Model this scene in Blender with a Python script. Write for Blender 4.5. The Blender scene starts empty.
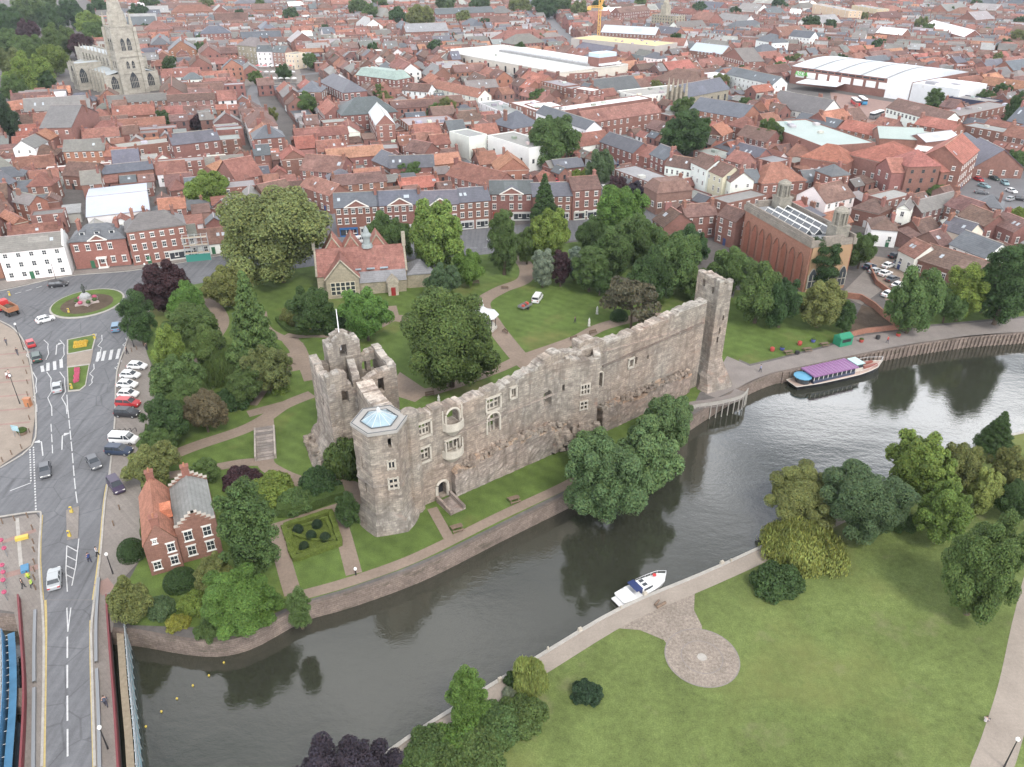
import bpy, math, random
import numpy as np
R = math.radians
scene = bpy.context.scene
C = scene.collection
W, H, F = 1024, 767, 778.0
CAMH, PITCH = 77.5, R(29.65)
# ---------------------------------------------------------------- camera, sky, sun, exposure
cam = bpy.data.objects.new('camera', bpy.data.cameras.new('camera'))
C.objects.link(cam)
cam.location = (0, 0, CAMH)
cam.rotation_euler = (R(90) - PITCH, 0, 0)
cam.data.sensor_width = 36.0
cam.data.lens = 36.0 * F / W
cam.data.clip_end = 20000
scene.camera = cam

SUN_EL, SUN_AZ = 52.0, 152.0        # azimuth measured clockwise from +Y
world = bpy.data.worlds.new('World'); scene.world = world; world.use_nodes = True
nt = world.node_tree; nt.nodes.clear()
def N(t, kind, **kw):
    n = t.nodes.new(kind)
    for k, v in kw.items():
        if k.startswith('i_'):
            n.inputs[k[2:].replace('_', ' ')].default_value = v
        elif k.startswith('n'):
            n.inputs[int(k[1:])].default_value = v
        else:
            setattr(n, k, v)
    return n
sky = N(nt, 'ShaderNodeTexSky', sky_type='NISHITA')
sky.sun_disc = False; sky.sun_elevation = R(SUN_EL); sky.sun_rotation = R(SUN_AZ); sky.air_density = 1.2; sky.dust_density = 2.0
tc = N(nt, 'ShaderNodeTexCoord')
mp = N(nt, 'ShaderNodeMapping'); mp.inputs['Scale'].default_value = (1, 1, 2.2)
nz = N(nt, 'ShaderNodeTexNoise', i_Scale=2.6, i_Detail=6.0, i_Roughness=0.55)
cr = N(nt, 'ShaderNodeValToRGB')
cr.color_ramp.elements[0].position = 0.40; cr.color_ramp.elements[0].color = (0, 0, 0, 1)
cr.color_ramp.elements[1].position = 0.55; cr.color_ramp.elements[1].color = (1, 1, 1, 1)
nz2 = N(nt, 'ShaderNodeTexNoise', i_Scale=5.0, i_Detail=5.0)
cr2 = N(nt, 'ShaderNodeValToRGB')
cr2.color_ramp.elements[0].position = 0.35; cr2.color_ramp.elements[0].color = (6.8, 7.3, 8.4, 1)
cr2.color_ramp.elements[1].position = 0.65; cr2.color_ramp.elements[1].color = (20.5, 20.5, 20.8, 1)
mx = N(nt, 'ShaderNodeMix', data_type='RGBA')
bg = N(nt, 'ShaderNodeBackground', i_Strength=0.1)
wo = N(nt, 'ShaderNodeOutputWorld')
L = nt.links.new
L(tc.outputs['Generated'], mp.inputs[0]); L(mp.outputs[0], nz.inputs['Vector']); L(mp.outputs[0], nz2.inputs['Vector'])
L(nz.outputs[0], cr.inputs[0]); L(nz2.outputs[0], cr2.inputs[0])
sz = N(nt, 'ShaderNodeSeparateXYZ'); mr = N(nt, 'ShaderNodeMapRange', n1=.44, n2=.68, n3=2.7, n4=.60); mu = N(nt, 'ShaderNodeMix', data_type='RGBA', blend_type='MULTIPLY', n0=1.0)   # brighter cloud low down, darker base overhead
L(tc.outputs['Generated'], sz.inputs[0]); L(sz.outputs[2], mr.inputs[0]); L(cr2.outputs[0], mu.inputs[6]); L(mr.outputs[0], mu.inputs[7])
L(cr.outputs[0], mx.inputs[0]); L(sky.outputs[0], mx.inputs[6]); L(mu.outputs[2], mx.inputs[7])
L(mx.outputs[2], bg.inputs[0]); L(bg.outputs[0], wo.inputs[0])
sun = bpy.data.objects.new('sun', bpy.data.lights.new('sun', 'SUN')); C.objects.link(sun)
sun.data.energy = 2.2; sun.data.angle = R(14); sun.data.color = (1.0, 0.95, 0.88)
sun.rotation_euler = (R(90 - SUN_EL), 0, R(180 - SUN_AZ))
scene.view_settings.view_transform = 'Standard'; scene.view_settings.look = 'None'
scene.view_settings.exposure = 0.25; scene.view_settings.gamma = 1.0
scene.view_settings.use_curve_mapping = False
scene.cycles.use_denoising = True
scene.cycles.max_bounces = 5; scene.cycles.diffuse_bounces = 3; scene.cycles.glossy_bounces = 2
scene.cycles.transparent_max_bounces = 6; scene.cycles.volume_bounces = 0
scene.cycles.use_adaptive_sampling = True; scene.cycles.adaptive_threshold = 0.02

# ---------------------------------------------------------------- helpers
SP, CP = math.sin(PITCH), math.cos(PITCH)
def G(x, y, z=0.0):
    "the point of the plane at height z that the photograph shows at pixel x, y"
    u = (x - 512) / F; v = (383.5 - y) / F
    t = (CAMH - z) / (SP - v * CP)
    return (u * t, (CP + v * SP) * t, z)
def P(X, Y, Z):
    "pixel of a world point"
    d = Y * CP - (Z - CAMH) * SP
    return (512 + F * X / d, 383.5 - F * (Y * SP + (Z - CAMH) * CP) / d)
def S(x, y, z=0.0):
    X, Y, Z = G(x, y, z)
    return F / (Y * CP + (CAMH - Z) * SP)
def srgb(c):
    return tuple(((v / 255 + .055) / 1.055) ** 2.4 if v > 10 else v / 255 / 12.92 for v in c)

def tag(o, label=None, cat=None, group=None, kind=None):
    if label: o['label'] = label
    if cat: o['category'] = cat
    if group: o['group'] = group
    if kind: o['kind'] = kind
    return o
def empty(name, loc, rz=0.0, label=None, cat=None, group=None):
    o = bpy.data.objects.new(name, None); C.objects.link(o)
    o.location = loc; o.rotation_euler = (0, 0, rz); o.empty_display_size = .1
    return tag(o, label, cat, group)
def copy_tree(o, parent=None):
    c = o.copy(); C.objects.link(c); c.parent = parent
    for ch in o.children: copy_tree(ch, c)
    return c

class MB:
    "collects faces; build() links them as one mesh object"
    def __init__(s): s.v = []; s.f = []; s.m = []; s.c = []; s.col = (1, 1, 1); s.mi = 0
    def poly(s, pts):
        n = len(s.v); s.v += [tuple(p) for p in pts]; s.f.append(tuple(range(n, n + len(pts)))); s.m.append(s.mi); s.c.append(s.col)
    def raw(s, vs, fs):
        n = len(s.v); s.v += [tuple(p) for p in vs]
        for f in fs: s.f.append(tuple(i + n for i in f)); s.m.append(s.mi); s.c.append(s.col)
    def box(s, c, d, rz=0.0, taper=1.0, bottom=True):
        cx, cy, cz = c; dx, dy, dz = d[0] / 2, d[1] / 2, d[2] / 2
        ca, sa = math.cos(rz), math.sin(rz); vs = []
        for k, t in ((-1, 1.0), (1, taper)):
            for a, b in ((-1, -1), (1, -1), (1, 1), (-1, 1)):
                x, y = a * dx * t, b * dy * t
                vs.append((cx + x * ca - y * sa, cy + x * sa + y * ca, cz + k * dz))
        fs = [(4, 5, 6, 7), (0, 1, 5, 4), (1, 2, 6, 5), (2, 3, 7, 6), (3, 0, 4, 7)]
        if bottom: fs.append((3, 2, 1, 0))
        s.raw(vs, fs)
    def prism(s, pts, z0, z1, top=True, bottom=False):
        n = len(pts); a = sum(pts[i][0] * pts[(i + 1) % n][1] - pts[(i + 1) % n][0] * pts[i][1] for i in range(n))
        if a < 0: pts = pts[::-1]
        vs = [(p[0], p[1], z0) for p in pts] + [(p[0], p[1], z1) for p in pts]
        fs = [(i, (i + 1) % n, n + (i + 1) % n, n + i) for i in range(n)]
        if top: fs.append(tuple(range(n, 2 * n)))
        if bottom: fs.append(tuple(range(n - 1, -1, -1)))
        s.raw(vs, fs)
    def tube(s, pts, r, n=6, cap=True):
        if not isinstance(r, (list, tuple)): r = [r] * len(pts)
        rings = []
        for i, p in enumerate(pts):
            a = pts[max(i - 1, 0)]; b = pts[min(i + 1, len(pts) - 1)]
            d = np.array(b, float) - np.array(a, float); d /= (np.linalg.norm(d) + 1e-9)
            h = np.array((0, 0, 1.0)) if abs(d[2]) < .9 else np.array((1.0, 0, 0))
            e1 = np.cross(d, h); e1 /= np.linalg.norm(e1); e2 = np.cross(d, e1)
            rings.append([tuple(np.array(p) + r[i] * (math.cos(6.2832 * k / n) * e1 + math.sin(6.2832 * k / n) * e2)) for k in range(n)])
        vs = [q for ring in rings for q in ring]; fs = []
        for i in range(len(pts) - 1):
            for k in range(n):
                fs.append((i * n + k, i * n + (k + 1) % n, (i + 1) * n + (k + 1) % n, (i + 1) * n + k))
        if cap: fs.append(tuple(range(n))); fs.append(tuple(range((len(pts) - 1) * n, len(pts) * n))[::-1])
        s.raw(vs, fs)
    def lathe(s, prof, c=(0, 0, 0), n=12, sx=1, sy=1):
        vs = []; fs = []
        for r, z in prof:
            for k in range(n): vs.append((c[0] + sx * r * math.cos(6.2832 * k / n), c[1] + sy * r * math.sin(6.2832 * k / n), c[2] + z))
        for i in range(len(prof) - 1):
            for k in range(n): fs.append((i * n + k, i * n + (k + 1) % n, (i + 1) * n + (k + 1) % n, (i + 1) * n + k))
        fs.append(tuple(range(n))[::-1]); fs.append(tuple(range((len(prof) - 1) * n, len(prof) * n)))
        s.raw(vs, fs)
    def mesh(s, name, mats, smooth=False):
        me = bpy.data.meshes.new(name)
        me.from_pydata(s.v, [], s.f)
        for m in (mats if isinstance(mats, (list, tuple)) else [mats]): me.materials.append(m)
        me.polygons.foreach_set('material_index', s.m)
        at = me.color_attributes.new('Col', 'FLOAT_COLOR', 'CORNER')
        cols = []
        for f, c in zip(s.f, s.c): cols += [c[0], c[1], c[2], 1.0] * len(f)
        at.data.foreach_set('color', cols)
        if smooth: me.polygons.foreach_set('use_smooth', [True] * len(s.f))
        me.update()
        return me
    def build(s, name, mats, parent=None, smooth=False, label=None, cat=None, group=None, kind=None):
        o = bpy.data.objects.new(name, s.mesh(name, mats, smooth)); C.objects.link(o); o.parent = parent
        return tag(o, label, cat, group, kind)
def link(name, me, parent=None, loc=(0, 0, 0), rz=0.0, scale=None):
    o = bpy.data.objects.new(name, me); C.objects.link(o); o.parent = parent; o.location = loc; o.rotation_euler = (0, 0, rz)
    if scale: o.scale = scale
    return o

# ---------------------------------------------------------------- materials
MAT = {}
def mat(name, base=(.5, .5, .5), rough=.85, noise=(), use='none', bump=0.0, bscale=3.0, metal=0.0, spec=.5, brick=None, coord='Object', stain=None, extra=None, transl=0.0):
    """base colour (times Col attribute or object colour), darkened and lightened by real surface variation (noise = list of scale, amount)"""
    m = bpy.data.materials.new(name); m.use_nodes = True; t = m.node_tree; t.nodes.clear(); MAT[name] = m
    out = N(t, 'ShaderNodeOutputMaterial'); b = N(t, 'ShaderNodeBsdfPrincipled', i_Roughness=rough, i_Metallic=metal)
    b.inputs['Specular IOR Level'].default_value = spec
    k = t.links.new
    rgb = N(t, 'ShaderNodeRGB'); rgb.outputs[0].default_value = (*base, 1); cur = rgb.outputs[0]
    co = N(t, 'ShaderNodeTexCoord'); vec = co.outputs[coord]
    if coord == 'World':
        pass
    if use == 'attr':
        a = N(t, 'ShaderNodeAttribute', attribute_name='Col'); x = N(t, 'ShaderNodeMix', data_type='RGBA', blend_type='MULTIPLY', n0=1.0)
        k(cur, x.inputs[6]); k(a.outputs['Color'], x.inputs[7]); cur = x.outputs[2]
    if use in ('obj', 'both'):
        a = N(t, 'ShaderNodeObjectInfo'); x = N(t, 'ShaderNodeMix', data_type='RGBA', blend_type='MULTIPLY', n0=1.0)
        k(cur, x.inputs[6]); k(a.outputs['Color'], x.inputs[7]); cur = x.outputs[2]
    if use == 'both':
        a = N(t, 'ShaderNodeAttribute', attribute_name='Col'); x = N(t, 'ShaderNodeMix', data_type='RGBA', blend_type='MULTIPLY', n0=1.0)
        k(cur, x.inputs[6]); k(a.outputs['Color'], x.inputs[7]); cur = x.outputs[2]
    if brick:
        bw, bh, mort, amt = brick
        sx = N(t, 'ShaderNodeSeparateXYZ'); ad = N(t, 'ShaderNodeMath', operation='ADD'); cb = N(t, 'ShaderNodeCombineXYZ')
        k(vec, sx.inputs[0]); k(sx.outputs[0], ad.inputs[0]); k(sx.outputs[1], ad.inputs[1]); k(ad.outputs[0], cb.inputs[0]); k(sx.outputs[2], cb.inputs[1])
        bt = N(t, 'ShaderNodeTexBrick', i_Scale=1.0, i_Mortar_Size=mort, i_Brick_Width=bw, i_Row_Height=bh)
        bt.inputs['Color1'].default_value = (1, 1, 1, 1); bt.inputs['Color2'].default_value = (1 - amt, 1 - amt, 1 - amt, 1); bt.inputs['Mortar'].default_value = (1 - amt * 1.6, 1 - amt * 1.5, 1 - amt * 1.4, 1)
        k(cb.outputs[0], bt.inputs[0]); x = N(t, 'ShaderNodeMix', data_type='RGBA', blend_type='MULTIPLY', n0=1.0)
        k(cur, x.inputs[6]); k(bt.outputs[0], x.inputs[7]); cur = x.outputs[2]
    last = None
    for sc, amt in noise:
        n = N(t, 'ShaderNodeTexNoise', i_Scale=sc, i_Detail=4.0, i_Roughness=.6); k(vec, n.inputs['Vector'])
        r = N(t, 'ShaderNodeMapRange', n1=.3, n2=.7, n3=1 - amt, n4=1 + amt); k(n.outputs[0], r.inputs[0]); last = n
        x = N(t, 'ShaderNodeMix', data_type='RGBA', blend_type='MULTIPLY', n0=1.0); k(cur, x.inputs[6]); k(r.outputs[0], x.inputs[7]); cur = x.outputs[2]
    for st in (stain or ()):
        sc, lo, hi, colr, zs = st
        mpn = N(t, 'ShaderNodeMapping'); mpn.inputs['Scale'].default_value = (1, 1, zs); k(vec, mpn.inputs[0])
        n = N(t, 'ShaderNodeTexNoise', i_Scale=sc, i_Detail=5.0, i_Roughness=.6); k(mpn.outputs[0], n.inputs['Vector'])
        r = N(t, 'ShaderNodeMapRange', n1=lo, n2=hi, n3=0.0, n4=1.0); k(n.outputs[0], r.inputs[0])
        x = N(t, 'ShaderNodeMix', data_type='RGBA'); x.inputs[7].default_value = (*colr, 1)
        k(r.outputs[0], x.inputs[0]); k(cur, x.inputs[6]); cur = x.outputs[2]
    if extra: cur = extra(t, k, cur, vec)
    k(cur, b.inputs['Base Color'])
    if bump:
        n = N(t, 'ShaderNodeTexNoise', i_Scale=bscale, i_Detail=5.0); k(vec, n.inputs['Vector'])
        bp = N(t, 'ShaderNodeBump', i_Strength=bump, i_Distance=.2); k(n.outputs[0], bp.inputs['Height']); k(bp.outputs[0], b.inputs['Normal'])
    sh = b.outputs[0]
    if transl:
        tr = N(t, 'ShaderNodeBsdfTranslucent'); k(cur, tr.inputs[0]); ms = N(t, 'ShaderNodeMixShader', n0=transl); k(sh, ms.inputs[1]); k(tr.outputs[0], ms.inputs[2]); sh = ms.outputs[0]
    k(sh, out.inputs[0])
    return m

def stripes(angle, period, amt):
    def ex(t, k, cur, vec):
        mpn = N(t, 'ShaderNodeMapping'); mpn.inputs['Rotation'].default_value = (0, 0, angle); k(vec, mpn.inputs[0])
        w = N(t, 'ShaderNodeTexWave', i_Scale=math.pi * 2 / period / 20 * 1.0, i_Distortion=.6); k(mpn.outputs[0], w.inputs[0])
        r = N(t, 'ShaderNodeMapRange', n3=1 - amt, n4=1 + amt); k(w.outputs[1], r.inputs[0])
        x = N(t, 'ShaderNodeMix', data_type='RGBA', blend_type='MULTIPLY', n0=1.0); k(cur, x.inputs[6]); k(r.outputs[0], x.inputs[7]); return x.outputs[2]
    return ex
mat('lawn', (.094, .138, .036), .95, [(.08, .18), (.5, .17), (6, .25)], bump=.3, bscale=8, spec=.15, extra=stripes(R(-55), 2.6, .05),
    stain=[(.05, .56, .75, (.17, .16, .06), 1)])
mat('park_grass', (.121, .156, .050), .95, [(.03, .16), (.25, .18), (1.2, .16), (6, .25)], bump=.3, bscale=8, spec=.15,
    stain=[(.035, .52, .72, (.165, .17, .06), 1), (.13, .58, .8, (.20, .19, .105), 1), (.5, .62, .8, (.075, .11, .035), 1)])
mat('town_ground', (.12, .11, .105), .9, [(.1, .2), (1, .15), (6, .1)], spec=.2)
def tyre(t, k, cur, vec):
    m = N(t, 'ShaderNodeMapping'); m.inputs['Scale'].default_value = (1.1, .05, 1); k(vec, m.inputs[0]); n = N(t, 'ShaderNodeTexNoise', i_Scale=1.0, i_Detail=3.0); k(m.outputs[0], n.inputs['Vector'])
    r = N(t, 'ShaderNodeMapRange', n1=.35, n2=.65, n3=.86, n4=1.14); k(n.outputs[0], r.inputs[0]); x = N(t, 'ShaderNodeMix', data_type='RGBA', blend_type='MULTIPLY', n0=1.0); k(cur, x.inputs[6]); k(r.outputs[0], x.inputs[7])
    v = N(t, 'ShaderNodeTexVoronoi', feature='DISTANCE_TO_EDGE', i_Scale=.16); k(vec, v.inputs['Vector']); r2 = N(t, 'ShaderNodeMapRange', n1=0.0, n2=.02, n3=.72, n4=1.0); k(v.outputs[0], r2.inputs[0])
    y = N(t, 'ShaderNodeMix', data_type='RGBA', blend_type='MULTIPLY', n0=1.0); k(x.outputs[2], y.inputs[6]); k(r2.outputs[0], y.inputs[7]); return y.outputs[2]
mat('asphalt', (.138, .140, .148), .85, [(.15, .1), (1.5, .08), (12, .12)], spec=.3, extra=tyre, stain=[(.25, .6, .85, (.115, .115, .122), 1)])
mat('street', (.16, .158, .165), .85, [(.15, .1), (1.5, .1)], spec=.3)
mat('gravel', (.24, .188, .15), .95, [(.2, .12), (2, .1), (14, .12)], spec=.15)
mat('paving', (.235, .21, .19), .9, [(.2, .1), (2, .1), (9, .1)], brick=(.6, .3, .03, .1), spec=.2)
mat('paving_pink', (.28, .19, .165), .9, [(.5, .1), (6, .1)], spec=.2)
mat('paving_tan', (.28, .235, .195), .9, [(.5, .1), (6, .1)], spec=.2)
mat('cobble', (.25, .212, .178), .95, [(.4, .12), (3.2, .25), (11, .25)], bump=.4, bscale=5, spec=.2)
mat('quay_path', (.225, .20, .185), .9, [(.3, .1), (3, .08), (10, .1)], spec=.2)
mat('park_path', (.29, .25, .212), .9, [(.3, .1), (3, .08), (10, .1)], spec=.2)
mat('marking', (.50, .50, .50), .8, [(1.5, .12), (9, .15)], spec=.2)
mat('kerbstone', (.36, .34, .31), .9, [(1, .12), (6, .1)], spec=.2)
mat('soil', (.10, .075, .055), .95, [(.5, .2), (6, .25)], spec=.1)
mat('riverwall', (.235, .185, .155), .9, [(.4, .2), (2, .2), (9, .2)], brick=(.9, .35, .05, .22), bump=.6, bscale=4, spec=.2, stain=[(.35, .55, .7, (.10, .085, .065), 2.5)])
mat('flowers_yellow', (.45, .30, .04), .9, [(5, .4)])
mat('flowers_pink', (.42, .08, .14), .9, [(5, .4)])

def water():
    m = bpy.data.materials.new('water'); m.use_nodes = True; t = m.node_tree; b = t.nodes['Principled BSDF']; MAT['water'] = m
    b.inputs['Base Color'].default_value = (.034, .036, .026, 1); b.inputs['Roughness'].default_value = .04; b.inputs['IOR'].default_value = 1.95
    co = N(t, 'ShaderNodeTexCoord'); k = t.links.new; prev = None
    for sc, st, di, rot in ((.8, .16, .10, 0.3), (2.6, .2, .04, 1.0), (.05, .15, .8, 0)):
        mpn = N(t, 'ShaderNodeMapping'); mpn.inputs['Rotation'].default_value = (0, 0, rot); mpn.inputs['Scale'].default_value = (1, 1.7, 1); k(co.outputs['Object'], mpn.inputs[0])
        n = N(t, 'ShaderNodeTexNoise', i_Scale=sc, i_Detail=3.0, i_Roughness=.5); k(mpn.outputs[0], n.inputs['Vector'])
        bp = N(t, 'ShaderNodeBump', i_Strength=st, i_Distance=di); k(n.outputs[0], bp.inputs['Height'])
        if prev: k(prev.outputs[0], bp.inputs['Normal'])
        prev = bp
    k(prev.outputs[0], b.inputs['Normal'])
water()

# ---------------------------------------------------------------- ground, water, roads (z heights step up by a few mm)
WZ, PZ = -2.7, -1.7      # water level, level of the park on the near bank
def sheet(name, px, z, m, zpix=None, kind='structure', pts=None):
    b = MB(); q = pts or [G(x, y, z if zpix is None else zpix) for x, y in px]
    q = [(p[0], p[1], z) for p in q]
    a = sum(q[i][0] * q[(i + 1) % len(q)][1] - q[(i + 1) % len(q)][0] * q[i][1] for i in range(len(q)))
    if a < 0: q = q[::-1]
    b.poly(q); return b.build(name, MAT[m], kind=kind)
def smooth_line(pts, n=6):
    out = []; L_ = len(pts)
    for i in range(L_ - 1):
        p0 = pts[max(i - 1, 0)]; p1 = pts[i]; p2 = pts[i + 1]; p3 = pts[min(i + 2, L_ - 1)]
        for k in range(n):
            t = k / n
            out.append(tuple(.5 * (2 * p1[j] + (p2[j] - p0[j]) * t + (2 * p0[j] - 5 * p1[j] + 4 * p2[j] - p3[j]) * t * t + (3 * p1[j] - p0[j] - 3 * p2[j] + p3[j]) * t ** 3) for j in range(2)))
    out.append(tuple(pts[-1][:2])); return out
def offs(line, d):
    out = []
    for i, p in enumerate(line):
        a = line[max(i - 1, 0)]; b = line[min(i + 1, len(line) - 1)]
        dx, dy = b[0] - a[0], b[1] - a[1]; l = math.hypot(dx, dy) + 1e-9
        out.append((p[0] - dy / l * d, p[1] + dx / l * d))
    return out
def strip_into(b, line, w, z, z1=None, shift=0.0):
    "a band (or, with z1, a low wall) along a world line"
    A = offs(line, w / 2 + shift); B_ = offs(line, -w / 2 + shift)
    for i in range(len(line) - 1):
        q = [(*B_[i], z), (*B_[i + 1], z), (*A[i + 1], z), (*A[i], z)]
        if z1 is None: b.poly(q)
        else:
            b.poly([(x, y, z1) for x, y, _ in q])
            b.poly([(*B_[i], z), (*B_[i + 1], z), (*B_[i + 1], z1), (*B_[i], z1)]); b.poly([(*A[i + 1], z), (*A[i], z), (*A[i], z1), (*A[i + 1], z1)])
def wl(px, z=0.0, n=6):
    return smooth_line([G(x, y, z)[:2] for x, y in px], n)
def path(name, px, w, z, m, n=6, kind='structure'):
    b = MB(); strip_into(b, wl(px, z, n), w, z); return b.build(name, MAT[m], kind=kind)

sheet('river_water', None, WZ, 'water', pts=[(-4000, -600, 0), (4000, -600, 0), (4000, 6000, 0), (-4000, 6000, 0)])
bank = [(-300, 602), (0, 614), (110, 628), (135, 630), (200, 640), (245, 634), (300, 606), (345, 593), (400, 574), (440, 557), (500, 527), (560, 498), (578, 488), (640, 452), (690, 418), (735, 390), (770, 374), (800, 367.5), (870, 352), (940, 340), (1024, 332), (1300, 318)]
bankw = smooth_line([G(x, y, 0)[:2] for x, y in bank], 4)
land = bankw + [(bankw[-1][0] + 900, bankw[-1][1] + 150), (4000, 900), (4000, 6000), (-4000, 6000), (-4000, bankw[0][1])]
sheet('town_ground', None, 0, 'town_ground', pts=[(x, y, 0) for x, y in land])
b = MB(); full = [(-4000, bankw[0][1])] + bankw + [(bankw[-1][0] + 900, bankw[-1][1] + 150)]
strip_into(b, full, .5, WZ - .5, 0.012, shift=-.05)
b.build('river_wall', MAT['riverwall'], label='long stone retaining wall holding up the castle bank above the dark river', cat='wall')
pbank = [(100, 970), (300, 820), (390, 750), (450, 710), (540, 655), (620, 608), (700, 574), (756, 549), (830, 513), (900, 482), (960, 458), (1024, 432), (1300, 400)]
pbw = smooth_line([G(x, y, PZ)[:2] for x, y in pbank], 4)
sheet('park_ground', None, PZ, 'park_grass', pts=[(x, y, 0) for x, y in pbw] + [(pbw[-1][0] + 3500, pbw[-1][1] + 300, 0), (4000, -600, 0), (pbw[0][0], -600, 0)])
b = MB(); strip_into(b, pbw, .5, WZ - .5, PZ + .12, shift=-.1)
b.build('park_quay_wall', MAT['kerbstone'], label='low pale stone river edging along the park path', cat='wall')

# castle garden lawn and the grass bank east of the castle
sheet('garden_lawn', [(118, 600), (140, 560), (145, 480), (150, 440), (165, 420), (160, 380), (146, 352), (150, 310), (135, 292), (215, 279), (300, 264), (335, 262), (400, 262), (480, 254), (590, 240), (640, 228), (700, 270), (735, 300), (740, 372), (700, 392), (690, 412), (640, 448), (578, 484), (500, 523), (440, 553), (400, 570), (345, 589), (300, 602), (240, 629), (130, 625)], .006, 'lawn')
sheet('bank_lawn', [(723, 345), (735, 290), (790, 290), (850, 300), (860, 330), (827, 345), (776, 358), (750, 364), (727, 354)], .008, 'lawn')
sheet('quay_verge', [(850, 334), (870, 316), (900, 300), (1024, 280), (1150, 276), (1150, 312), (1024, 316), (925, 325)], .008, 'lawn')
sheet('quay_promenade', [(727, 356), (750, 366), (776, 360), (827, 347), (855, 337), (925, 327), (1024, 318), (1300, 300), (1300, 317.5), (1024, 331.5), (940, 339.3), (870, 351.4), (800, 366.6), (770, 373), (735, 389), (716, 398), (705, 394)], .012, 'quay_path')
# garden paths
b_paths = [([(138, 470), (190, 448), (240, 431), (264, 419), (285, 405), (312, 394)], 3.0), ([(264, 420), (265, 431)], 3.4), ([(265, 459), (270, 468), (299, 481), (333, 483), (356, 489), (352, 505)], 2.8),
           ([(150, 478), (190, 472), (240, 463), (264, 462)], 2.2), ([(248, 414), (285, 404)], 2.5),
           ([(180, 378), (192, 362), (208, 345), (222, 324), (216, 308), (203, 296)], 3.2), ([(248, 405), (275, 372), (300, 365), (298, 350), (290, 337), (312, 334), (345, 334), (375, 326), (395, 318), (425, 323), (470, 320)], 3.6),
           ([(292, 352), (305, 364), (312, 380)], 3.2), ([(300, 345), (268, 330), (262, 312)], 2.2), ([(394, 318), (391, 306)], 2.6),
           ([(512, 252), (526, 266), (524, 280), (500, 290), (482, 303), (492, 322), (505, 340), (522, 360), (540, 374)], 4.2),
           ([(524, 358), (575, 340), (604, 326), (650, 316), (690, 318)], 3.6), ([(398, 380), (419, 392), (450, 386), (500, 368), (524, 356)], 3.0), ([(470, 320), (492, 322)], 3.4),
           ([(432, 508), (449, 538)], 1.6)]
b = MB()
for i, (px, w) in enumerate(b_paths): path('garden_path', px, w, .014 + .004 * i, 'gravel')
sheet('garden_path', [(384, 392), (400, 372), (430, 392), (415, 402)], .012, 'gravel')
# riverside path with parterre paths
path('riverside_path', [(298, 596), (345, 583), (400, 564), (440, 546), (500, 516), (560, 488), (585, 474)], 1.9, .02, 'gravel')
path('garden_path', [(276, 527), (283, 560), (293, 594)], 2.3, .026, 'gravel', 2)
path('garden_path', [(336, 510), (345, 540), (354, 574)], 2.3, .03, 'gravel', 2)
path('garden_path', [(272, 529), (340, 507)], 2.3, .034, 'gravel', 2)
# park path and the cobbled circle
b = MB(); strip_into(b, pbw[:37], 2.4, PZ + .03, shift=-1.55); b.build('park_path', MAT['park_path'], kind='structure')
path('park_path', [(965, 900), (985, 790), (1000, 745), (1016, 690), (1030, 620), (1046, 560), (1075, 500), (1130, 450), (1230, 415)], 3.7, PZ + .01, 'park_path')
def disc(name, cx, cy, r, z, m, sq=1.0, n=40, kind='structure'):
    X, Y, _ = G(cx, cy, z); return sheet(name, None, z, m, pts=[(X + r * math.cos(6.2832 * k / n), Y + r * sq * math.sin(6.2832 * k / n), z) for k in range(n)], kind=kind)
sheet('cobbled_apron', [(560, 656), (600, 632), (650, 605), (695, 588), (694, 610), (702, 626), (700, 650), (672, 652), (664, 640), (640, 630), (615, 628), (590, 636)], PZ + .016, 'cobble')
disc('cobbled_circle', 702, 657, 4.65, PZ + .02, 'cobble', 1.0)
cX, cY, _ = G(702, 657, PZ)
b = MB(); strip_into(b, [(cX + 4.65 * math.cos(t * .1571), cY + 4.65 * math.sin(t * .1571)) for t in range(41)], .14, PZ + .028); b.build('cobbled_rim', MAT['quay_path'], kind='structure')
b = MB(); strip_into(b, [(cX + 2.6 * math.cos(t * .1571), cY + 2.6 * math.sin(t * .1571)) for t in range(41)], .12, PZ + .03); b.build('cobbled_ring', MAT['quay_path'], kind='structure')
disc('cobbled_centre', 702, 657, .6, PZ + .034, 'kerbstone')

# roads
sheet('main_road', [(42, 900), (42, 767), (44, 635), (38, 548), (42, 560), (41, 517), (30, 513), (0, 517), (-200, 530), (-200, 540)][:1] + [(41, 767), (44, 635), (41, 560), (41, 518), (36, 512), (0, 517), (-200, 545), (-200, 520), (0, 468), (32, 446), (36, 416), (32, 372), (25, 344), (14, 329), (0, 321), (-60, 300), (-60, 296), (0, 291), (23, 286), (69, 276), (130, 271), (180, 263), (223, 255), (340, 238), (400, 234), (470, 230), (567, 220), (640, 206), (700, 193), (770, 188), (770, 196), (704, 201), (660, 222), (600, 236), (500, 253), (466, 256), (340, 262), (225, 279), (150, 292), (134, 306), (128, 338), (117, 372), (115, 420), (109, 478), (105, 502), (100, 560), (92, 620), (92, 663), (95, 767), (98, 900)], .016, 'asphalt')
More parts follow.
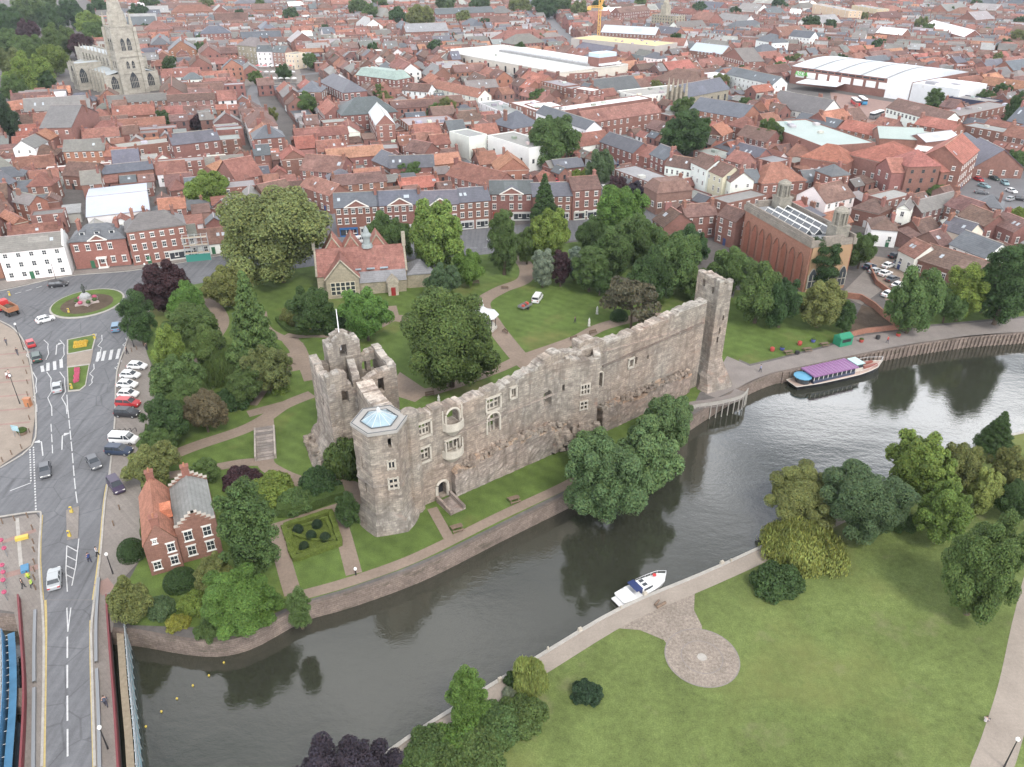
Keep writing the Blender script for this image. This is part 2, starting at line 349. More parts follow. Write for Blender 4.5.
# ---------------------------------------------------------------- building materials and builder
mat('brick', (1, 1, 1), .9, [(.25, .12), (1.5, .12), (7, .1)], use='attr', brick=(.45, .15, .02, .16), spec=.2, stain=[(.4, .62, .9, (.10, .075, .065), 3)])
mat('render', (1, 1, 1), .85, [(.3, .07), (3, .05)], use='attr', spec=.25, stain=[(.5, .66, .95, (.35, .32, .28), .4)])
mat('stonework', (1, 1, 1), .9, [(.3, .14), (1.4, .14), (6, .14)], use='attr', brick=(.9, .4, .04, .16), spec=.2, stain=[(.35, .55, .85, (.12, .11, .10), 2)])
def courses(t, k, cur, vec):
    s = N(t, 'ShaderNodeSeparateXYZ'); k(vec, s.inputs[0])
    m1 = N(t, 'ShaderNodeMath', operation='MULTIPLY', n1=1 / .34); k(s.outputs[2], m1.inputs[0])
    fr = N(t, 'ShaderNodeMath', operation='FRACT'); k(m1.outputs[0], fr.inputs[0])
    r = N(t, 'ShaderNodeMapRange', n1=0.0, n2=.5, n3=.84, n4=1.04); k(fr.outputs[0], r.inputs[0])
    x = N(t, 'ShaderNodeMix', data_type='RGBA', blend_type='MULTIPLY', n0=1.0); k(cur, x.inputs[6]); k(r.outputs[0], x.inputs[7]); return x.outputs[2]
mat('roof_tile', (1, 1, 1), .9, [(.22, .2), (1.1, .24), (5, .25)], use='attr', spec=.2, extra=courses, stain=[(.5, .6, .85, (.10, .085, .07), 1), (.8, .68, .9, (.24, .21, .15), 1)])
mat('roof_slate', (1, 1, 1), .65, [(.22, .12), (1.1, .14), (5, .14)], use='attr', spec=.4, extra=courses, stain=[(.5, .62, .85, (.19, .19, .17), 1)])
mat('roof_flat', (1, 1, 1), .75, [(.15, .1), (.9, .1), (4, .06)], use='attr', spec=.3, stain=[(.3, .55, .8, (.2, .2, .19), 1)])
mat('roof_metal', (1, 1, 1), .55, [(.1, .05), (1, .04)], use='attr', spec=.4, stain=[(.25, .6, .9, (.38, .38, .36), 1)])
mat('window_frame', (.72, .71, .68), .6)
mat('window_dark', (.12, .11, .10), .6)
mat('glass', (.035, .042, .05), .12, spec=.9)
mat('glass_blue', (.30, .40, .45), .15, [(.4, .2)], spec=.8)
mat('door_paint', (1, 1, 1), .5, use='attr')
mat('metal_grey', (.25, .26, .27), .5, metal=.4)
WALL = {'b': (.26, .132, .108), 'd': (.19, .108, .092), 'o': (.33, .165, .118), 'p': (.30, .175, .15), 'w': (.74, .74, .72), 'c': (.62, .55, .42), 's': (.36, .315, .245), 'y': (.52, .42, .28), 'k': (.05, .055, .09), 'g': (.40, .38, .35)}
ROOF = {'t': (.225, .112, .090), 'n': (.155, .098, .084), 'o': (.32, .16, .108), 'r': (.285, .122, .095), 'k': (.108, .115, .130), 'g': (.165, .158, .150), 'L': (.42, .46, .49), 'W': (.78, .78, .77), 'f': (.27, .265, .26), 'G': (.23, .27, .255), 'B': (.42, .47, .50), 'Y': (.62, .45, .22), 'M': (.36, .41, .41)}
WNAME = {'b': 'red brick', 'd': 'dark brick', 'o': 'orange brick', 'p': 'pinkish brick', 'w': 'white', 'c': 'cream', 's': 'pale stone', 'y': 'ochre', 'k': 'navy', 'g': 'grey'}
RNAME = {'t': 'red tiled', 'n': 'brown tiled', 'o': 'orange tiled', 'r': 'red tiled', 'k': 'slate', 'g': 'grey', 'L': 'pale metal', 'W': 'white', 'f': 'grey flat', 'G': 'greenish grey', 'B': 'blue grey', 'Y': 'yellow', 'M': 'pale green metal'}
SMOOTHR = {'L': 'roof_metal', 'W': 'roof_flat', 'f': 'roof_flat', 'B': 'roof_metal', 'Y': 'roof_flat', 'M': 'roof_metal', 'k': 'roof_slate', 'g': 'roof_slate', 'G': 'roof_slate'}
WMAT = {'w': 'render', 'c': 'render', 'y': 'render', 'k': 'render', 'g': 'render', 's': 'stonework'}
rnd = random.Random(11)
def vary(c, a=.1, r=rnd):
    f = 1 + r.uniform(-a, a); return tuple(min(.95, v * f * (1 + r.uniform(-a * .35, a * .35))) for v in c)
WIN = {}
def window_mesh(w, h, style='w'):
    key = (round(w, 2), round(h, 2), style)
    if key in WIN: return WIN[key]
    b = MB(); t = .09 if style != 'd' else .07
    # frame stands proud of the wall on a sill; y = 0 is the wall face, -y faces out
    b.mi = 0
    for x0, x1, z0, z1 in ((-w / 2, w / 2, h - t, h), (-w / 2, w / 2, 0, t), (-w / 2, -w / 2 + t, t, h - t), (w / 2 - t, w / 2, t, h - t)):
        b.box(((x0 + x1) / 2, -.03, (z0 + z1) / 2), (x1 - x0, .12, z1 - z0))
    b.box((0, -.03, h * .52), (w - 2 * t, .07, .06)); b.box((0, -.028, h * .5), (.05, .06, h - 2 * t))
    if style == 'w':
        b.box((0, -.06, -.06), (w + .25, .22, .11)); b.box((0, -.04, h + .09), (w + .25, .12, .18))
    b.mi = 1; b.box((0, .0, h / 2), (w - 2 * t, .03, h - 2 * t))
    WIN[key] = b.mesh('window', [MAT['window_frame'], MAT['glass']] if style != 'd' else [MAT['window_dark'], MAT['glass']])
    return WIN[key]

def roof_geo(b, x0, x1, y0, y1, z, kind, rh, ov=.3, th=.16):
    "roof slabs over a rectangle, eaves at z"
    X0, X1, Y0, Y1 = x0 - ov, x1 + ov, y0 - ov, y1 + ov
    if kind == 'g' or kind == 'x':
        if kind == 'g':
            ym = (y0 + y1) / 2; k = rh / (ym - y0); zb = z - ov * k
            for (ya, yb) in ((Y0, ym), (Y1, ym)):
                q = [(X0, ya, zb), (X1, ya, zb), (X1, yb, z + rh), (X0, yb, z + rh)]
                if ya == Y1: q = [q[1], q[0], q[3], q[2]]
                u = [(p[0], p[1], p[2] + th) for p in q]; b.poly(u); b.poly(q[::-1])
                for i in (0, 1, 3): j = (i + 1) % 4; b.poly([q[i], q[j], u[j], u[i]])
        else:
            xm = (x0 + x1) / 2; k = rh / (xm - x0); zb = z - ov * k
            for (xa, xb) in ((X0, xm), (X1, xm)):
                q = [(xa, Y1, zb), (xa, Y0, zb), (xb, Y0, z + rh), (xb, Y1, z + rh)]
                if xa == X1: q = [q[1], q[0], q[3], q[2]]
                u = [(p[0], p[1], p[2] + th) for p in q]; b.poly(u); b.poly(q[::-1])
                for i in (0, 1, 3): j = (i + 1) % 4; b.poly([q[i], q[j], u[j], u[i]])
    elif kind in ('h', 'm'):
        w, d = X1 - X0, Y1 - Y0; ins = min(w, d) / 2 * (.98 if kind == 'h' else .45)
        z0, z1 = z - .05, z + .12
        b.prism([(X0, Y0), (X1, Y0), (X1, Y1), (X0, Y1)], z0, z1, top=False, bottom=True)
        base = [(X0, Y0, z1), (X1, Y0, z1), (X1, Y1, z1), (X0, Y1, z1)]; zt = z1 + rh
        tp = [(X0 + ins, Y0 + ins, zt), (X1 - ins, Y0 + ins, zt), (X1 - ins, Y1 - ins, zt), (X0 + ins, Y1 - ins, zt)]
        for i in range(4): j = (i + 1) % 4; b.poly([base[i], base[j], tp[j], tp[i]])
        b.poly(tp)
    elif kind == 's':   # one slope falling to the front
        q = [(X0, Y0, z - .1), (X1, Y0, z - .1), (X1, Y1, z + rh), (X0, Y1, z + rh)]; u = [(p[0], p[1], p[2] + th) for p in q]
        b.poly(u); b.poly(q[::-1])
        for i in range(4): j = (i + 1) % 4; b.poly([q[i], q[j], u[j], u[i]])
    else:               # flat with a parapet
        b.poly([(x0 + .3, y0 + .3, z - .35), (x1 - .3, y0 + .3, z - .35), (x1 - .3, y1 - .3, z - .35), (x0 + .3, y1 - .3, z - .35)])

def wall_geo(b, w, d, h, kind, rh):
    x0, x1 = -w / 2, w / 2; e = .001
    if kind == 'f':
        b.prism([(x0, 0), (x1, 0), (x1, d), (x0, d)], 0, h - .4, top=False)
        t = .3
        for c, s_ in (((0, t / 2), (w, t)), ((0, d - t / 2), (w, t)), ((x0 + t / 2, d / 2), (t, d - 2 * t)), ((x1 - t / 2, d / 2), (t, d - 2 * t))):
            b.box((c[0], c[1], h - .2), (s_[0], s_[1], .4))
        return
    b.prism([(x0, 0), (x1, 0), (x1, d), (x0, d)], 0, h, top=False)
    if kind == 'g':
        b.poly([(x0, d, h), (x0, 0, h), (x0, d / 2, h + rh)]); b.poly([(x1, 0, h), (x1, d, h), (x1, d / 2, h + rh)])
    elif kind == 'x':
        b.poly([(x0, 0, h), (x1, 0, h), (0, 0, h + rh)]); b.poly([(x1, d, h), (x0, d, h), (0, d, h + rh)])
    elif kind == 's':
        b.poly([(x1, 0, h), (x1, d, h), (x1, d, h + rh)]); b.poly([(x0, d, h), (x0, 0, h), (x0, d, h + rh)]); b.poly([(x1, d, h), (x0, d, h), (x0, d, h + rh), (x1, d, h + rh)])

def chimney_geo(b, x, y, z0, z1, s=.9, l=1.3, col=None):
    b.col = col or b.col
    b.box((x, y, (z0 + z1) / 2), (s, l, z1 - z0)); b.box((x, y, z1 + .08), (s + .2, l + .2, .16))
    c = b.col; b.col = (.42, .2, .12)
    for k in (-.3, .3): b.lathe([(.14, z1 + .16), (.11, z1 + .55)], (x, y + k * l, 0), 6)
    b.col = c

LOW = []
def grey3(c, f): return tuple(v * f for v in c)
HOUSES = []      # every building's footprint record
FOOT = []
def house(A, B, h, d, kind='g', rh=None, wc='b', rc='t', label=None, name='house', cat='house', group=None, chim=1, win='w', wcols=None, rows=None, door=True, ww=1.05, wh=1.5, merged=None, seed=None, gwin=0, dormers=0, r=None, extraw=None):
    "A, B: world xy of the ends of the front eaves, h eaves height, d depth away from the camera"
    r = r or random.Random(seed if seed is not None else len(FOOT) * 7 + 3)
    if A[0] > B[0]: A, B = B, A
    dx, dy = B[0] - A[0], B[1] - A[1]; w = math.hypot(dx, dy); rz = math.atan2(dy, dx)
    nx, ny = -dy / w, dx / w
    if rh is None: rh = {'g': d, 'x': w, 'h': min(w, d), 'm': 3.6, 's': d * .5, 'f': 0}[kind] * (.36 if kind in 'gxh' else .5)
    rh = min(rh, 6.5)
    cx, cy = (A[0] + B[0]) / 2, (A[1] + B[1]) / 2
    FOOT.append([(A[0], A[1]), (B[0], B[1]), (B[0] + nx * d, B[1] + ny * d), (A[0] + nx * d, A[1] + ny * d)])
    if merged is None and not str(label).count(' from left '): LOW.append([A, B, (B[0] - nx * 26, B[1] - ny * 26), (A[0] - nx * 26, A[1] - ny * 26)])
    wcol, rcol = vary(WALL[wc], .13, r), vary(ROOF[rc], .17, r)
    wmat, rmat = WMAT.get(wc, 'brick'), SMOOTHR.get(rc, 'roof_tile')
    ca, sa = math.cos(rz), math.sin(rz)
    parts = []
    wb = MB(); wb.col = wcol; wall_geo(wb, w, d, h, kind, rh)
    if kind in 'gxh' and r.random() < .6: wb.col = vary((.5, .46, .42), .2, r); wb.box((0, -.06, h - .12), (w, .12, .16))
    rb = MB(); rb.col = rcol; roof_geo(rb, -w / 2, w / 2, 0, d, h, kind, rh)
    if kind in 'gx':     # ridge tiles
        rb.col = vary((.36, .2, .16) if rmat == 'roof_tile' else (.3, .27, .25), .2, r)
        if kind == 'g': rb.box((0, d / 2, h + rh + .18), (w + .6, .3, .14))
        else: rb.box((0, d / 2, h + rh + .18), (.3, d + .6, .14))
    if kind == 'f' and w * d > 150:
        for _ in range(int(min(7, w * d / 120))):
            rb.col = vary((.4, .4, .4), .4, r); rb.box((r.uniform(-w / 2 + 2, w / 2 - 2), r.uniform(2, d - 2), h + .1), (r.uniform(.8, 2.5), r.uniform(.8, 2.5), .95))
    if kind == 'g' and not (label and 'shed' in name):     # roof lights and patches of newer tiles on the slope that faces the front
        def onslope(u0, u1, t0, t1, colr, up):
            rb.col = colr; k_ = rh / (d / 2); rb.poly([(u0, d / 2 * t0, h + rh * t0 + .17 + up), (u1, d / 2 * t0, h + rh * t0 + .17 + up), (u1, d / 2 * t1, h + rh * t1 + .17 + up), (u0, d / 2 * t1, h + rh * t1 + .17 + up)])
        if r.random() < .4: u0 = r.uniform(-w / 2 + .3, w / 2 - w * .35); onslope(u0, u0 + w * r.uniform(.15, .32), r.uniform(.02, .4), r.uniform(.6, .97), grey3(rcol, r.choice((.78, .85, 1.18, 1.3))), .012)
        for _q in range(r.choice((0, 0, 1, 2))): u0 = r.uniform(-w / 2 + .6, w / 2 - 1.5); onslope(u0, u0 + .8, .4, .62, (.42, .46, .5), .05)
    chs = []
    for c in range(chim):
        if kind == 'f': break
        if kind == 'g': x = (-w / 2 + .5) if (c + (seed or 0)) % 2 == 0 else (w / 2 - .5); y = d / 2 + r.choice((-1, 1)) * d * .08; z0, z1 = h + rh * .55, h + rh + r.uniform(.9, 1.5)
        elif kind == 'x': x = r.choice((-1, 1)) * w * .12; y = d - .5 if c == 0 else .6; z0, z1 = h + rh * .4, h + rh + r.uniform(.8, 1.4)
        else: x = (-1 if c % 2 else 1) * w * .34; y = d * .55; z0, z1 = h, h + rh + r.uniform(.5, 1.2)
        cb = MB(); chimney_geo(cb, x, y, z0, z1, .8, r.choice((1.2, 1.6, 2.0)), vary(WALL['b'], .2, r)); chs.append(cb)
    # windows on the front and on the ends that face the camera
    wins = []
    st = rows or max(1, int((h + .4) // 2.75)); sh = h / st
    def facade(x, y, width, ang, cols):
        n = cols or max(1, int(width / 3.1))
        for i in range(st):
            for j in range(n):
                u = (j + .5) / n * width - width / 2
                if r.random() < .06: continue
                z = i * sh + sh * .32
                hh = min(wh, sh * .55) * (1 if i < st - 1 or st < 3 else .8)
                wins.append((x + u * math.cos(ang), y + u * math.sin(ang), z, ang, ww if width / n > 1.6 else width / n * .6, round(hh * 5) / 5))
    if win:
        facade(0, 0, w, 0, wcols)
        mx_, my_ = cx + nx * d / 2, cy + ny * d / 2
        if (-mx_) * (-ca) + (-my_) * (-sa) > 0 and False: pass
        # side towards the viewer: outward normal (+-ca, +-sa) against the direction to the camera
        if ca * mx_ + sa * my_ < 0: facade(w / 2, d / 2, d, R(90), max(1, int(d / 4)) if d > 4 else 0)
        else: facade(-w / 2, d / 2, d, R(-90), max(1, int(d / 4)) if d > 4 else 0)
    if merged is not None:
        T = lambda p: (cx + p[0] * ca - p[1] * sa, cy + p[0] * sa + p[1] * ca, p[2])
        for src, mi in ((wb, {'brick': 0, 'render': 1, 'stonework': 1}[wmat]), (rb, {'roof_tile': 2}.get(rmat, 3))) + tuple((c, 0) for c in chs):
            for f, c in zip(src.f, src.c): merged.mi = mi; merged.col = c; merged.poly([T(src.v[i]) for i in f])
        merged.mi = 4; merged.col = (1, 1, 1)
        for (x, y, z, a, ww_, hh_) in wins:
            c2, s2 = math.cos(a), math.sin(a); q = []
            for u, zz in ((-ww_ / 2, 0), (ww_ / 2, 0), (ww_ / 2, hh_), (-ww_ / 2, hh_)): q.append(T((x + u * c2 + .05 * s2, y + u * s2 - .05 * c2, z + zz)))
            merged.poly(q)
        return None
    root = empty(name, (cx, cy, 0), rz, label, cat, group)
    wb.build('wall', MAT[wmat], root); ro = rb.build('roof', MAT[rmat], root)
    for cb in chs: cb.build('chimney', MAT['brick'], ro)
    if win:
        for (x, y, z, a, ww_, hh_) in wins: link('window', window_mesh(ww_, hh_, win), root, (x, y, z), a)
    if door and win and name != 'shed':
        dm = MB(); dm.col = r.choice(((.5, .5, .5), (.05, .08, .2), (.2, .03, .03), (.03, .03, .03), (.03, .12, .06))); dm.box((0, -.03, 1.05), (1.0, .1, 2.1))
        u = (r.random() - .5) * w * .6; o = dm.build('door', MAT['door_paint'], root); o.location = (u, 0, 0)
    for k in range(dormers):
        u = ((k + .5) / dormers - .5) * w * .8; yy = d * .16; zz = h + rh * .25
        db = MB(); db.mi = 0; db.col = (.7, .7, .68); db.box((u, yy + .8, zz + .6), (1.3, 1.6, 1.3)); db.mi = 1; db.col = rcol; db.box((u, yy + .8, zz + 1.32), (1.6, 1.9, .14)); db.mi = 2; db.box((u, yy - .02, zz + .65), (.9, .06, .9))
        db.build('dormer', [MAT['render'], MAT[rmat], MAT['glass']], root)
    HOUSES.append((root, w, d, h, rh)); root['_w'] = w
    del root['_w']
    return root
def hp(x1, y1, x2, y2, h, d, kind, wc, rc, label, **kw):
    if x1 > x2: x1, y1, x2, y2 = x2, y2, x1, y1
    return house(G(x1, y1, h)[:2], G(x2, y2, h)[:2], h, d, kind, wc=wc, rc=rc, label=label, **kw)
def pediment(root, u, w, z, rh, wc='b', y=-.25):
    b = MB(); b.mi = 0; b.col = WALL[wc]; b.raw([(u - w / 2, y, z), (u + w / 2, y, z), (u, y, z + rh), (u - w / 2, y + 3, z), (u + w / 2, y + 3, z), (u, y + 4.2, z + rh)], [(0, 1, 2), (0, 2, 5, 3), (1, 4, 5, 2)])
    b.mi = 1; b.col = (.66, .63, .58)
    for s in (-1, 1):
        n = MB(); q0 = (u + s * (w / 2 + .3), y - .12, z - .05); q1 = (u, y - .12, z + rh + .05)
        b.tube([q0, q1], .2, 4)
    b.tube([(u - w / 2 - .2, y - .1, z), (u + w / 2 + .2, y - .1, z)], .15, 4)
    b.mi = 2; b.col = ROOF['k']
    for s in (-1, 1): b.poly([(u, y, z + rh + .2), (u + s * (w / 2 + .3), y, z + .1), (u + s * (w / 2 + .3), y + 4, z + .1 + .3), (u, y + 4.6, z + rh + .2)][::s])
    return b.build('pediment', [MAT['brick'], MAT['render'], MAT['roof_slate']], root)
def shopfront(root, u, w, col=(.05, .12, .25), h=2.7):
    b = MB(); b.mi = 0; b.col = col; b.box((u, -.12, h - .2), (w, .3, .6)); b.box((u - w / 2 + .12, -.1, h / 2), (.24, .2, h - .4)); b.box((u + w / 2 - .12, -.1, h / 2), (.24, .2, h - .4)); b.box((u, -.1, .2), (w, .18, .4))
    b.mi = 1; b.box((u, -.04, 1.4), (w - .4, .08, 2.0)); return b.build('shopfront', [MAT['door_paint'], MAT['glass']], root)

# ---------------------------------------------------------------- named buildings along Castle Gate
p = hp(-3, 252.5, 62, 246, 8, 8, 'g', 'w', 'g', 'white three-storey pub beside the roundabout with a long grey roof', name='pub', cat='pub', seed=2, chim=0, wcols=5, rows=3, ww=1.1, rh=2.6)
b = MB(); b.col = (.74, .74, .72); w_ = HOUSES[-1][1]
b.raw([(w_ / 2 + .02, -.1, 0), (w_ / 2 + .4, -.1, 0), (w_ / 2 + .4, 8.1, 0), (w_ / 2 + .02, 8.1, 0), (w_ / 2 + .02, -.1, 8.3), (w_ / 2 + .4, -.1, 8.3), (w_ / 2 + .4, 8.1, 8.3), (w_ / 2 + .02, 8.1, 8.3), (w_ / 2 + .02, 4, 11.4), (w_ / 2 + .4, 4, 11.4)], [(0, 1, 5, 4), (1, 2, 6, 9, 5), (3, 0, 4, 8, 7), (2, 3, 7, 6), (4, 5, 9, 8), (6, 7, 8, 9)]); b.build('gable_parapet', MAT['render'], p)
hp(-40, 256, -4, 253, 7, 8, 'g', 'o', 'n', 'orange brick house against the left end of the white pub', seed=4)
p = hp(69, 242.5, 125, 238, 7.6, 9, 'h', 'b', 'k', 'red brick Georgian house with three dormers beside the white pub', name='georgian_house', seed=2, chim=2, wcols=5, rows=2, dormers=3, rh=3.2, wh=1.7)
pediment(p, 0, 4.2, 7.6, 1.5)
b = MB(); b.col = (.72, .7, .66)
for s in (-1, 1): b.tube([(s * .95, -.9, 0), (s * .95, -.9, 2.7)], .16, 8)
b.box((0, -.6, 2.85), (2.6, 1.2, .35)); b.box((0, -.6, .1), (2.6, 1.2, .2)); b.build('porch', MAT['render'], p)
for s in (-1, 1): pass
hp(125.8, 232, 185, 224.5, 9.6, 9, 'h', 'b', 'g', 'three-storey red brick building between the Georgian house and the scaffold', name='brick_building', seed=6, chim=2, wcols=6, rows=3, rh=3.4)
shopfront(bpy.context.scene.objects.get('brick_building'), 5.0, 6.5, (.5, .5, .48))
hp(186, 238, 196.5, 236.8, 5.5, 7, 'g', 'g', 'g', 'narrow grey building behind scaffolding on the road to the castle', seed=8, chim=0, name='narrow_building')
hp(197, 245, 229, 241.5, 3.2, 7, 'g', 'w', 'n', 'low white shop with a brown tiled roof facing the big lime tree', seed=10, rh=3.2, rows=1, chim=1, name='low_shop', cat='shop')
hp(229, 241, 262, 238, 4.5, 7, 'g', 'b', 'n', 'low brick shop partly hidden by the big lime tree', seed=11, name='low_shop', cat='shop')
# flat parapet terrace of shops with pediments
tr = [(334.5, 207.8, 378, 205.6, 'first', 9, 1, (.03, .12, .3)), (378, 205.6, 421.5, 203.4, 'second', 9, 1, (.1, .1, .11)), (421.5, 205.6, 458, 203.6, 'third', 8.6, 1, (.03, .05, .05)), (458, 202.5, 490, 200, 'fourth', 8.6, 0, (.5, .5, .5)), (490, 194, 533, 193.6, 'fifth', 8.6, 1, (.3, .05, .04)), (533, 196.5, 572, 195.5, 'sixth', 8.0, 0, (.06, .06, .06)), (573, 190.5, 601, 188.5, 'last', 9.6, 0, (.5, .5, .45))]
for i, (x1, y1, x2, y2, nm, h_, pd, sc_) in enumerate(tr):
    p = hp(x1, y1, x2, y2, h_, 9.5, 'g', 'b', 'k' if i < 6 else 'n', f'{nm} shop from the big lime tree in the brick terrace facing the castle garden', name='terrace_shop', cat='shop', group='terrace facing the castle garden', chim=1 if i != 6 else 2, seed=i * 2 + 1, wcols=max(3, int((x2 - x1) / 7.2)), rows=3, rh=2.9, ww=1.15, wh=1.8)
    w_ = HOUSES[-1][1]
    if pd: pediment(p, 0, w_ * .52, h_ - .1, 2.0)
    shopfront(p, -w_ * .23, w_ * .42, sc_); shopfront(p, w_ * .24, w_ * .4, (.5, .5, .48))

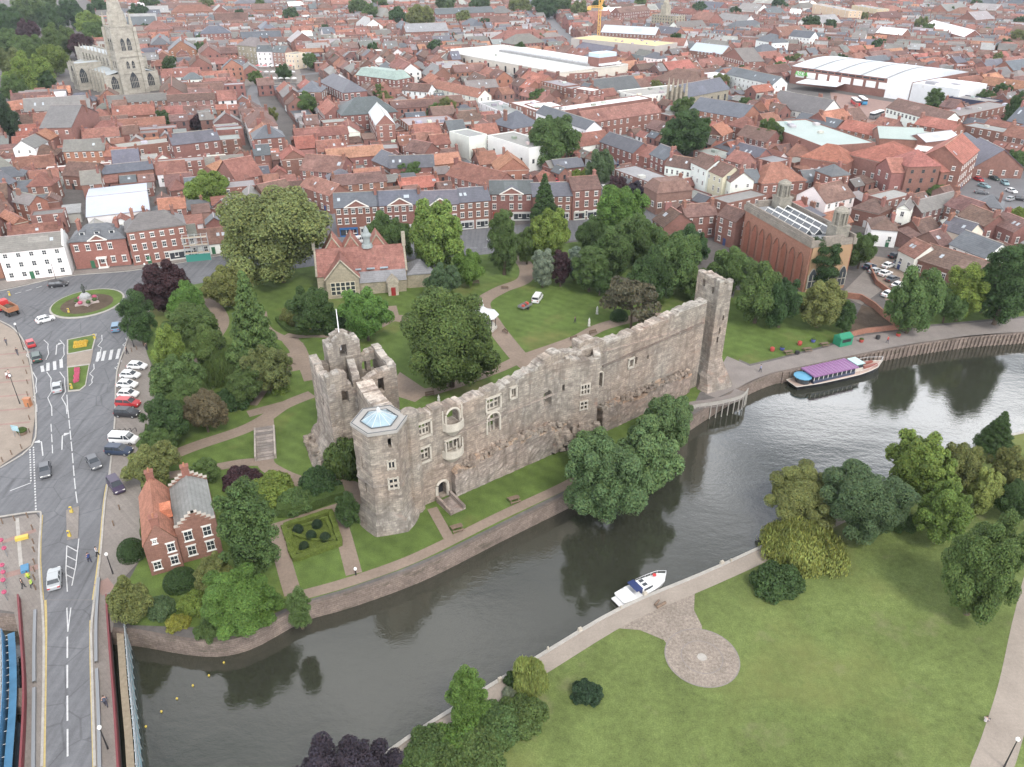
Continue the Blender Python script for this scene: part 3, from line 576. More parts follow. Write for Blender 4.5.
HN = [
 # left town
 (12.7, 148.6, 26.7, 141.8, 8, 8, 'g', 'w', 'g', 'white three-storey house with sash windows below the churchyard trees', dict(wcols=4, rows=3, ww=.9)),
 (28.6, 140, 40.6, 134.3, 8, 8, 'g', 'b', 'o', 'brick house with bright orange roof next to the white three-storey house', dict(wcols=3, rows=3)),
 (42, 146, 62, 139, 6, 9, 'g', 'b', 't', 'red roofed brick house behind the row with a low white pediment', {}),
 (63, 151.5, 104, 150, 7, 9, 'g', 'o', 'g', 'long orange brick house with white pediment below the church', dict(wcols=5, rows=2, chim=1)),
 (104, 156, 123, 156.5, 5, 7, 'g', 'b', 'o', 'small brick house with orange roof at the right end of the pedimented house', {}),
 (54, 135, 92, 131, 6.5, 15, 'x', 'o', 'k', 'large orange brick gable with blue slate roof', dict(rh=5)),
 (29, 156.5, 57, 155, 5, 9, 'h', 'b', 'n', 'brown hipped roof house between the white house and the pediment', {}),
 (27, 187, 51, 186, 6, 9, 'h', 'b', 't', 'house with pyramid roof of red tiles left of the white shed', dict(rh=3.6)),
 (62, 175, 92.5, 177, 5, 10, 'g', 'b', 'n', 'brown roofed brick house touching the back of the white shed', dict(chim=0)),
 (92.5, 175, 153, 168.5, 5, 6, 'g', 'b', 'k', 'long slate roofed range directly behind the white shed', dict(chim=1, wcols=7, rows=1)),
 (157, 174.5, 186, 172, 4.5, 9, 'g', 'w', 't', 'white walled cottage with red roof behind the pale green tree', {}),
 (170.5, 191, 187, 189, 4, 6, 'h', 'b', 't', 'small red pyramid roofed outbuilding left of the pale green tree', dict(rh=3)),
 (172.6, 145, 219.5, 139.5, 8, 9, 'g', 'b', 'k', 'slate roofed brick terrace with white bay windows', dict(wcols=5, rows=2, chim=2)),
 (118, 148, 172, 141.5, 5, 10, 'f', 'b', 'f', 'low flat roofed range left of the slate terrace with bays', {}),
 (200, 172, 216, 173, 5, 9, 'x', 'b', 'o', 'steep orange gable beside the pale green tree', {}),
 (217, 172, 236, 180, 6, 10, 'x', 'b', 't', 'steep brown and red gable right of the pale green tree', {}),
 (212, 208, 234, 211, 5, 8, 'x', 'b', 'g', 'grey gabled cottage between the pale green tree and the big lime', {}),
 (236, 205, 264, 203, 5, 11, 'x', 'b', 'g', 'large grey roof just behind the big lime tree', dict(chim=0)),
 (265, 196, 292, 190, 6, 8, 'g', 'd', 'n', 'dark brick house behind the right side of the big lime tree', {}),
 (14, 224, 28, 221, 5, 12, 'x', 'o', 'o', 'orange roofed barn with gable beside the rubble yard', dict(chim=1)),
 (29, 205, 47, 200, 6, 8, 'x', 'o', 'g', 'grey roofed gable house above the rubble yard', {}),
 (0, 213, 13, 210, 5, 9, 'g', 'b', 'n', 'brown roofed house at the edge left of the orange barn', {}),
 (-8, 172, 12, 166, 6, 9, 'g', 'b', 'g', 'grey roofed house at the edge below the orange chimney stack', {}),
 (-6, 190, 16, 181, 6, 9, 'g', 'o', 'k', 'orange brick house with slate roof at the left edge above the barn', {}),
 # church row
 (105, 103.5, 167, 100, 6, 8, 'g', 'b', 'g', 'long grey roofed brick terrace below the church tower', dict(wcols=8, rows=2, chim=2)),
 (167.6, 102, 215, 99.5, 6, 8, 'g', 'p', 'n', 'brown roofed terrace with pale windows below and right of the church', dict(wcols=6, rows=2)),
 (40, 128, 70, 113, 11, 12, 'x', 'b', 'g', 'tall Victorian brick building with big gable left of the church terrace', dict(rh=6, rows=3)),
 (2, 112, 40, 106, 6, 9, 'g', 'b', 'o', 'brick house with long orange roof beside the dark churchyard yew', {}),
 (183, 80, 203, 79, 7, 9, 'h', 'w', 'k', 'small white house in front of the market square', {}),
 (200, 34, 231, 33, 10, 14, 'h', 'b', 'k', 'grand red brick building with white bands beyond the market', dict(wcols=7, rows=3)),
 (237, 45, 256, 47, 12, 14, 'h', 's', 'g', 'pale stone town hall with a row of columns facing the market square', dict(wcols=5, rows=3)),
 (256.5, 51.5, 272, 51.5, 10, 10, 'g', 'w', 'k', 'white shop front on the market square, leftmost of three', dict(rows=3)),
 (272.3, 52, 284.5, 52.5, 10, 10, 'g', 'p', 'k', 'pink shop front in the middle of three on the market square', dict(rows=3)),
 (284.8, 53, 294, 54, 10, 10, 'f', 'c', 'g', 'narrow cream shop front on the market square beside the pink one', dict(rows=3)),
 # centre
 (298, 92, 321, 92, 10, 14, 'h', 'b', 'k', 'square brick hall with slate pyramid roof behind the steep red gables', dict(wcols=4, rows=2, ww=1.8, wh=2.6)),
 (343, 93, 367, 91, 10, 42, 'h', 'b', 'k', 'long brick hall with a pale slate roof running away from the castle', dict(rows=2, ww=1.6, wh=2.6)),
 (376, 125, 395, 124, 9, 30, 'x', 'b', 'B', 'brick hall with rounded gable and glazed blue grey roof', dict(rh=4, chim=0)),
 (356, 75, 396, 80, 9, 12, 'm', 'b', 'G', 'large brick mansion with green grey mansard roofs', dict(rh=4, chim=2, rows=3)),
 (402, 90, 428, 92, 6, 9, 'g', 'w', 'n', 'white gabled house with brown roof right of the green roofed mansion', {}),
 (430, 87, 478, 97.5, 6, 9, 'g', 'w', 't', 'long white house with red roof running down towards the flat roofs', dict(wcols=9)),
 (478, 102, 507, 114, 6, 12, 'f', 'w', 'f', 'white flat roofed shop below the long white house', {}),
 (318, 152, 347, 150, 6, 9, 'g', 'b', 't', 'red roofed house in front of the glazed hall', {}),
 (339, 133, 360, 132, 5, 14, 'x', 'w', 't', 'white gable with two black windows beside the glazed hall', dict(rh=3, rows=1, wcols=2, chim=0)),
 (282, 160, 306, 158, 7, 10, 'x', 'b', 'r', 'red gabled house with white side wall above the alley', {}),
 (390, 168, 434, 166.5, 5.5, 9, 'g', 'b', 'k', 'slate roofed brick hall behind the small round tree and terrace', dict(chim=0, rows=1)),
 (372, 160, 390, 168, 5, 9, 'g', 'b', 'k', 'lower slate roof at the left end of the slate hall', dict(chim=0)),
 (404, 150, 424, 154, 7, 9, 'g', 'b', 'n', 'brick house with brown roof and tall chimney behind the slate hall', {}),
 (435, 164.5, 461, 162, 4.5, 8, 'g', 'o', 'o', 'low orange roofed range right of the slate hall', dict(chim=0)),
 (446, 175, 495, 188, 5.5, 11, 'g', 'b', 't', 'long red roof behind the fourth shop of the terrace', {}),
 (377, 149, 399, 148, 5, 9, 'f', 'b', 'f', 'flat grey roof with a band of white skylights', dict(wcols=5)),
 (300, 186, 330, 196, 6, 8, 'g', 'b', 't', 'red roofed house above the left end of the terrace', {}),
 (300, 170, 340, 173, 5.5, 12, 'g', 'b', 'n', 'wide brown roof house behind the first shop of the terrace', {}),
 (469, 137, 487, 134, 9, 14, 'f', 'w', 'f', 'bright white rendered block beside the oak in the town', dict(win=None)),
 (487.5, 135, 529, 148, 9, 13, 'f', 'w', 'f', 'long white rendered wing behind the oak in the town', dict(win='d', rows=1, wcols=3)),
 (497, 171, 529, 169.5, 5, 12, 'x', 'o', 'o', 'orange gabled house left of the oak in the town', {}),
 (556, 169, 584, 166, 4, 7, 'g', 'b', 'k', 'small slate roofed brick house under the town oak', {}),
 (512, 129, 541, 124.5, 8, 15, 'h', 'b', 'k', 'brick building with hipped slate roof behind the town oak', dict(chim=2)),
 (536, 112.5, 586, 129.5, 8, 8, 'g', 'w', 'k', 'long white building with slate roof right of the town oak', dict(wcols=8, rows=2, chim=0)),
 (509, 102, 536, 110.5, 8, 15, 'f', 'b', 'W', 'brick block with bright white flat roof left of the long mansard', dict(rows=2)),
 (536.5, 108, 564, 105.5, 8.3, 13, 'f', 'b', 'W', 'second bright white flat roof between brick parapets', {}),
 (564, 110.5, 652, 98, 9, 10, 'f', 'b', 'W', 'very long white flat roof above the brick mansard terrace', dict(win=None)),
 (586, 123, 661, 112, 7.5, 10, 'g', 'b', 't', 'long brick mansard terrace with red roof below the white flat roof', dict(wcols=12, rows=2, chim=2, rh=4)),
 (573, 88, 592, 91, 11, 8, 'f', 'b', 'W', 'small brick rooftop block with white top above the flat roofs', {}),
 (600, 141.5, 633, 153, 7, 9, 'g', 'b', 'k', 'brick house row with slate roof behind the purple trees', dict(wcols=6, rows=2)),
 (634, 154, 650, 158, 6, 9, 'g', 'b', 't', 'red roofed house between the brick row and the white houses', {}),
 (650, 154, 664.5, 160, 8, 9, 'g', 'b', 'k', 'red brick house with white windows joining the white houses', dict(rows=3)),
 (665, 165, 691, 169.5, 8, 8, 'g', 'w', 'n', 'white house with brown roof, lower of the white street fronts', dict(rows=2, wcols=5, ww=.9)),
 (691.2, 162, 707, 169.5, 10.5, 8, 'g', 'w', 'n', 'tall white street front beside the cream one', dict(rows=3, ww=.9)),
 (707.3, 170, 723, 176.8, 10, 8, 'g', 'c', 'n', 'tall cream street front between two white ones', dict(rows=3, ww=.9)),
 (723.3, 177, 731, 182, 9, 8, 'g', 'w', 'n', 'narrow white end house at the corner of the street', dict(rows=3, ww=.9)),
 (611.5, 168.5, 648, 182, 6, 11, 'f', 'b', 'f', 'long grey flat roof building beside the purple trees', dict(wcols=8, rows=2)),
 (657, 193.5, 692.5, 190, 7, 9, 'm', 'p', 'n', 'brown mansard block with five white windows above the castle woods', dict(rh=3, rows=1, wcols=5, ww=1.4)),
 (686, 217, 717, 214.5, 7, 7, 'g', 'b', 'n', 'brown roofed brick range above the castle woods', dict(chim=2)),
 (717.6, 215, 736, 222, 8, 7, 'g', 'b', 'n', 'brick house wing with white windows left of the museum hall', dict(rows=3)),
 (653, 219.5, 664, 227, 6, 10, 'g', 'b', 'n', 'little brown gabled wing at the edge of the castle woods', {}),
 (731, 184.5, 761.6, 182, 8, 9, 'g', 'b', 'k', 'deep red brick shop with slate roof behind the museum hall turret', dict(rows=2, wcols=3)),
 (761.8, 184, 806, 180.5, 8, 13, 'h', 'b', 't', 'big red tiled hipped house behind the museum hall', dict(chim=2, rows=2, rh=5)),
 (806, 182, 831, 180, 6, 8, 'g', 'b', 'k', 'low slate roofed shop behind the glass roof of the museum hall', {}),
 (831.5, 176.5, 850, 174.5, 10, 8, 'h', 'b', 'k', 'tall brick shop with three columns of white windows', dict(wcols=3, rows=3, wh=2)),
 (690, 109, 742, 118, 8, 15, 'g', 'o', 'k', 'orange brick hall with wide weathered slate roof', dict(wcols=8, chim=0, rh=4.5)),
 (726, 74, 773, 84.5, 9, 10, 'g', 'w', 'k', 'long white three-storey block with regular windows near the supermarket', dict(wcols=11, rows=3)),
 (700, 133, 722, 136, 6, 12, 'x', 'b', 'o', 'orange roofed building right of the dense town tree', {}),
 (737, 135, 766, 142, 6, 10, 'g', 'b', 'n', 'brown roof house below the small round street tree', {}),
 # red leisure complex
 (757, 121.5, 822, 146, 9, 24, 'f', 'b', 'M', 'large brick hall with wide pale green flat roof', dict(win=None, name='hall', cat='hall')),
 (801, 157, 846, 164, 7.5, 13, 'h', 'b', 'r', 'low red hipped wing below the pale green roof', dict(rows=1, chim=0)),
 (846, 154, 898, 166, 9, 22, 'h', 'b', 'r', 'broad red tiled roof in the middle of the leisure building', dict(rows=1, chim=0, rh=5)),
 (892, 172.5, 907, 172, 8, 10, 'g', 'b', 'r', 'left stair wing of the arched red brick building', dict(rows=2, chim=0)),
 (908, 167, 941, 166, 10, 12, 'h', 'b', 'r', 'red brick building with arched central window and hipped roof', dict(wcols=3, rows=3, chim=0, win='d')),
 (941.3, 172, 962, 170, 8, 12, 'g', 'b', 'r', 'right wing of the arched red brick building', dict(rows=2, chim=0, win='d')),
 (962.5, 164, 979, 150, 11, 14, 'g', 'b', 'r', 'tall end gable of the red brick leisure building', dict(rows=3, chim=0)),
 (880, 138, 925, 140, 8, 16, 'g', 'b', 'M', 'pale green metal roof behind the arched building', dict(win=None, rh=3, chim=0)),
 (912, 150, 946, 154, 8.5, 12, 'f', 'b', 'W', 'white flat roof tucked inside the leisure building', dict(win=None)),
 (926, 142, 960, 138, 8, 10, 'g', 'b', 'L', 'small white pitched roof inside the leisure building', dict(win=None, rh=2, chim=0)),
 # riverside right
 (899, 250, 915, 258, 5, 8, 'g', 'w', 't', 'white ended workshop beside the crowded yard of cars', dict(rows=1, chim=0, rh=3)),
 (915.5, 258.5, 991, 283, 4.5, 11, 'g', 'b', 'n', 'long brown roofed workshop range above the quay trees', dict(rows=1, chim=0, rh=3)),
 (950, 244, 985, 258, 6, 9, 'g', 'w', 'k', 'slate roofed white gable house behind the long workshop', dict(chim=0)),
 (897, 208, 910, 210, 7, 8, 'x', 'w', 'g', 'white gable behind the chimney cluster', {}),
 (852, 208, 879, 214, 5, 9, 'h', 'b', 'n', 'brown hipped house left of the white gable', dict(chim=2)),
 (872, 229, 898, 231, 5, 9, 'h', 'w', 'n', 'white walled house with brown hipped roof beside the museum trees', {}),
 (974, 205, 1002, 209, 6, 8, 'h', 'b', 'k', 'slate roofed house beside the right hand car park', {}),
 (945, 205, 972, 214, 6, 8, 'g', 'b', 'n', 'brown roofed brick house below the arched building tree', {}),
 (958, 215, 985, 226, 5, 8, 'g', 'b', 'n', 'brown roofed cottage left of the walled gardens', {}),
 (990, 222, 1014, 232, 5, 8, 'g', 'b', 'n', 'small cottage near the right edge above the tall dark trees', {}),
 (984, 253, 1008, 262, 4, 8, 'g', 'w', 'n', 'low white cottage with brown roof at the end of the workshop', {}),
 (940, 228, 966, 236, 5, 8, 'g', 'c', 'k', 'cream walled slate roofed house in the dense yard', {}),
 # around supermarket
 (886.5, 107.5, 942, 122.5, 7, 11, 'g', 'w', 'n', 'long brown roofed building with two rows of big windows by the bus stands', dict(wcols=14, rows=2, chim=0, ww=1.4)),
 (949, 96.5, 992, 102.5, 6, 12, 'f', 'k', 'f', 'dark navy flat roofed block right of the supermarket', dict(win=None)),
 (961, 116, 1013, 104.5, 7, 12, 'f', 'b', 'f', 'brick flat roofed building with windows right of the navy block', dict(wcols=9)),
 (980, 84, 1040, 92, 7, 10, 'g', 'b', 'o', 'long brick terrace with orange roof at the right edge behind the navy block', dict(chim=2)),
 (813, 4, 849, 11, 14, 14, 'f', 'y', 'f', 'cream apartment block beyond the supermarket, larger of two', dict(rows=5, wcols=6)),
 (852, 5, 877, 9, 13, 14, 'f', 'y', 'f', 'cream apartment block, right and smaller of two', dict(rows=5, wcols=5)),
 (940, 26, 982, 37, 7, 14, 'g', 'b', 'W', 'white roofed sports hall far right of the apartment blocks', dict(win=None, chim=0)),
 (756, 40, 773, 43, 11, 14, 'h', 'w', 'k', 'white fronted classical building left of the supermarket', dict(rows=3)),
 (789, 36, 810, 38, 9, 12, 'g', 'w', 'k', 'pale gabled building behind the supermarket left end', {}),
 (999, 155, 1024, 168, 4, 18, 'g', 'b', 'k', 'long low slate building behind the right hand car park', dict(chim=0)),
 (975, 142, 1000, 158, 4, 14, 'h', 'b', 'k', 'low slate building joined to the car park entrance', dict(chim=0)),
 (436, 14.5, 494, 12, 10, 14, 'g', 'b', 'k', 'big red brick hall with slate roof beyond the car park block', dict(wcols=9)),
 (316, 21.5, 338, 21.5, 6, 8, 'g', 'w', 'n', 'plain white walled shed with brown roof under the far trees', dict(win=None)),
 (601, 32, 655, 35, 10, 14, 'g', 'b', 'B', 'long blue grey roof behind the yellow scaffold roof', dict(chim=0)),
 (620, 13, 650, 10, 13, 12, 'g', 'b', 'n', 'tall red brick mill beyond the crane', dict(rows=4)),
 (670, 12, 690, 14, 10, 12, 'g', 'b', 't', 'red brick mill annexe right of the stone tower', dict(rows=3)),
 (690, 50, 722, 54, 8, 13, 'g', 'b', 'L', 'brick shed with pale roof behind the stone chapel', dict(chim=0)),
 (722, 56, 745, 62, 8, 14, 'x', 'b', 'g', 'brick gable with grey roof behind the long white block', {}),
 (644, 57, 658, 59, 9, 9, 'h', 'w', 'k', 'white corner house right of the brick stair tower', {}),
]
for i, (x1, y1, x2, y2, h_, d_, kd, wc, rc, lb, kw) in enumerate(HN):
    kw = dict(kw); kw.setdefault('name', {'f': 'flat_roofed_building', 'x': 'gabled_house', 'h': 'hipped_house'}.get(kd, 'town_house')); kw.setdefault('seed', i + 20)
    if kd == 'f': kw.setdefault('cat', 'building')
    hp(x1, y1, x2, y2, h_, d_, kd, wc, rc, lb, **kw)
# the big white shed among the houses
hp(87, 217, 149, 210, 5, 33, 'g', 'w', 'L', 'large white metal roofed shed among the houses behind the Georgian house', name='shed', cat='shed', win=None, rh=1.6, chim=0, seed=3)
# ---------------------------------------------------------------- large landmarks of the town
def local(root, A, rz): return root
# supermarket
def big(name, label, cat, px, z, group=None):
    A, B, Cc = (G(x, y, z)[:2] for x, y in px)
    rz = math.atan2(B[1] - A[1], B[0] - A[0]); w = math.hypot(B[0] - A[0], B[1] - A[1])
    n = (-math.sin(rz), math.cos(rz)); d = (Cc[0] - B[0]) * n[0] + (Cc[1] - B[1]) * n[1]
    FOOT.append([A, B, (B[0] + n[0] * d, B[1] + n[1] * d), (A[0] + n[0] * d, A[1] + n[1] * d)])
    return empty(name, (A[0], A[1], 0), rz, label, cat, group), w, d
def text(s, size, parent, loc, rot, m, ext=.03, name='sign_lettering'):
    cu = bpy.data.curves.new(name, 'FONT'); cu.body = s; cu.size = size; cu.extrude = ext; cu.align_x = 'CENTER'; cu.materials.append(m)
    tmp = bpy.data.objects.new('tmp', cu); C.objects.link(tmp); bpy.context.view_layer.update()
    me = bpy.data.meshes.new_from_object(tmp.evaluated_get(bpy.context.evaluated_depsgraph_get())); bpy.data.objects.remove(tmp)
    o = bpy.data.objects.new(name, me); C.objects.link(o); o.parent = parent; o.location = loc; o.rotation_euler = rot; return o
mat('sign_green', (.10, .52, .07), .5); mat('plain_white', (.78, .78, .76), .7, [(.5, .05)]); mat('black_paint', (.02, .02, .022), .5)
r_, w, d = big('supermarket', 'huge white roofed supermarket with red brick panels and a green sign', 'supermarket', [(792, 66), (914, 82), (926, 65)], 10)
d = 62
b = MB(); b.col = WALL['b']; b.prism([(0, 0), (w, 0), (w, d), (0, d)], 0, 9.9, top=False); b.build('wall', MAT['brick'], r_)
b = MB(); b.col = (.50, .54, .58)
n = 10
for i in range(n):
    a0, a1 = i / n, (i + 1) / n
    z0, z1 = 10 + 3.2 * math.sin(math.pi * a0), 10 + 3.2 * math.sin(math.pi * a1)
    b.poly([(0, a0 * d, z0), (w, a0 * d, z0), (w, a1 * d, z1), (0, a1 * d, z1)])
for x in (0, w):
    b.poly([(x, i / n * d, 10 + 3.2 * math.sin(math.pi * i / n)) for i in range(n + 1)][::(1 if x == 0 else -1)])
b.col = (.24, .24, .24)
for k in range(1, 5):
    x = w * k / 5
    for i in range(n):
        a0, a1 = i / n, (i + 1) / n; z0, z1 = 10.15 + 3.2 * math.sin(math.pi * a0), 10.15 + 3.2 * math.sin(math.pi * a1)
        b.poly([(x - .9, a0 * d, z0), (x + .9, a0 * d, z0), (x + .9, a1 * d, z1), (x - .9, a1 * d, z1)])
b.build('roof', MAT['roof_metal'], r_)
for k in range(8):
    b = MB(); x = w * (.06 + .1 * k) + 2; b.col = (.78, .78, .76); b.box((x, -.1, 5.9), (w * .075, .3, 3.4)); b.build('wall_panel', MAT['render'], r_)
for k in range(12):
    b = MB(); b.col = (.03, .03, .035); b.box((w * (.12 + .058 * k), -.08, 9.0), (w * .045, .2, .8)); b.build('window', MAT['glass'], r_)
b = MB(); b.col = (.8, .8, .8); b.box((w * .9, -.3, 5), (w * .18, .8, 10.4)); b.build('white_bay', MAT['render'], r_)
text('ASDA', 3.6, r_, (w * .1, -.55, 5.2), (R(90), 0, 0), MAT['sign_green'], .1)
b = MB(); b.col = (.7, .72, .74); b.box((w * .35, -9, 4.2), (w * .3, 16, .5), 0.25); b.build('canopy', MAT['roof_metal'], r_)
b = MB(); b.col = (.62, .63, .64); b.box((w + 13, 14, 4.8), (26, 30, 9.6)); b.col = (.75, .75, .75); b.box((w + 14, 14, 9.9), (20, 22, .7)); b.col = (.3, .3, .32); b.box((w + 8, 4, 10.2), (5, 5, 1.4)); b.box((w + 19, 8, 10.2), (4, 3, 1.2)); b.build('service_wing', MAT['render'], r_)
# multi-storey car park with a pale deck
r_, w, d = big('car_park_block', 'long pale multi-storey block with a grey and white roof deck', 'building', [(438, 51), (558, 73), (600, 61)], 9)
d = 58
b = MB(); b.col = (.58, .54, .47); b.prism([(0, 0), (w, 0), (w, d), (0, d)], 0, 9, top=False); b.build('wall', MAT['render'], r_)
b = MB(); b.col = (.50, .50, .49); b.poly([(.4, .4, 8.6), (w - .4, .4, 8.6), (w - .4, d - .4, 8.6), (.4, d - .4, 8.6)]); b.col = (.62, .6, .56)
b.box((w / 2, .25, 9.1), (w, .5, 1)); b.box((w / 2, d - .25, 9.1), (w, .5, 1)); b.box((.25, d / 2, 9.1), (.5, d - 1, 1)); b.box((w - .25, d / 2, 9.1), (.5, d - 1, 1))
b.col = (.28, .28, .28); b.box((w * .55, d * .62, 9.2), (w * .7, 2.5, 1.2)); b.col = (.66, .67, .68); b.box((w * .6, d * .8, 10.1), (w * .75, d * .3, 1.0)); b.build('roof_deck', MAT['roof_flat'], r_)
for k in range(14):
    b = MB(); b.box((w * (k + .5) / 14, -.06, 5.6), (1.7, .15, 3.6)); b.build('window', MAT['glass'], r_)
for k in range(14):
    b = MB(); b.box((w * (k + .5) / 14, -.06, 1.9), (1.7, .15, 2.4)); b.build('window', MAT['glass'], r_)
hp(558.5, 74, 598, 72, 8, 10, 'f', 'b', 'f', 'brick ramp block at the end of the pale car park', name='flat_roofed_building', cat='building', rows=2)
p = hp(599, 58, 617, 56, 14, 10, 'f', 'b', 'B', 'brick stair tower with pale blue top beside the car park', name='stair_tower', cat='tower', win=None)
b = MB(); b.col = (.45, .55, .62); w_ = HOUSES[-1][1]; b.box((0, 5, 15.2), (w_ - .4, 9.4, 2.4)); b.build('plant_room', MAT['roof_metal'], p)
# scaffold roof
p = hp(571, 38, 655, 46, 11, 30, 'f', 'g', 'Y', 'yellow boarded temporary roof under the crane', name='building_site', cat='building site', win=None)
# crane
X, Y, _ = G(598, 48)
mat('crane_paint', (.62, .36, .08), .5)
cr_ = empty('tower_crane', (X, Y, 0), 0, 'yellow orange tower crane standing over the building site', 'crane')
def lattice(b, A, Bq, s, n):
    A = np.array(A, float); Bq = np.array(Bq, float); d = (Bq - A) / n; u = d / np.linalg.norm(d)
    h = np.array((0, 0, 1.)) if abs(u[2]) < .9 else np.array((1., 0, 0)); e1 = np.cross(u, h); e1 /= np.linalg.norm(e1); e2 = np.cross(u, e1)
    cs = [(e1 * a + e2 * c) * s for a, c in ((1, 1), (1, -1), (-1, -1), (-1, 1))]
    for c in cs: b.tube([A + c, Bq + c], .22, 4)
    for i in range(n):
        for k in range(4): b.tube([A + d * i + cs[k], A + d * (i + 1) + cs[(k + 1) % 4]], .12, 3)
b = MB(); lattice(b, (0, 0, 0), (0, 0, 48), .9, 18); b.build('mast', MAT['crane_paint'], cr_)
b = MB(); b.box((1.4, 0, 30), (2.0, 1.8, 2.2)); b.build('cab', MAT['crane_paint'], cr_)
b = MB(); lattice(b, (0, 0, 31), (14, 6, 60), .6, 14); b.build('jib', MAT['crane_paint'], cr_)
b = MB(); lattice(b, (0, 0, 31), (-9, -3, 31), .6, 4); b.box((-9, -3, 30), (3, 3, 2.5)); b.build('counter_jib', MAT['crane_paint'], cr_)

# parish church
mat('church_stone', (.37, .345, .295), .9, [(.1, .12), (.6, .15), (3, .15)], brick=(1.0, .45, .03, .1), spec=.2, stain=[(.2, .5, .8, (.20, .185, .155), 3)])
mat('lead_roof', (.33, .36, .37), .6, [(.2, .12), (1.5, .1)], spec=.4)
base = G(133, 92)
ch = empty('parish_church', (base[0], base[1], 0), R(133), 'tall stone parish church with a spire, lead roofs and traceried windows', 'church')
FOOT.append([G(56, 70)[:2], G(75, 100)[:2], G(160, 108)[:2], G(165, 80)[:2], G(90, 58)[:2]])
# local: +x runs from the tower along the nave
def arch_pts(w, h, n=8):
    pts = [(-w / 2, 0), (w / 2, 0)]
    for k in range(n + 1):
        t = k / n; x = w / 2 - t * w; pts.append((x, h - w * .9 * (abs(x) / (w / 2)) ** 1.7 * .9))
    return pts
def arch_window(parent, loc, rz, w, h, name='window', fr='church_stone'):
    b = MB(); o = arch_pts(w + .5, h + .3); i_ = arch_pts(w, h); b.mi = 0
    b.raw([(x, -.25, z) for x, z in o] + [(x, 0, z) for x, z in o], [tuple(range(len(o)))[::1]] + [(k, len(o) + k, len(o) + (k + 1) % len(o), (k + 1) % len(o)) for k in range(len(o))])
    b.mi = 1; b.raw([(x, -.27, z + .15) for x, z in i_], [tuple(range(len(i_)))])
    b.mi = 0
    nm = max(1, int(w / 1.1))
    for k in range(1, nm + 1):
        x = -w / 2 + w * k / (nm + 1); b.box((x, -.3, h * .38), (.16, .12, h * .7))
    b.box((0, -.3, h * .4), (w, .12, .16))
    ob = b.build(name, [MAT[fr], MAT['glass']], parent); ob.location = loc; ob.rotation_euler = (0, 0, rz); return ob
TW = 13.0; TZ = 36
b = MB()
b.box((0, 0, TZ / 2), (TW, TW, TZ), taper=.90)
for z in (11, 20, 35.6): b.box((0, 0, z), (TW * (1 - z * .0028) + .7, TW * (1 - z * .0028) + .7, .6))
for a in (-1, 1):
    for c in (-1, 1):
        b.box((a * (TW / 2 - .3), c * (TW / 2 - .3), TZ / 2 - .5), (2.4, 2.4, TZ - 1), taper=.7); b.lathe([(.9, TZ), (.9, TZ + 2), (.05, TZ + 7)], (a * 5.4, c * 5.4, 0), 6)
b.build('tower', MAT['church_stone'], ch)
b = MB(); b.lathe([(5.2, TZ), (4.6, TZ + 3), (.15, TZ + 36)], (0, 0, 0), 8); 
for k in range(4):
    a = k * math.pi / 2; b.box((4.2 * math.cos(a), 4.2 * math.sin(a), TZ + 4), (1.8, 1.8, 6), a, taper=.3)
b.build('spire', MAT['church_stone'], ch)
for fz, rz, px_, py_ in ((0, R(-90), -TW / 2, 0), (0, R(0), 0, -TW / 2), (0, R(180), 0, TW / 2)):
    sx, sy = (px_ / (TW / 2), py_ / (TW / 2))
    arch_window(ch, (px_, py_, 3 if px_ else 3), rz, 4.4, 8.5)
    for q in (-1, 1):
        off = lambda z: (TW / 2 * (1 - z * .0028)); ox, oy = sx * (off(22)), sy * off(22)
        arch_window(ch, (ox + q * 1.7 * abs(sy), oy + q * 1.7 * abs(sx), 23), rz, 2.2, 6.5)
        arch_window(ch, (sx * off(13) + q * 1.5 * abs(sy), sy * off(13) + q * 1.5 * abs(sx), 13.5), rz, 1.5, 4)
def battlement(b, x0, x1, y, z, n):
    for k in range(n): b.box((x0 + (x1 - x0) * (k + .5) / n, y, z + .35), (abs(x1 - x0) / n * .55, .4, .8))
NL = 72
b = MB(); b.prism([(5, -5.5), (NL, -5.5), (NL, 5.5), (5, 5.5)], 0, 19, top=False); battlement(b, 6, NL, -5.4, 19, 26); battlement(b, 6, NL, 5.4, 19, 26)
for k in range(9): b.lathe([(.35, 19), (.35, 20.5), (.03, 23)], (9 + k * 6.5, -5.5, 0), 5); b.lathe([(.35, 19), (.35, 20.5), (.03, 23)], (9 + k * 6.5, 5.5, 0), 5)
b.build('nave_wall', MAT['church_stone'], ch)
b = MB(); b.prism([(-4, -14), (NL - 6, -14), (NL - 6, 14), (-4, 14)], 0, 11, top=False)
battlement(b, -4, NL - 6, -13.9, 11, 26); battlement(b, -4, NL - 6, 13.9, 11, 26)
for k in range(11):
    for s in (-1, 1): b.box((-3.5 + k * 6, s * 14.6, 5.6), (1.2, 1.6, 11.2), taper=.8); b.lathe([(.35, 11), (.35, 12.5), (.03, 14.5)], (-3.5 + k * 6, s * 14.2, 0), 5)
b.build('aisle_wall', MAT['church_stone'], ch)
b = MB(); b.prism([(26, -21), (36, -21), (36, 21), (26, 21)], 0, 15, top=False)
for s in (-1, 1): battlement(b, 26, 36, s * 20.9, 15, 6)
b.build('transept_wall', MAT['church_stone'], ch)
b = MB(); b.poly([(5, -5.3, 18.6), (NL, -5.3, 18.6), (NL, 0, 19.6), (5, 0, 19.6)]); b.poly([(5, 0, 19.6), (NL, 0, 19.6), (NL, 5.3, 18.6), (5, 5.3, 18.6)])
for s in (-1, 1): b.poly([(-4, s * 14, 10.6), (NL - 6, s * 14, 10.6), (NL - 6, s * 5.5, 12.4), (-4, s * 5.5, 12.4)][::-s])
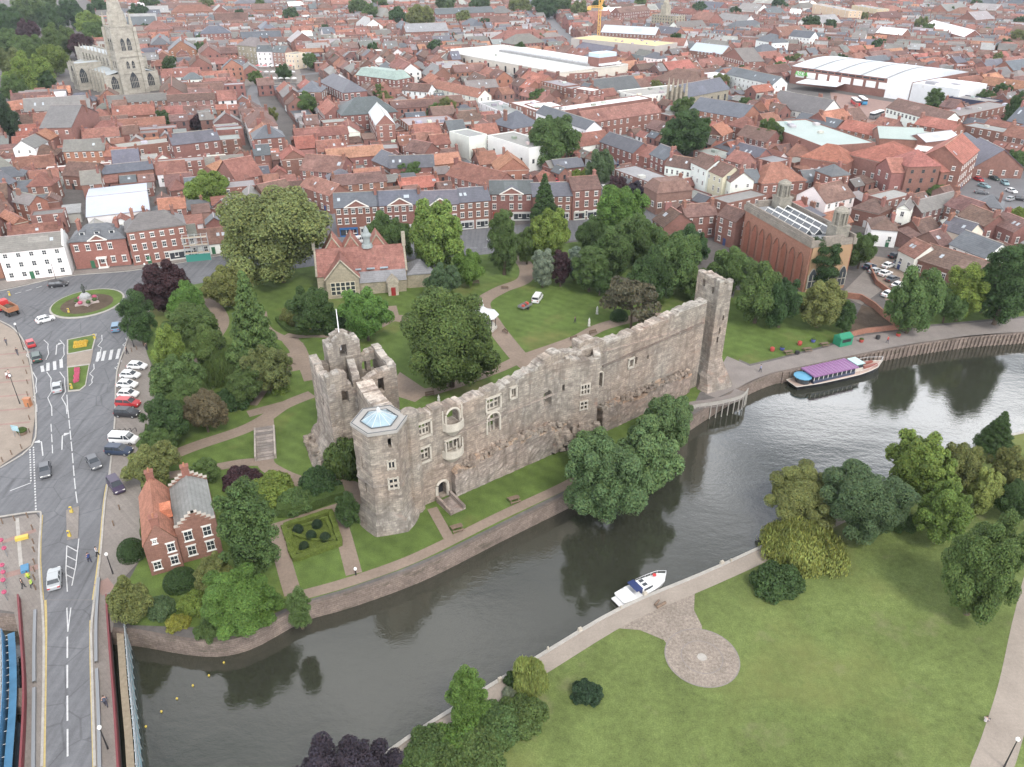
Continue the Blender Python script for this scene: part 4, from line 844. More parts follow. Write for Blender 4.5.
b.poly([(26, -21, 14.7), (36, -21, 14.7), (36, 21, 14.7), (26, 21, 14.7)]); b.build('roof', MAT['lead_roof'], ch)
for k in range(9):
    for s in (-1, 1):
        x = -.5 + k * 6
        if 24 < x < 37: continue
        arch_window(ch, (x, s * 14.02, 3), 0 if s < 0 else R(180), 3.4, 6.5)
    arch_window(ch, (8.5 + k * 6, 5.52, 13.2), R(180), 3, 4.4)
arch_window(ch, (31, 21.02, 3), R(180), 5, 10.5); arch_window(ch, (26 - .02, 17.5, 4), R(-90), 4, 8)
for s in (-1, 1): arch_window(ch, (-4.02, s * 10.2, 3), R(-90), 3.8, 7)

# museum hall with a glazed roof (corn exchange)
r_, w, d = big('exchange_hall', 'brick hall with stone parapet, glazed roof and two stone turrets', 'hall', [(746.5, 206), (812, 243), (849, 236)], 13)
b = MB(); b.col = WALL['o']; b.prism([(0, 0), (w, 0), (w, d), (0, d)], 0, 12.4, top=False); b.build('wall', MAT['brick'], r_)
b = MB(); b.col = (.36, .235, .14); b.box((w + .15, d / 2, 6), (.3, d - 1, 12)); b.build('ochre_front', MAT['render'], r_)
b = MB(); b.col = (.27, .235, .20)
for c, s_ in (((w / 2, .1), (w + 1.2, 1)), ((w / 2, d - .1), (w + 1.2, 1)), ((.1, d / 2), (1, d - 1.4)), ((w - .1, d / 2), (1, d - 1.4))): b.box((c[0], c[1], 12.6), (s_[0], s_[1], 1.5)); b.box((c[0], c[1], 13.8), (s_[0] * .98, s_[1] * .5, .9))
b.build('parapet', MAT['stonework'], r_)
b = MB(); b.col = (.3, .31, .33); b.poly([(.6, .6, 12.6), (w - .6, .6, 12.6), (w - .6, d - .6, 12.6), (.6, d - .6, 12.6)])
for k in range(3):
    y0 = 1.5 + k * (d - 3) / 3; y1 = y0 + (d - 3) / 3 - .6; ym = (y0 + y1) / 2; b.mi = 1; b.col = (.3, .35, .4)
    b.raw([(w * .2, y0, 12.8), (w * .82, y0, 12.8), (w * .82, ym, 14.2), (w * .2, ym, 14.2), (w * .82, y1, 12.8), (w * .2, y1, 12.8)], [(0, 1, 2, 3), (3, 2, 4, 5), (0, 3, 5), (1, 4, 2)])
    b.mi = 2; b.col = (.7, .7, .68); b.tube([(w * .2, ym, 14.25), (w * .82, ym, 14.25)], .22, 4); b.tube([(w * .2, y0, 12.9), (w * .82, y0, 12.9)], .18, 4)
    for j in range(7):
        x = w * (.2 + .62 * j / 6); b.tube([(x, y0, 12.9), (x, ym, 14.28), (x, y1, 12.9)], .1, 4)
b.build('roof', [MAT['roof_flat'], MAT['glass'], MAT['render']], r_)
for k in range(8):
    b = MB(); o = [(x, z) for x, z in arch_pts(2.6, 9.0)]; b.col = vary((.31, .12, .08), .05); b.raw([(x, -.05, z + .5) for x, z in o], [tuple(range(len(o)))]); ob = b.build('blind_arch', MAT['brick'], r_); ob.location = (w * (k + .7) / 8.6, 0, 0)
    b = MB(); b.col = (.22, .12, .09); b.tube([(x, -.12, z + .5) for x, z in o[1:]], .14, 4); ob = b.build('arch_moulding', MAT['brick'], r_); ob.location = (w * (k + .7) / 8.6, 0, 0)
for k in range(4): arch_window(r_, (w + .32, d * (k + .6) / 4.2, 1), R(90), 2, 5)
for px_, py_ in ((3, d - 3), (w - 3, d - 3)):
    b = MB(); b.col = (.27, .25, .21); b.box((px_, py_, 14.2), (3.8, 3.8, 3)); b.box((px_, py_, 15.9), (4.2, 4.2, .4)); b.lathe([(1.3, 16), (1.3, 19), (1.8, 19.2), (1.8, 19.7), (1.2, 20.2), (.4, 20.6)], (px_, py_, 0), 10)
    for a in range(8): b.tube([(px_ + 1.6 * math.cos(a * .785), py_ + 1.6 * math.sin(a * .785), 16), (px_ + 1.6 * math.cos(a * .785), py_ + 1.6 * math.sin(a * .785), 19.3)], .25, 5)
    b.build('turret', MAT['stonework'], r_)
# stone chapel and the far stone tower
p = hp(688, 97, 729, 89, 9, 13, 'g', 's', 'k', 'pale stone chapel with a slate roof behind the orange brick hall', name='chapel', cat='church', chim=0, wcols=6, rows=1, wh=4, ww=1.6, win='d', rh=5)
b = MB(); b.col = (.36, .32, .25); w_ = HOUSES[-1][1]
for k in range(5): b.lathe([(.8, 0), (.7, 13), (.1, 17)], (-w_ / 2 - .5, 1 + k * 2.8, 0), 6)
b.build('buttress_range', MAT['stonework'], p)
p = hp(652, 14, 676, 16, 14, 14, 'f', 's', 'f', 'far stone tower building with pinnacles beyond the crane', name='stone_tower', cat='tower', chim=0, win='d')
b = MB(); b.col = (.36, .33, .26); b.box((-4, 7, 18), (7, 7, 9)); b.lathe([(3, 22), (3, 25), (.2, 30)], (-4, 7, 0), 8); b.build('belfry', MAT['stonework'], p)

# garden building (library like) with three steep gables
A = G(319, 300)[:2]; B_ = G(431, 291)[:2]
rz = math.atan2(B_[1] - A[1], B_[0] - A[0]); w = math.hypot(B_[0] - A[0], B_[1] - A[1])
gc = empty('garden_centre_hall', (A[0], A[1], 0), rz, 'stone Tudor style hall with red tiled roof, lantern and pointed gables in the castle garden', 'hall')
n_ = (-math.sin(rz), math.cos(rz)); FOOT.append([A, B_, (B_[0] + n_[0] * 16, B_[1] + n_[1] * 16), (A[0] + n_[0] * 16, A[1] + n_[1] * 16)])
SC = (.36, .315, .235)
L1 = w * .80
b = MB(); b.col = SC; b.prism([(0, 3.2), (L1, 3.2), (L1, 13), (0, 13)], 0, 5, top=False); b.poly([(0, 13, 5), (0, 3.2, 5), (0, 8, 10.4)]); b.poly([(L1, 3.2, 5), (L1, 13, 5), (L1, 8, 10.4)]); b.prism([(2.2, 0), (10.2, 0), (10.2, 4), (2.2, 4)], 0, 5.2, top=False); b.poly([(2.2, 0, 5.2), (10.2, 0, 5.2), (6.2, 0, 9.6)])
b.prism([(10.3, 1.2), (L1 - .5, 1.2), (L1 - .5, 3.4), (10.3, 3.4)], 0, 3.2, top=False); b.build('wall', MAT['stonework'], gc)
b = MB(); b.col = (.25, .122, .102); roof_geo(b, .2, L1 - .2, 3.2, 12.8, 5, 'g', 5.2, .25)
b.raw([(1.8, -.3, 4.9), (6.2, -.3, 9.8), (10.6, -.3, 4.9), (6.2, 7.8, 9.8), (1.8, 4, 4.9), (10.6, 4, 4.9)], [(0, 1, 3, 4), (1, 2, 5, 3)])
b.build('roof', MAT['roof_tile'], gc)
b = MB(); b.col = (.2, .2, .21); b.poly([(10.3, .9, 3.2), (L1 - .3, .9, 3.2), (L1 - .3, 3.3, 5.3), (10.3, 3.3, 5.3)]); b.build('lean_to_roof', MAT['roof_slate'], gc)
for x in (4.5, w * .33, w * .56):   # steep gables over the rear range
    b = MB(); b.mi = 0; b.col = (.30, .14, .11); z = 6.2
    b.raw([(x - 4, 9.5, z), (x, 9.5, 12.4), (x + 4, 9.5, z), (x - 4, 16, z), (x, 16, 12.4), (x + 4, 16, z)], [(0, 1, 2), (0, 3, 4, 1), (1, 4, 5, 2), (5, 4, 3)])
    b.raw([(x - 4, 12.8, 0), (x + 4, 12.8, 0), (x + 4, 12.8, z), (x - 4, 12.8, z), (x - 4, 16, 0), (x + 4, 16, 0), (x + 4, 16, z), (x - 4, 16, z)], [(4, 0, 3, 7), (1, 5, 6, 2), (5, 4, 7, 6)])
    b.mi = 1; b.col = (.4, .36, .28); b.tube([(x - 4.1, 9.4, z), (x, 9.4, 12.6)], .17, 4); b.tube([(x + 4.1, 9.4, z), (x, 9.4, 12.6)], .17, 4); b.tube([(x, 9.4, 12.4), (x, 9.4, 13.6)], .1, 4)
    b.build('rear_gable', [MAT['roof_tile'], MAT['stonework']], gc)
b = MB(); b.col = (.42, .38, .3)
for s in (-1, 1): b.tube([(6.2 + s * 4.2, -.3, 5.1), (6.2, -.3, 9.95)], .2, 4)
for x in (0, L1): b.tube([(x, 2.8, 5), (x, 8, 10.6)], .25, 4); b.tube([(x, 13.2, 5), (x, 8, 10.6)], .25, 4)
b.box((-.1, 8, 11.3), (.7, 1, 2)); b.box((L1, 8, 11.6), (.9, 1.4, 3.4)); b.build('coping', MAT['stonework'], gc)
b = MB(); b.col = (.28, .31, .31); X_ = w * .47; b.lathe([(1.5, 10), (1.3, 10.8), (.9, 10.9), (.9, 12.8), (1.3, 12.9), (1.3, 13.3), (.8, 13.8), (.6, 14.6), (.1, 15.6)], (X_, 8, 0), 8); b.build('lantern', MAT['render'], gc)
b = MB(); b.mi = 0; b.col = (.55, .5, .4); X0 = 6.2
for r0 in range(3):
    for c0 in range(5):
        b.mi = 0; b.box((X0 - 2.4 + c0 * 1.2, -.05, 1.5 + r0 * 1.1), (1.2, .14, 1.1)); b.mi = 1; b.box((X0 - 2.4 + c0 * 1.2, -.08, 1.5 + r0 * 1.1), (.92, .14, .86))
b.build('mullioned_window', [MAT['render'], MAT['glass']], gc)
for k, x in enumerate((w * .36, w * .48, w * .6)):
    b = MB(); zz = 4.4; b.box((x, 3.3, 6.0), (2.0, .9, .12)); ob = b.build('skylight', MAT['glass_blue'], gc); ob.rotation_euler = (0, 0, 0)
    b2 = MB()
b = MB(); b.mi = 0; b.col = (.45, .4, .32); b.box((w * .66, .2, 1.7), (2.6, 2.4, 3.4)); b.raw([(w * .66 - 1.5, -1.1, 3.4), (w * .66 + 1.5, -1.1, 3.4), (w * .66, -1.1, 5), (w * .66 - 1.5, 1.5, 3.4), (w * .66 + 1.5, 1.5, 3.4), (w * .66, 1.5, 5)], [(0, 1, 2), (0, 2, 5, 3), (1, 4, 5, 2)])
b.mi = 1; b.col = (.25, .02, .02); b.box((w * .66, -1.05, 1.1), (1.1, .1, 2.2)); b.build('porch', [MAT['stonework'], MAT['door_paint']], gc)
b = MB(); b.mi = 0; b.col = SC; b.prism([(L1 + .05, 3), (w + 2, 3), (w + 2, 11), (L1 + .05, 11)], 0, 3.6, top=False); b.mi = 1; b.col = (.2, .2, .21); roof_geo(b, L1 + .05, w + 2, 3, 11, 3.6, 'h', 2.4, .2); b.build('side_wing', [MAT['stonework'], MAT['roof_slate']], gc)

# brick house by the bridge: an orange tiled gable range and a crow-stepped range
A = G(152, 576)[:2]; Bq = G(224, 556)[:2]
rz = math.atan2(Bq[1] - A[1], Bq[0] - A[0]); w = math.hypot(Bq[0] - A[0], Bq[1] - A[1])
bh = empty('bridge_house', (A[0], A[1], 0), rz, 'brick riverside house with orange tiled gable and crow-stepped slate range', 'house')
H1, w1 = 5.3, w * .44; D1 = 12.5
mat('house_brick', (.28, .15, .115), .9, [(.4, .12), (3, .14)], brick=(.5, .17, .025, .2), spec=.2)
b = MB(); x0, x1 = 0, w1
b.prism([(x0, 0), (x1, 0), (x1, D1), (x0, D1)], 0, H1, top=False); b.poly([(x0, 0, H1), (x1, 0, H1), ((x0 + x1) / 2, 0, H1 + 3.2)]); b.poly([(x1, D1, H1), (x0, D1, H1), ((x0 + x1) / 2, D1, H1 + 3.2)])
b.build('wall', MAT['house_brick'], bh)
b = MB(); x0, x1 = w1 + .02, w; H2, D2, y2 = 6.0, 11, .9
b.prism([(x0, y2), (x1, y2), (x1, y2 + D2), (x0, y2 + D2)], 0, H2, top=False)
for yy in (y2 + .2, y2 + D2 - .2):
    ns = 5
    for k in range(ns):
        ww = (x1 - x0) * (1 - k / ns); b.box(((x0 + x1) / 2, yy, H2 + .22 + k * .44), (ww, .45, .46))
b.build('stepped_wall', MAT['house_brick'], bh)
for yy in (y2 + .2, y2 + D2 - .2):
    b = MB(); b.col = (.42, .38, .33)
    for k in range(ns):
        ww = (x1 - x0) * (1 - k / ns); b.box((x0 + (x1 - x0) * .5 - ww / 2 + .35, yy, H2 + .48 + k * .44), (.8, .55, .1)); b.box((x0 + (x1 - x0) * .5 + ww / 2 - .35, yy, H2 + .48 + k * .44), (.8, .55, .1))
    b.build('coping', MAT['render'], bh)
b = MB(); b.col = (.31, .145, .10); roof_geo(b, 0, w1, .25, D1 - .25, H1, 'x', 3.2, .12)
ro = b.build('roof', MAT['roof_tile'], bh)
b = MB(); b.mi = 0; b.col = (.45, .17, .1); b.box((w1 * .78, 5, H1 + 1.6), (2.0, 2, 1.4)); b.mi = 1; b.box((w1 * .78 + 1.02, 5, H1 + 1.6), (.06, 1.5, 1.1)); b.build('dormer', [MAT['roof_tile'], MAT['glass']], bh)
b = MB(); b.col = (.215, .22, .21); b.raw([(x0, y2 + .45, H2), (x1, y2 + .45, H2), ((x0 + x1) / 2, y2 + .45, H2 + 1.7), (x0, y2 + D2 - .45, H2), (x1, y2 + D2 - .45, H2), ((x0 + x1) / 2, y2 + D2 - .45, H2 + 1.7)], [(0, 2, 5, 3), (1, 4, 5, 2)]); b.build('slate_roof', MAT['roof_slate'], bh)
for cx_, cy_, z_ in ((w1 / 2, .5, H1 + 4.8), (w1 / 2, D1 - .5, H1 + 4.8), ((x0 + x1) / 2, y2 + D2 - .2, H2 + 3.8)):
    b = MB(); chimney_geo(b, cx_, cy_, H1 + 1.2, z_ - .7, 1.05, .8, (.28, .13, .1)); b.build('chimney', MAT['brick'], ro)
for x, z, ww_, hh_, yy in ((w1 * .25, .9, 1.05, 1.4, 0), (w1 * .78, 1.0, 1.05, 1.5, 0), (w1 * .78, 3.3, 1.05, 1.5, 0), (w1 * .36, 5.4, .6, .7, 0), (w1 + 1.5, 1.0, 1.15, 1.7, y2), (w1 + 1.5, 3.7, 1.15, 1.7, y2), (w - 1.4, 1.0, 1.15, 1.7, y2), (w - 1.4, 3.7, 1.15, 1.7, y2)):
    link('window', window_mesh(ww_, hh_), bh, (x, yy, z))
FOOT.append([A, Bq, G(215, 500)[:2], G(150, 500)[:2]])
# ---------------------------------------------------------------- the ruined castle
def stone_tint(t, k, cur, vec):
    n = N(t, 'ShaderNodeTexNoise', i_Scale=.10, i_Detail=3.0); k(vec, n.inputs['Vector'])
    r = N(t, 'ShaderNodeMapRange', n1=.42, n2=.62); k(n.outputs[0], r.inputs[0])
    x = N(t, 'ShaderNodeMix', data_type='RGBA', blend_type='MULTIPLY'); x.inputs[7].default_value = (1.05, .96, .92, 1); k(r.outputs[0], x.inputs[0]); k(cur, x.inputs[6]); return x.outputs[2]
mat('castle_stone', (1, 1, 1), .95, [(.3, .14), (1.0, .2), (4.5, .2)], use='attr', brick=(.95, .4, .03, .22), bump=.22, bscale=8, spec=.15, extra=stone_tint,
    stain=[(.45, .50, .72, (.15, .13, .115), 3.0), (.9, .50, .72, (.14, .125, .11), .16), (.8, .62, .8, (.45, .42, .38), .6), (.22, .62, .78, (.24, .165, .13), 2.4)])
mat('pale_stone', (.42, .385, .33), .9, [(1, .12), (5, .1)], spec=.15)
CST = (.305, .270, .228)
nr = np.random.RandomState(5)
_h = nr.rand(64, 64, 3)
def jit(p, amp):
    i = int(abs(p[0] * 3.1 + p[2] * 1.7)) % 64; j = int(abs(p[1] * 3.3 + p[2] * 2.9)) % 64; h = _h[i, j]
    return (p[0] + (h[0] - .5) * amp, p[1] + (h[1] - .5) * amp, p[2] + (h[2] - .5) * amp * .6)
def grey(c, f): return (c[0] * f, c[1] * f, c[2] * f)
def ruin_wall(b, A, B, th, top, holes=(), cell=.55, amp=.08, z0=0.0, col=CST, cap=(.42, .39, .345), seed=0):
    "rough wall of thickness th behind the line A-B (to its left side), with a broken top and real openings"
    rr = random.Random(seed + 77)
    dx, dy = B[0] - A[0], B[1] - A[1]; Lw = math.hypot(dx, dy); u = (dx / Lw, dy / Lw); n = (-u[1], u[0])
    us = set(np.linspace(0, Lw, max(2, int(Lw / cell)) + 1)); zmax = max(top(s) for s in np.linspace(0, Lw, 40)) + .6; zs = set(np.arange(z0, zmax + cell, cell))
    for h in holes: us |= {h[0], h[1]}; zs |= {h[2], h[3]}
    def clean(v):
        v = sorted(v); o = [v[0]]
        for q in v[1:]:
            if q - o[-1] > .12: o.append(q)
        return o
    us = [s for s in clean(us) if -.01 <= s <= Lw + .01]; zs = clean(zs)
    nu, nz_ = len(us) - 1, len(zs) - 1
    rv = [top(s_) + rr.uniform(-.12, .12) for s_ in us]; rag = [min(rv[i], rv[i + 1]) + .27 for i in range(nu)]
    def solid(i, k):
        if i < 0 or i >= nu or k < 0 or k >= nz_: return False
        su, zz = (us[i] + us[i + 1]) / 2, (zs[k] + zs[k + 1]) / 2
        if zz > rag[i]: return False
        for h in holes:
            if h[0] < su < h[1] and h[2] < zz < h[3]:
                if len(h) > 4 and h[4] == 'arch':
                    m = (h[0] + h[1]) / 2; w = (h[1] - h[0]) / 2; spr = h[3] - w * 1.2
                    if zz > spr and ((abs(su - m) / w) ** 1.6 + ((zz - spr) / (h[3] - spr)) ** 1.6) > 1.05: continue
                return False
        return True
    S_ = [[solid(i, k) for k in range(nz_)] for i in range(nu)]
    s_at = lambda i, k: 0 <= i < nu and 0 <= k < nz_ and S_[i][k]
    def V(i, k, side):
        s, z = us[i], min(zs[k], rv[i]); off = th * side
        p = (A[0] + u[0] * s + n[0] * off, A[1] + u[1] * s + n[1] * off, z)
        q = jit(p, amp); return (q[0], q[1], q[2] if k else z)
    for i in range(nu):
        for k in range(nz_):
            if not S_[i][k]: continue
            topc = not s_at(i, k + 1)
            b.col = cap if topc and not any(h[0] < us[i] + .3 < h[1] for h in holes) else grey(col, rr.uniform(.9, 1.1))
            b.poly([V(i, k, 0), V(i + 1, k, 0), V(i + 1, k + 1, 0), V(i, k + 1, 0)]); b.poly([V(i + 1, k, 1), V(i, k, 1), V(i, k + 1, 1), V(i + 1, k + 1, 1)])
            if topc: b.poly([V(i, k + 1, 0), V(i + 1, k + 1, 0), V(i + 1, k + 1, 1), V(i, k + 1, 1)])
            if not s_at(i, k - 1) and k: b.poly([V(i, k, 1), V(i + 1, k, 1), V(i + 1, k, 0), V(i, k, 0)])
            if not s_at(i - 1, k): b.poly([V(i, k, 1), V(i, k, 0), V(i, k + 1, 0), V(i, k + 1, 1)])
            if not s_at(i + 1, k): b.poly([V(i + 1, k, 0), V(i + 1, k, 1), V(i + 1, k + 1, 1), V(i + 1, k + 1, 0)])
def interp(pts):
    xs = [p[0] for p in pts]; ys = [p[1] for p in pts]
    return lambda s: float(np.interp(s, xs, ys))
P0 = np.array(G(412, 511)[:2]); P1 = np.array(G(710, 380)[:2]); U = (P1 - P0) / np.linalg.norm(P1 - P0); NR = np.array((U[1], -U[0]))   # NR points to the river
def on_wall(x, y, off=0.0):
    u = (x - 512) / F; v = (383.5 - y) / F; d = np.array((u, CP + v * SP, -SP + v * CP)); p0 = P0 + NR * off
    t = (NR @ p0) / (NR @ d[:2]); p = d * t; return float((p[:2] - p0) @ U), float(p[2] + CAMH)
def hole(x0, y0, x1, y1, arch=None, off=0.0):
    "opening seen between these pixels, x0,y0 = upper left and x1,y1 = lower right"
    s0, za = on_wall(x0, y0, off); s1, zb = on_wall(x1, y1, off); w = s1 - s0
    return (s0, s1, min(za, zb), max(za, zb)) + ((arch,) if arch else ())
castle = empty('castle_ruin', (0, 0, 0), 0, 'large roofless ruined medieval castle of pale pinkish stone along the river bank', 'castle')
FOOT.append([G(300, 460)[:2], G(720, 400)[:2], G(740, 350)[:2], G(320, 380)[:2]])
W = []
def hw(xc, yt, yb, wpx, arch=None):
    s0, zt = on_wall(xc - wpx / 2, yt); s1, zb = on_wall(xc - wpx / 2, yb); s2, _ = on_wall(xc + wpx / 2, yt - .35 * wpx)
    return (s0, s2, zb, zt) + ((arch,) if arch else ())
h1 = hw(421, 427, 440, 17); h2 = hw(421.5, 452, 465, 15); h3 = hw(452, 411, 426, 13, 'arch'); h4 = hw(452, 442, 453, 13); h5 = hw(441.5, 483, 499, 10, 'arch')
h6 = hw(493, 400, 412, 13); h7 = hw(513, 389, 398, 5); h8 = hw(493, 415, 434, 12, 'arch'); h9 = hw(548, 392, 408, 8, 'arch'); h10 = hw(562.5, 386, 391, 2.5)
holes = [h1, h2, h3, h4, h5, h6, h7, h8, h9, h10]
tp = [on_wall(x, y) for x, y in ((416, 416), (440, 407.5), (463, 401), (480, 394.5), (500, 387), (525, 374.5), (540, 364), (550, 354.5), (562, 351.5), (575, 352), (596, 342), (613, 339.5), (638, 331), (651, 325), (668.5, 317), (683, 310), (695, 305))]
def crenel(f): return lambda s: f(s) - (.35 if math.sin(s * 1.9) > .8 else 0)
ftop = crenel(interp(tp)); SE = on_wall(700, 380)[0] - 1.0
hs = [hw(631, 360, 367, 4), hw(636, 357.5, 364.5, 3), hw(600, 373, 388, 5, 'arch'), hw(648, 356, 360, 2)]
b = MB(); ruin_wall(b, P0, P0 + U * SE, 1.9, ftop, holes + hs, seed=1); b.build('curtain_wall', MAT['castle_stone'], castle)
# string courses and the projecting lower wall with its rubble ledge
def along(b, s0, s1, z0, z1, out, th=.35, dz=.22, step=.8, col=(.36, .31, .27)):
    n = max(1, int((s1 - s0) / step)); b.col = col
    for i in range(n):
        a0 = s0 + (s1 - s0) * i / n; a1 = s0 + (s1 - s0) * (i + 1) / n; z = z0 + (z1 - z0) * (i + .5) / n
        m = P0 + U * (a0 + a1) / 2 + NR * (out / 2 - .05); b.box((m[0], m[1], z), ((a1 - a0), out + .1, dz), math.atan2(U[1], U[0]))
b = MB()
sA, zA = on_wall(470, 432); sB, zB = on_wall(548, 395)
along(b, *[on_wall(455, 435)[0], on_wall(560, 392)[0]], on_wall(470, 428)[1], on_wall(545, 397)[1], .25)
b.build('string_course', MAT['castle_stone'], castle); b = MB(); along(b, on_wall(602, 366)[0], SE - .5, on_wall(602, 366)[1], on_wall(690, 327)[1], .35, col=(.2, .17, .15))
b.build('string_course', MAT['castle_stone'], castle); b = MB(); along(b, on_wall(602, 352)[0], SE - 8, on_wall(602, 352)[1], on_wall(660, 337)[1], .18)
b.build('string_course', MAT['castle_stone'], castle)
b = MB(); q0 = P0 + U * on_wall(452, 492)[0] + NR * 1.2; q1 = P0 + U * on_wall(562, 443)[0] + NR * 1.2
LL = float(np.linalg.norm(q1 - q0)); ruin_wall(b, q0, q1, 1.4, lambda s: 4.6 + 1.4 * math.sin(s * .13) + .5 * math.sin(s * 1.7), [], amp=.16, seed=4, cap=(.42, .33, .25), col=(.31, .275, .245)); b.build('battered_plinth', MAT['castle_stone'], castle); b = MB()
q0 = P0 + U * on_wall(596, 428)[0] + NR * 1.5; q1 = P0 + U * (SE - 3) + NR * 1.0
ruin_wall(b, q0, q1, 1.7, lambda s: 4.8 + .6 * math.sin(s * .5), [], amp=.2, seed=6, cap=(.36, .27, .2), col=(.28, .24, .21)); b.build('battered_plinth', MAT['castle_stone'], castle)
# rubble ledge: rows of rough blocks
b = MB(); rr = random.Random(8)
def rubble(b, p, s, r):
    b.col = grey(CST, r.uniform(.75, 1.2)); b.box(p, (s * r.uniform(.7, 1.4), s * r.uniform(.7, 1.4), s * r.uniform(.5, 1.0)), r.uniform(0, 3), taper=r.uniform(.6, .9))
for i in range(150):
    s_ = rr.uniform(on_wall(455, 492)[0], on_wall(566, 440)[0]); p = P0 + U * s_ + NR * rr.uniform(-.1, 1.2); rubble(b, (p[0], p[1], 4.6 + 1.4 * math.sin((s_ - 8) * .13) + rr.uniform(-.1, .6)), .7, rr)
b.build('rubble_ledge', MAT['castle_stone'], castle); b = MB()
for i in range(170):
    s_ = rr.uniform(on_wall(596, 428)[0], SE - 4); p = P0 + U * s_ + NR * rr.uniform(-.1, 1.4); rubble(b, (p[0], p[1], 4.9 + rr.uniform(-.2, .5)), .6, rr)
b.build('rubble_ledge', MAT['castle_stone'], castle)
# mullioned windows
def mullion(h, nx, nz_, arch=False, d=.5):
    b = MB(); s0, s1, z0, z1 = h[:4]; w = s1 - s0; a = math.atan2(U[1], U[0])
    def bar(sa, sb, za, zb, t=.22):
        m = P0 + U * (sa + sb) / 2 - NR * d; b.box((m[0], m[1], (za + zb) / 2), (max(sb - sa, .2), t, max(zb - za, .2)), a)
    for i in range(nx + 1): bar(s0 + w * i / nx - .1, s0 + w * i / nx + .1, z0, z1 - (.3 if arch else 0))
    for k in range(nz_ + 1): bar(s0, s1, z0 + (z1 - z0) * k / nz_ - .1, z0 + (z1 - z0) * k / nz_ + .1, .24)
    # surround proud of the wall
    d0 = d; 
    m = lambda s, o: P0 + U * s + NR * o
    for sa, sb, za, zb in ((s0 - .3, s0, z0 - .3, z1 + .3), (s1, s1 + .3, z0 - .3, z1 + .3), (s0 - .3, s1 + .3, z0 - .35, z0), (s0 - .3, s1 + .3, z1, z1 + .35)):
        if arch and za == z1: continue
        c = m((sa + sb) / 2, .08); b.box((c[0], c[1], (za + zb) / 2), (sb - sa - .01, .3, zb - za), a)
    return b.build('mullioned_window', MAT['pale_stone'], castle)
mullion(h1, 5, 2); mullion(h2, 4, 2); mullion(h6, 3, 2); mullion(h7, 2, 1); mullion(h4, 3, 1); mullion(hs[0], 2, 1)
def arch_ring(h, tilt=0, wd=.4, mid=True):
    s0, s1, z0, z1 = h[:4]; w = (s1 - s0) / 2; mS = (s0 + s1) / 2; spr = z1 - w * 1.2; b = MB(); pts = []
    for k in range(13):
        a = math.pi * k / 12; pts.append((mS - math.cos(a) * (w + .1), spr + math.sin(a) ** .85 * (z1 - spr + .1)))
    pts = [(s0 - .1, z0)] + pts + [(s1 + .1, z0)]
    b.tube([(*(P0 + U * s + NR * .12), z) for s, z in pts], wd / 2, 5)
    if mid:
        for q in (-.33, .33): b.tube([(*(P0 + U * (mS + q * w) - NR * .4), z0), (*(P0 + U * (mS + q * w) - NR * .4), z1 - .4)], .1, 4)
    return b.build('arch_surround', MAT['pale_stone'], castle)
arch_ring(h8); arch_ring(h5, mid=False, wd=.55); arch_ring(h3, mid=False); arch_ring(hs[2], mid=False, wd=.3)
# oriel balconies
for hh, zt in ((h3, 0), (h4, 0)):
    b = MB(); s0, s1, z0, z1 = hh[:4]; mS = (s0 + s1) / 2; c = P0 + U * mS; z0 -= .3
    ring = lambda r, z, ins=0: [(*(c + U * (math.cos(a) * r) + NR * (math.sin(a) * r * .75)), z) for a in np.linspace(0, math.pi, 7)]
    R0, R1 = (s1 - s0) / 2 + .6, (s1 - s0) / 2 + .7
    a_, b1, b2, b3, b4 = ring(R0 * .35, z0 - 1.7), ring(R0, z0 - .5), ring(R1, z0 - .4), ring(R1, z0 + .9), ring(R1 - .3, z0 + .9)
    b5 = ring(R1 - .3, z0 - .2)
    for lo, hi in ((a_, b1), (b1, b2), (b2, b3), (b3, b4), (b4, b5)):
        for i in range(6): b.poly([lo[i + 1], lo[i], hi[i], hi[i + 1]])
    b.poly(b5)
    if hh is h4 or hh is h3:
        for i in (1, 3, 5) if hh is h4 else (0, 6): p = ring(R1 - .15, z0 + .9)[i]; b.tube([p, (p[0], p[1], z1 + .2)], .14, 5)
    b.build('oriel_balcony', MAT['pale_stone'], castle)
# doorway steps
b = MB(); s0, s1, z0, z1 = h5[:4]; a = math.atan2(U[1], U[0]); b.col = (.3, .27, .25)
for k in range(7):
    zt = z0 * (1 - k / 7.0); c = P0 + U * ((s0 + s1) / 2 + .0) + NR * (.7 + k * .55 + .3); b.box((c[0], c[1], zt / 2), (2.0, .56, max(zt, .1)), a)
for q in (-1.2, 1.2):
    c0 = P0 + U * ((s0 + s1) / 2 + q) + NR * .4; c1 = c0 + NR * 4.2
    b.col = (.33, .29, .26); pts = []
    b.raw([(*(c0 - U * .2), 0), (*(c0 + U * .2), 0), (*(c1 + U * .2), 0), (*(c1 - U * .2), 0), (*(c0 - U * .2), z0 + .9), (*(c0 + U * .2), z0 + .9), (*(c1 + U * .2), .8), (*(c1 - U * .2), .8)], [(4, 5, 6, 7), (0, 1, 5, 4), (1, 2, 6, 5), (2, 3, 7, 6), (3, 0, 4, 7)])
b.build('steps', MAT['castle_stone'], castle)
b = MB(); b.col = (.02, .02, .02); c = P0 + U * (s0 + s1) / 2 - NR * 1.2; b.box((c[0], c[1], z0 + 1.2), (s1 - s0 - .2, .12, 2.6), a); b.build('gate', MAT['black_paint'], castle)

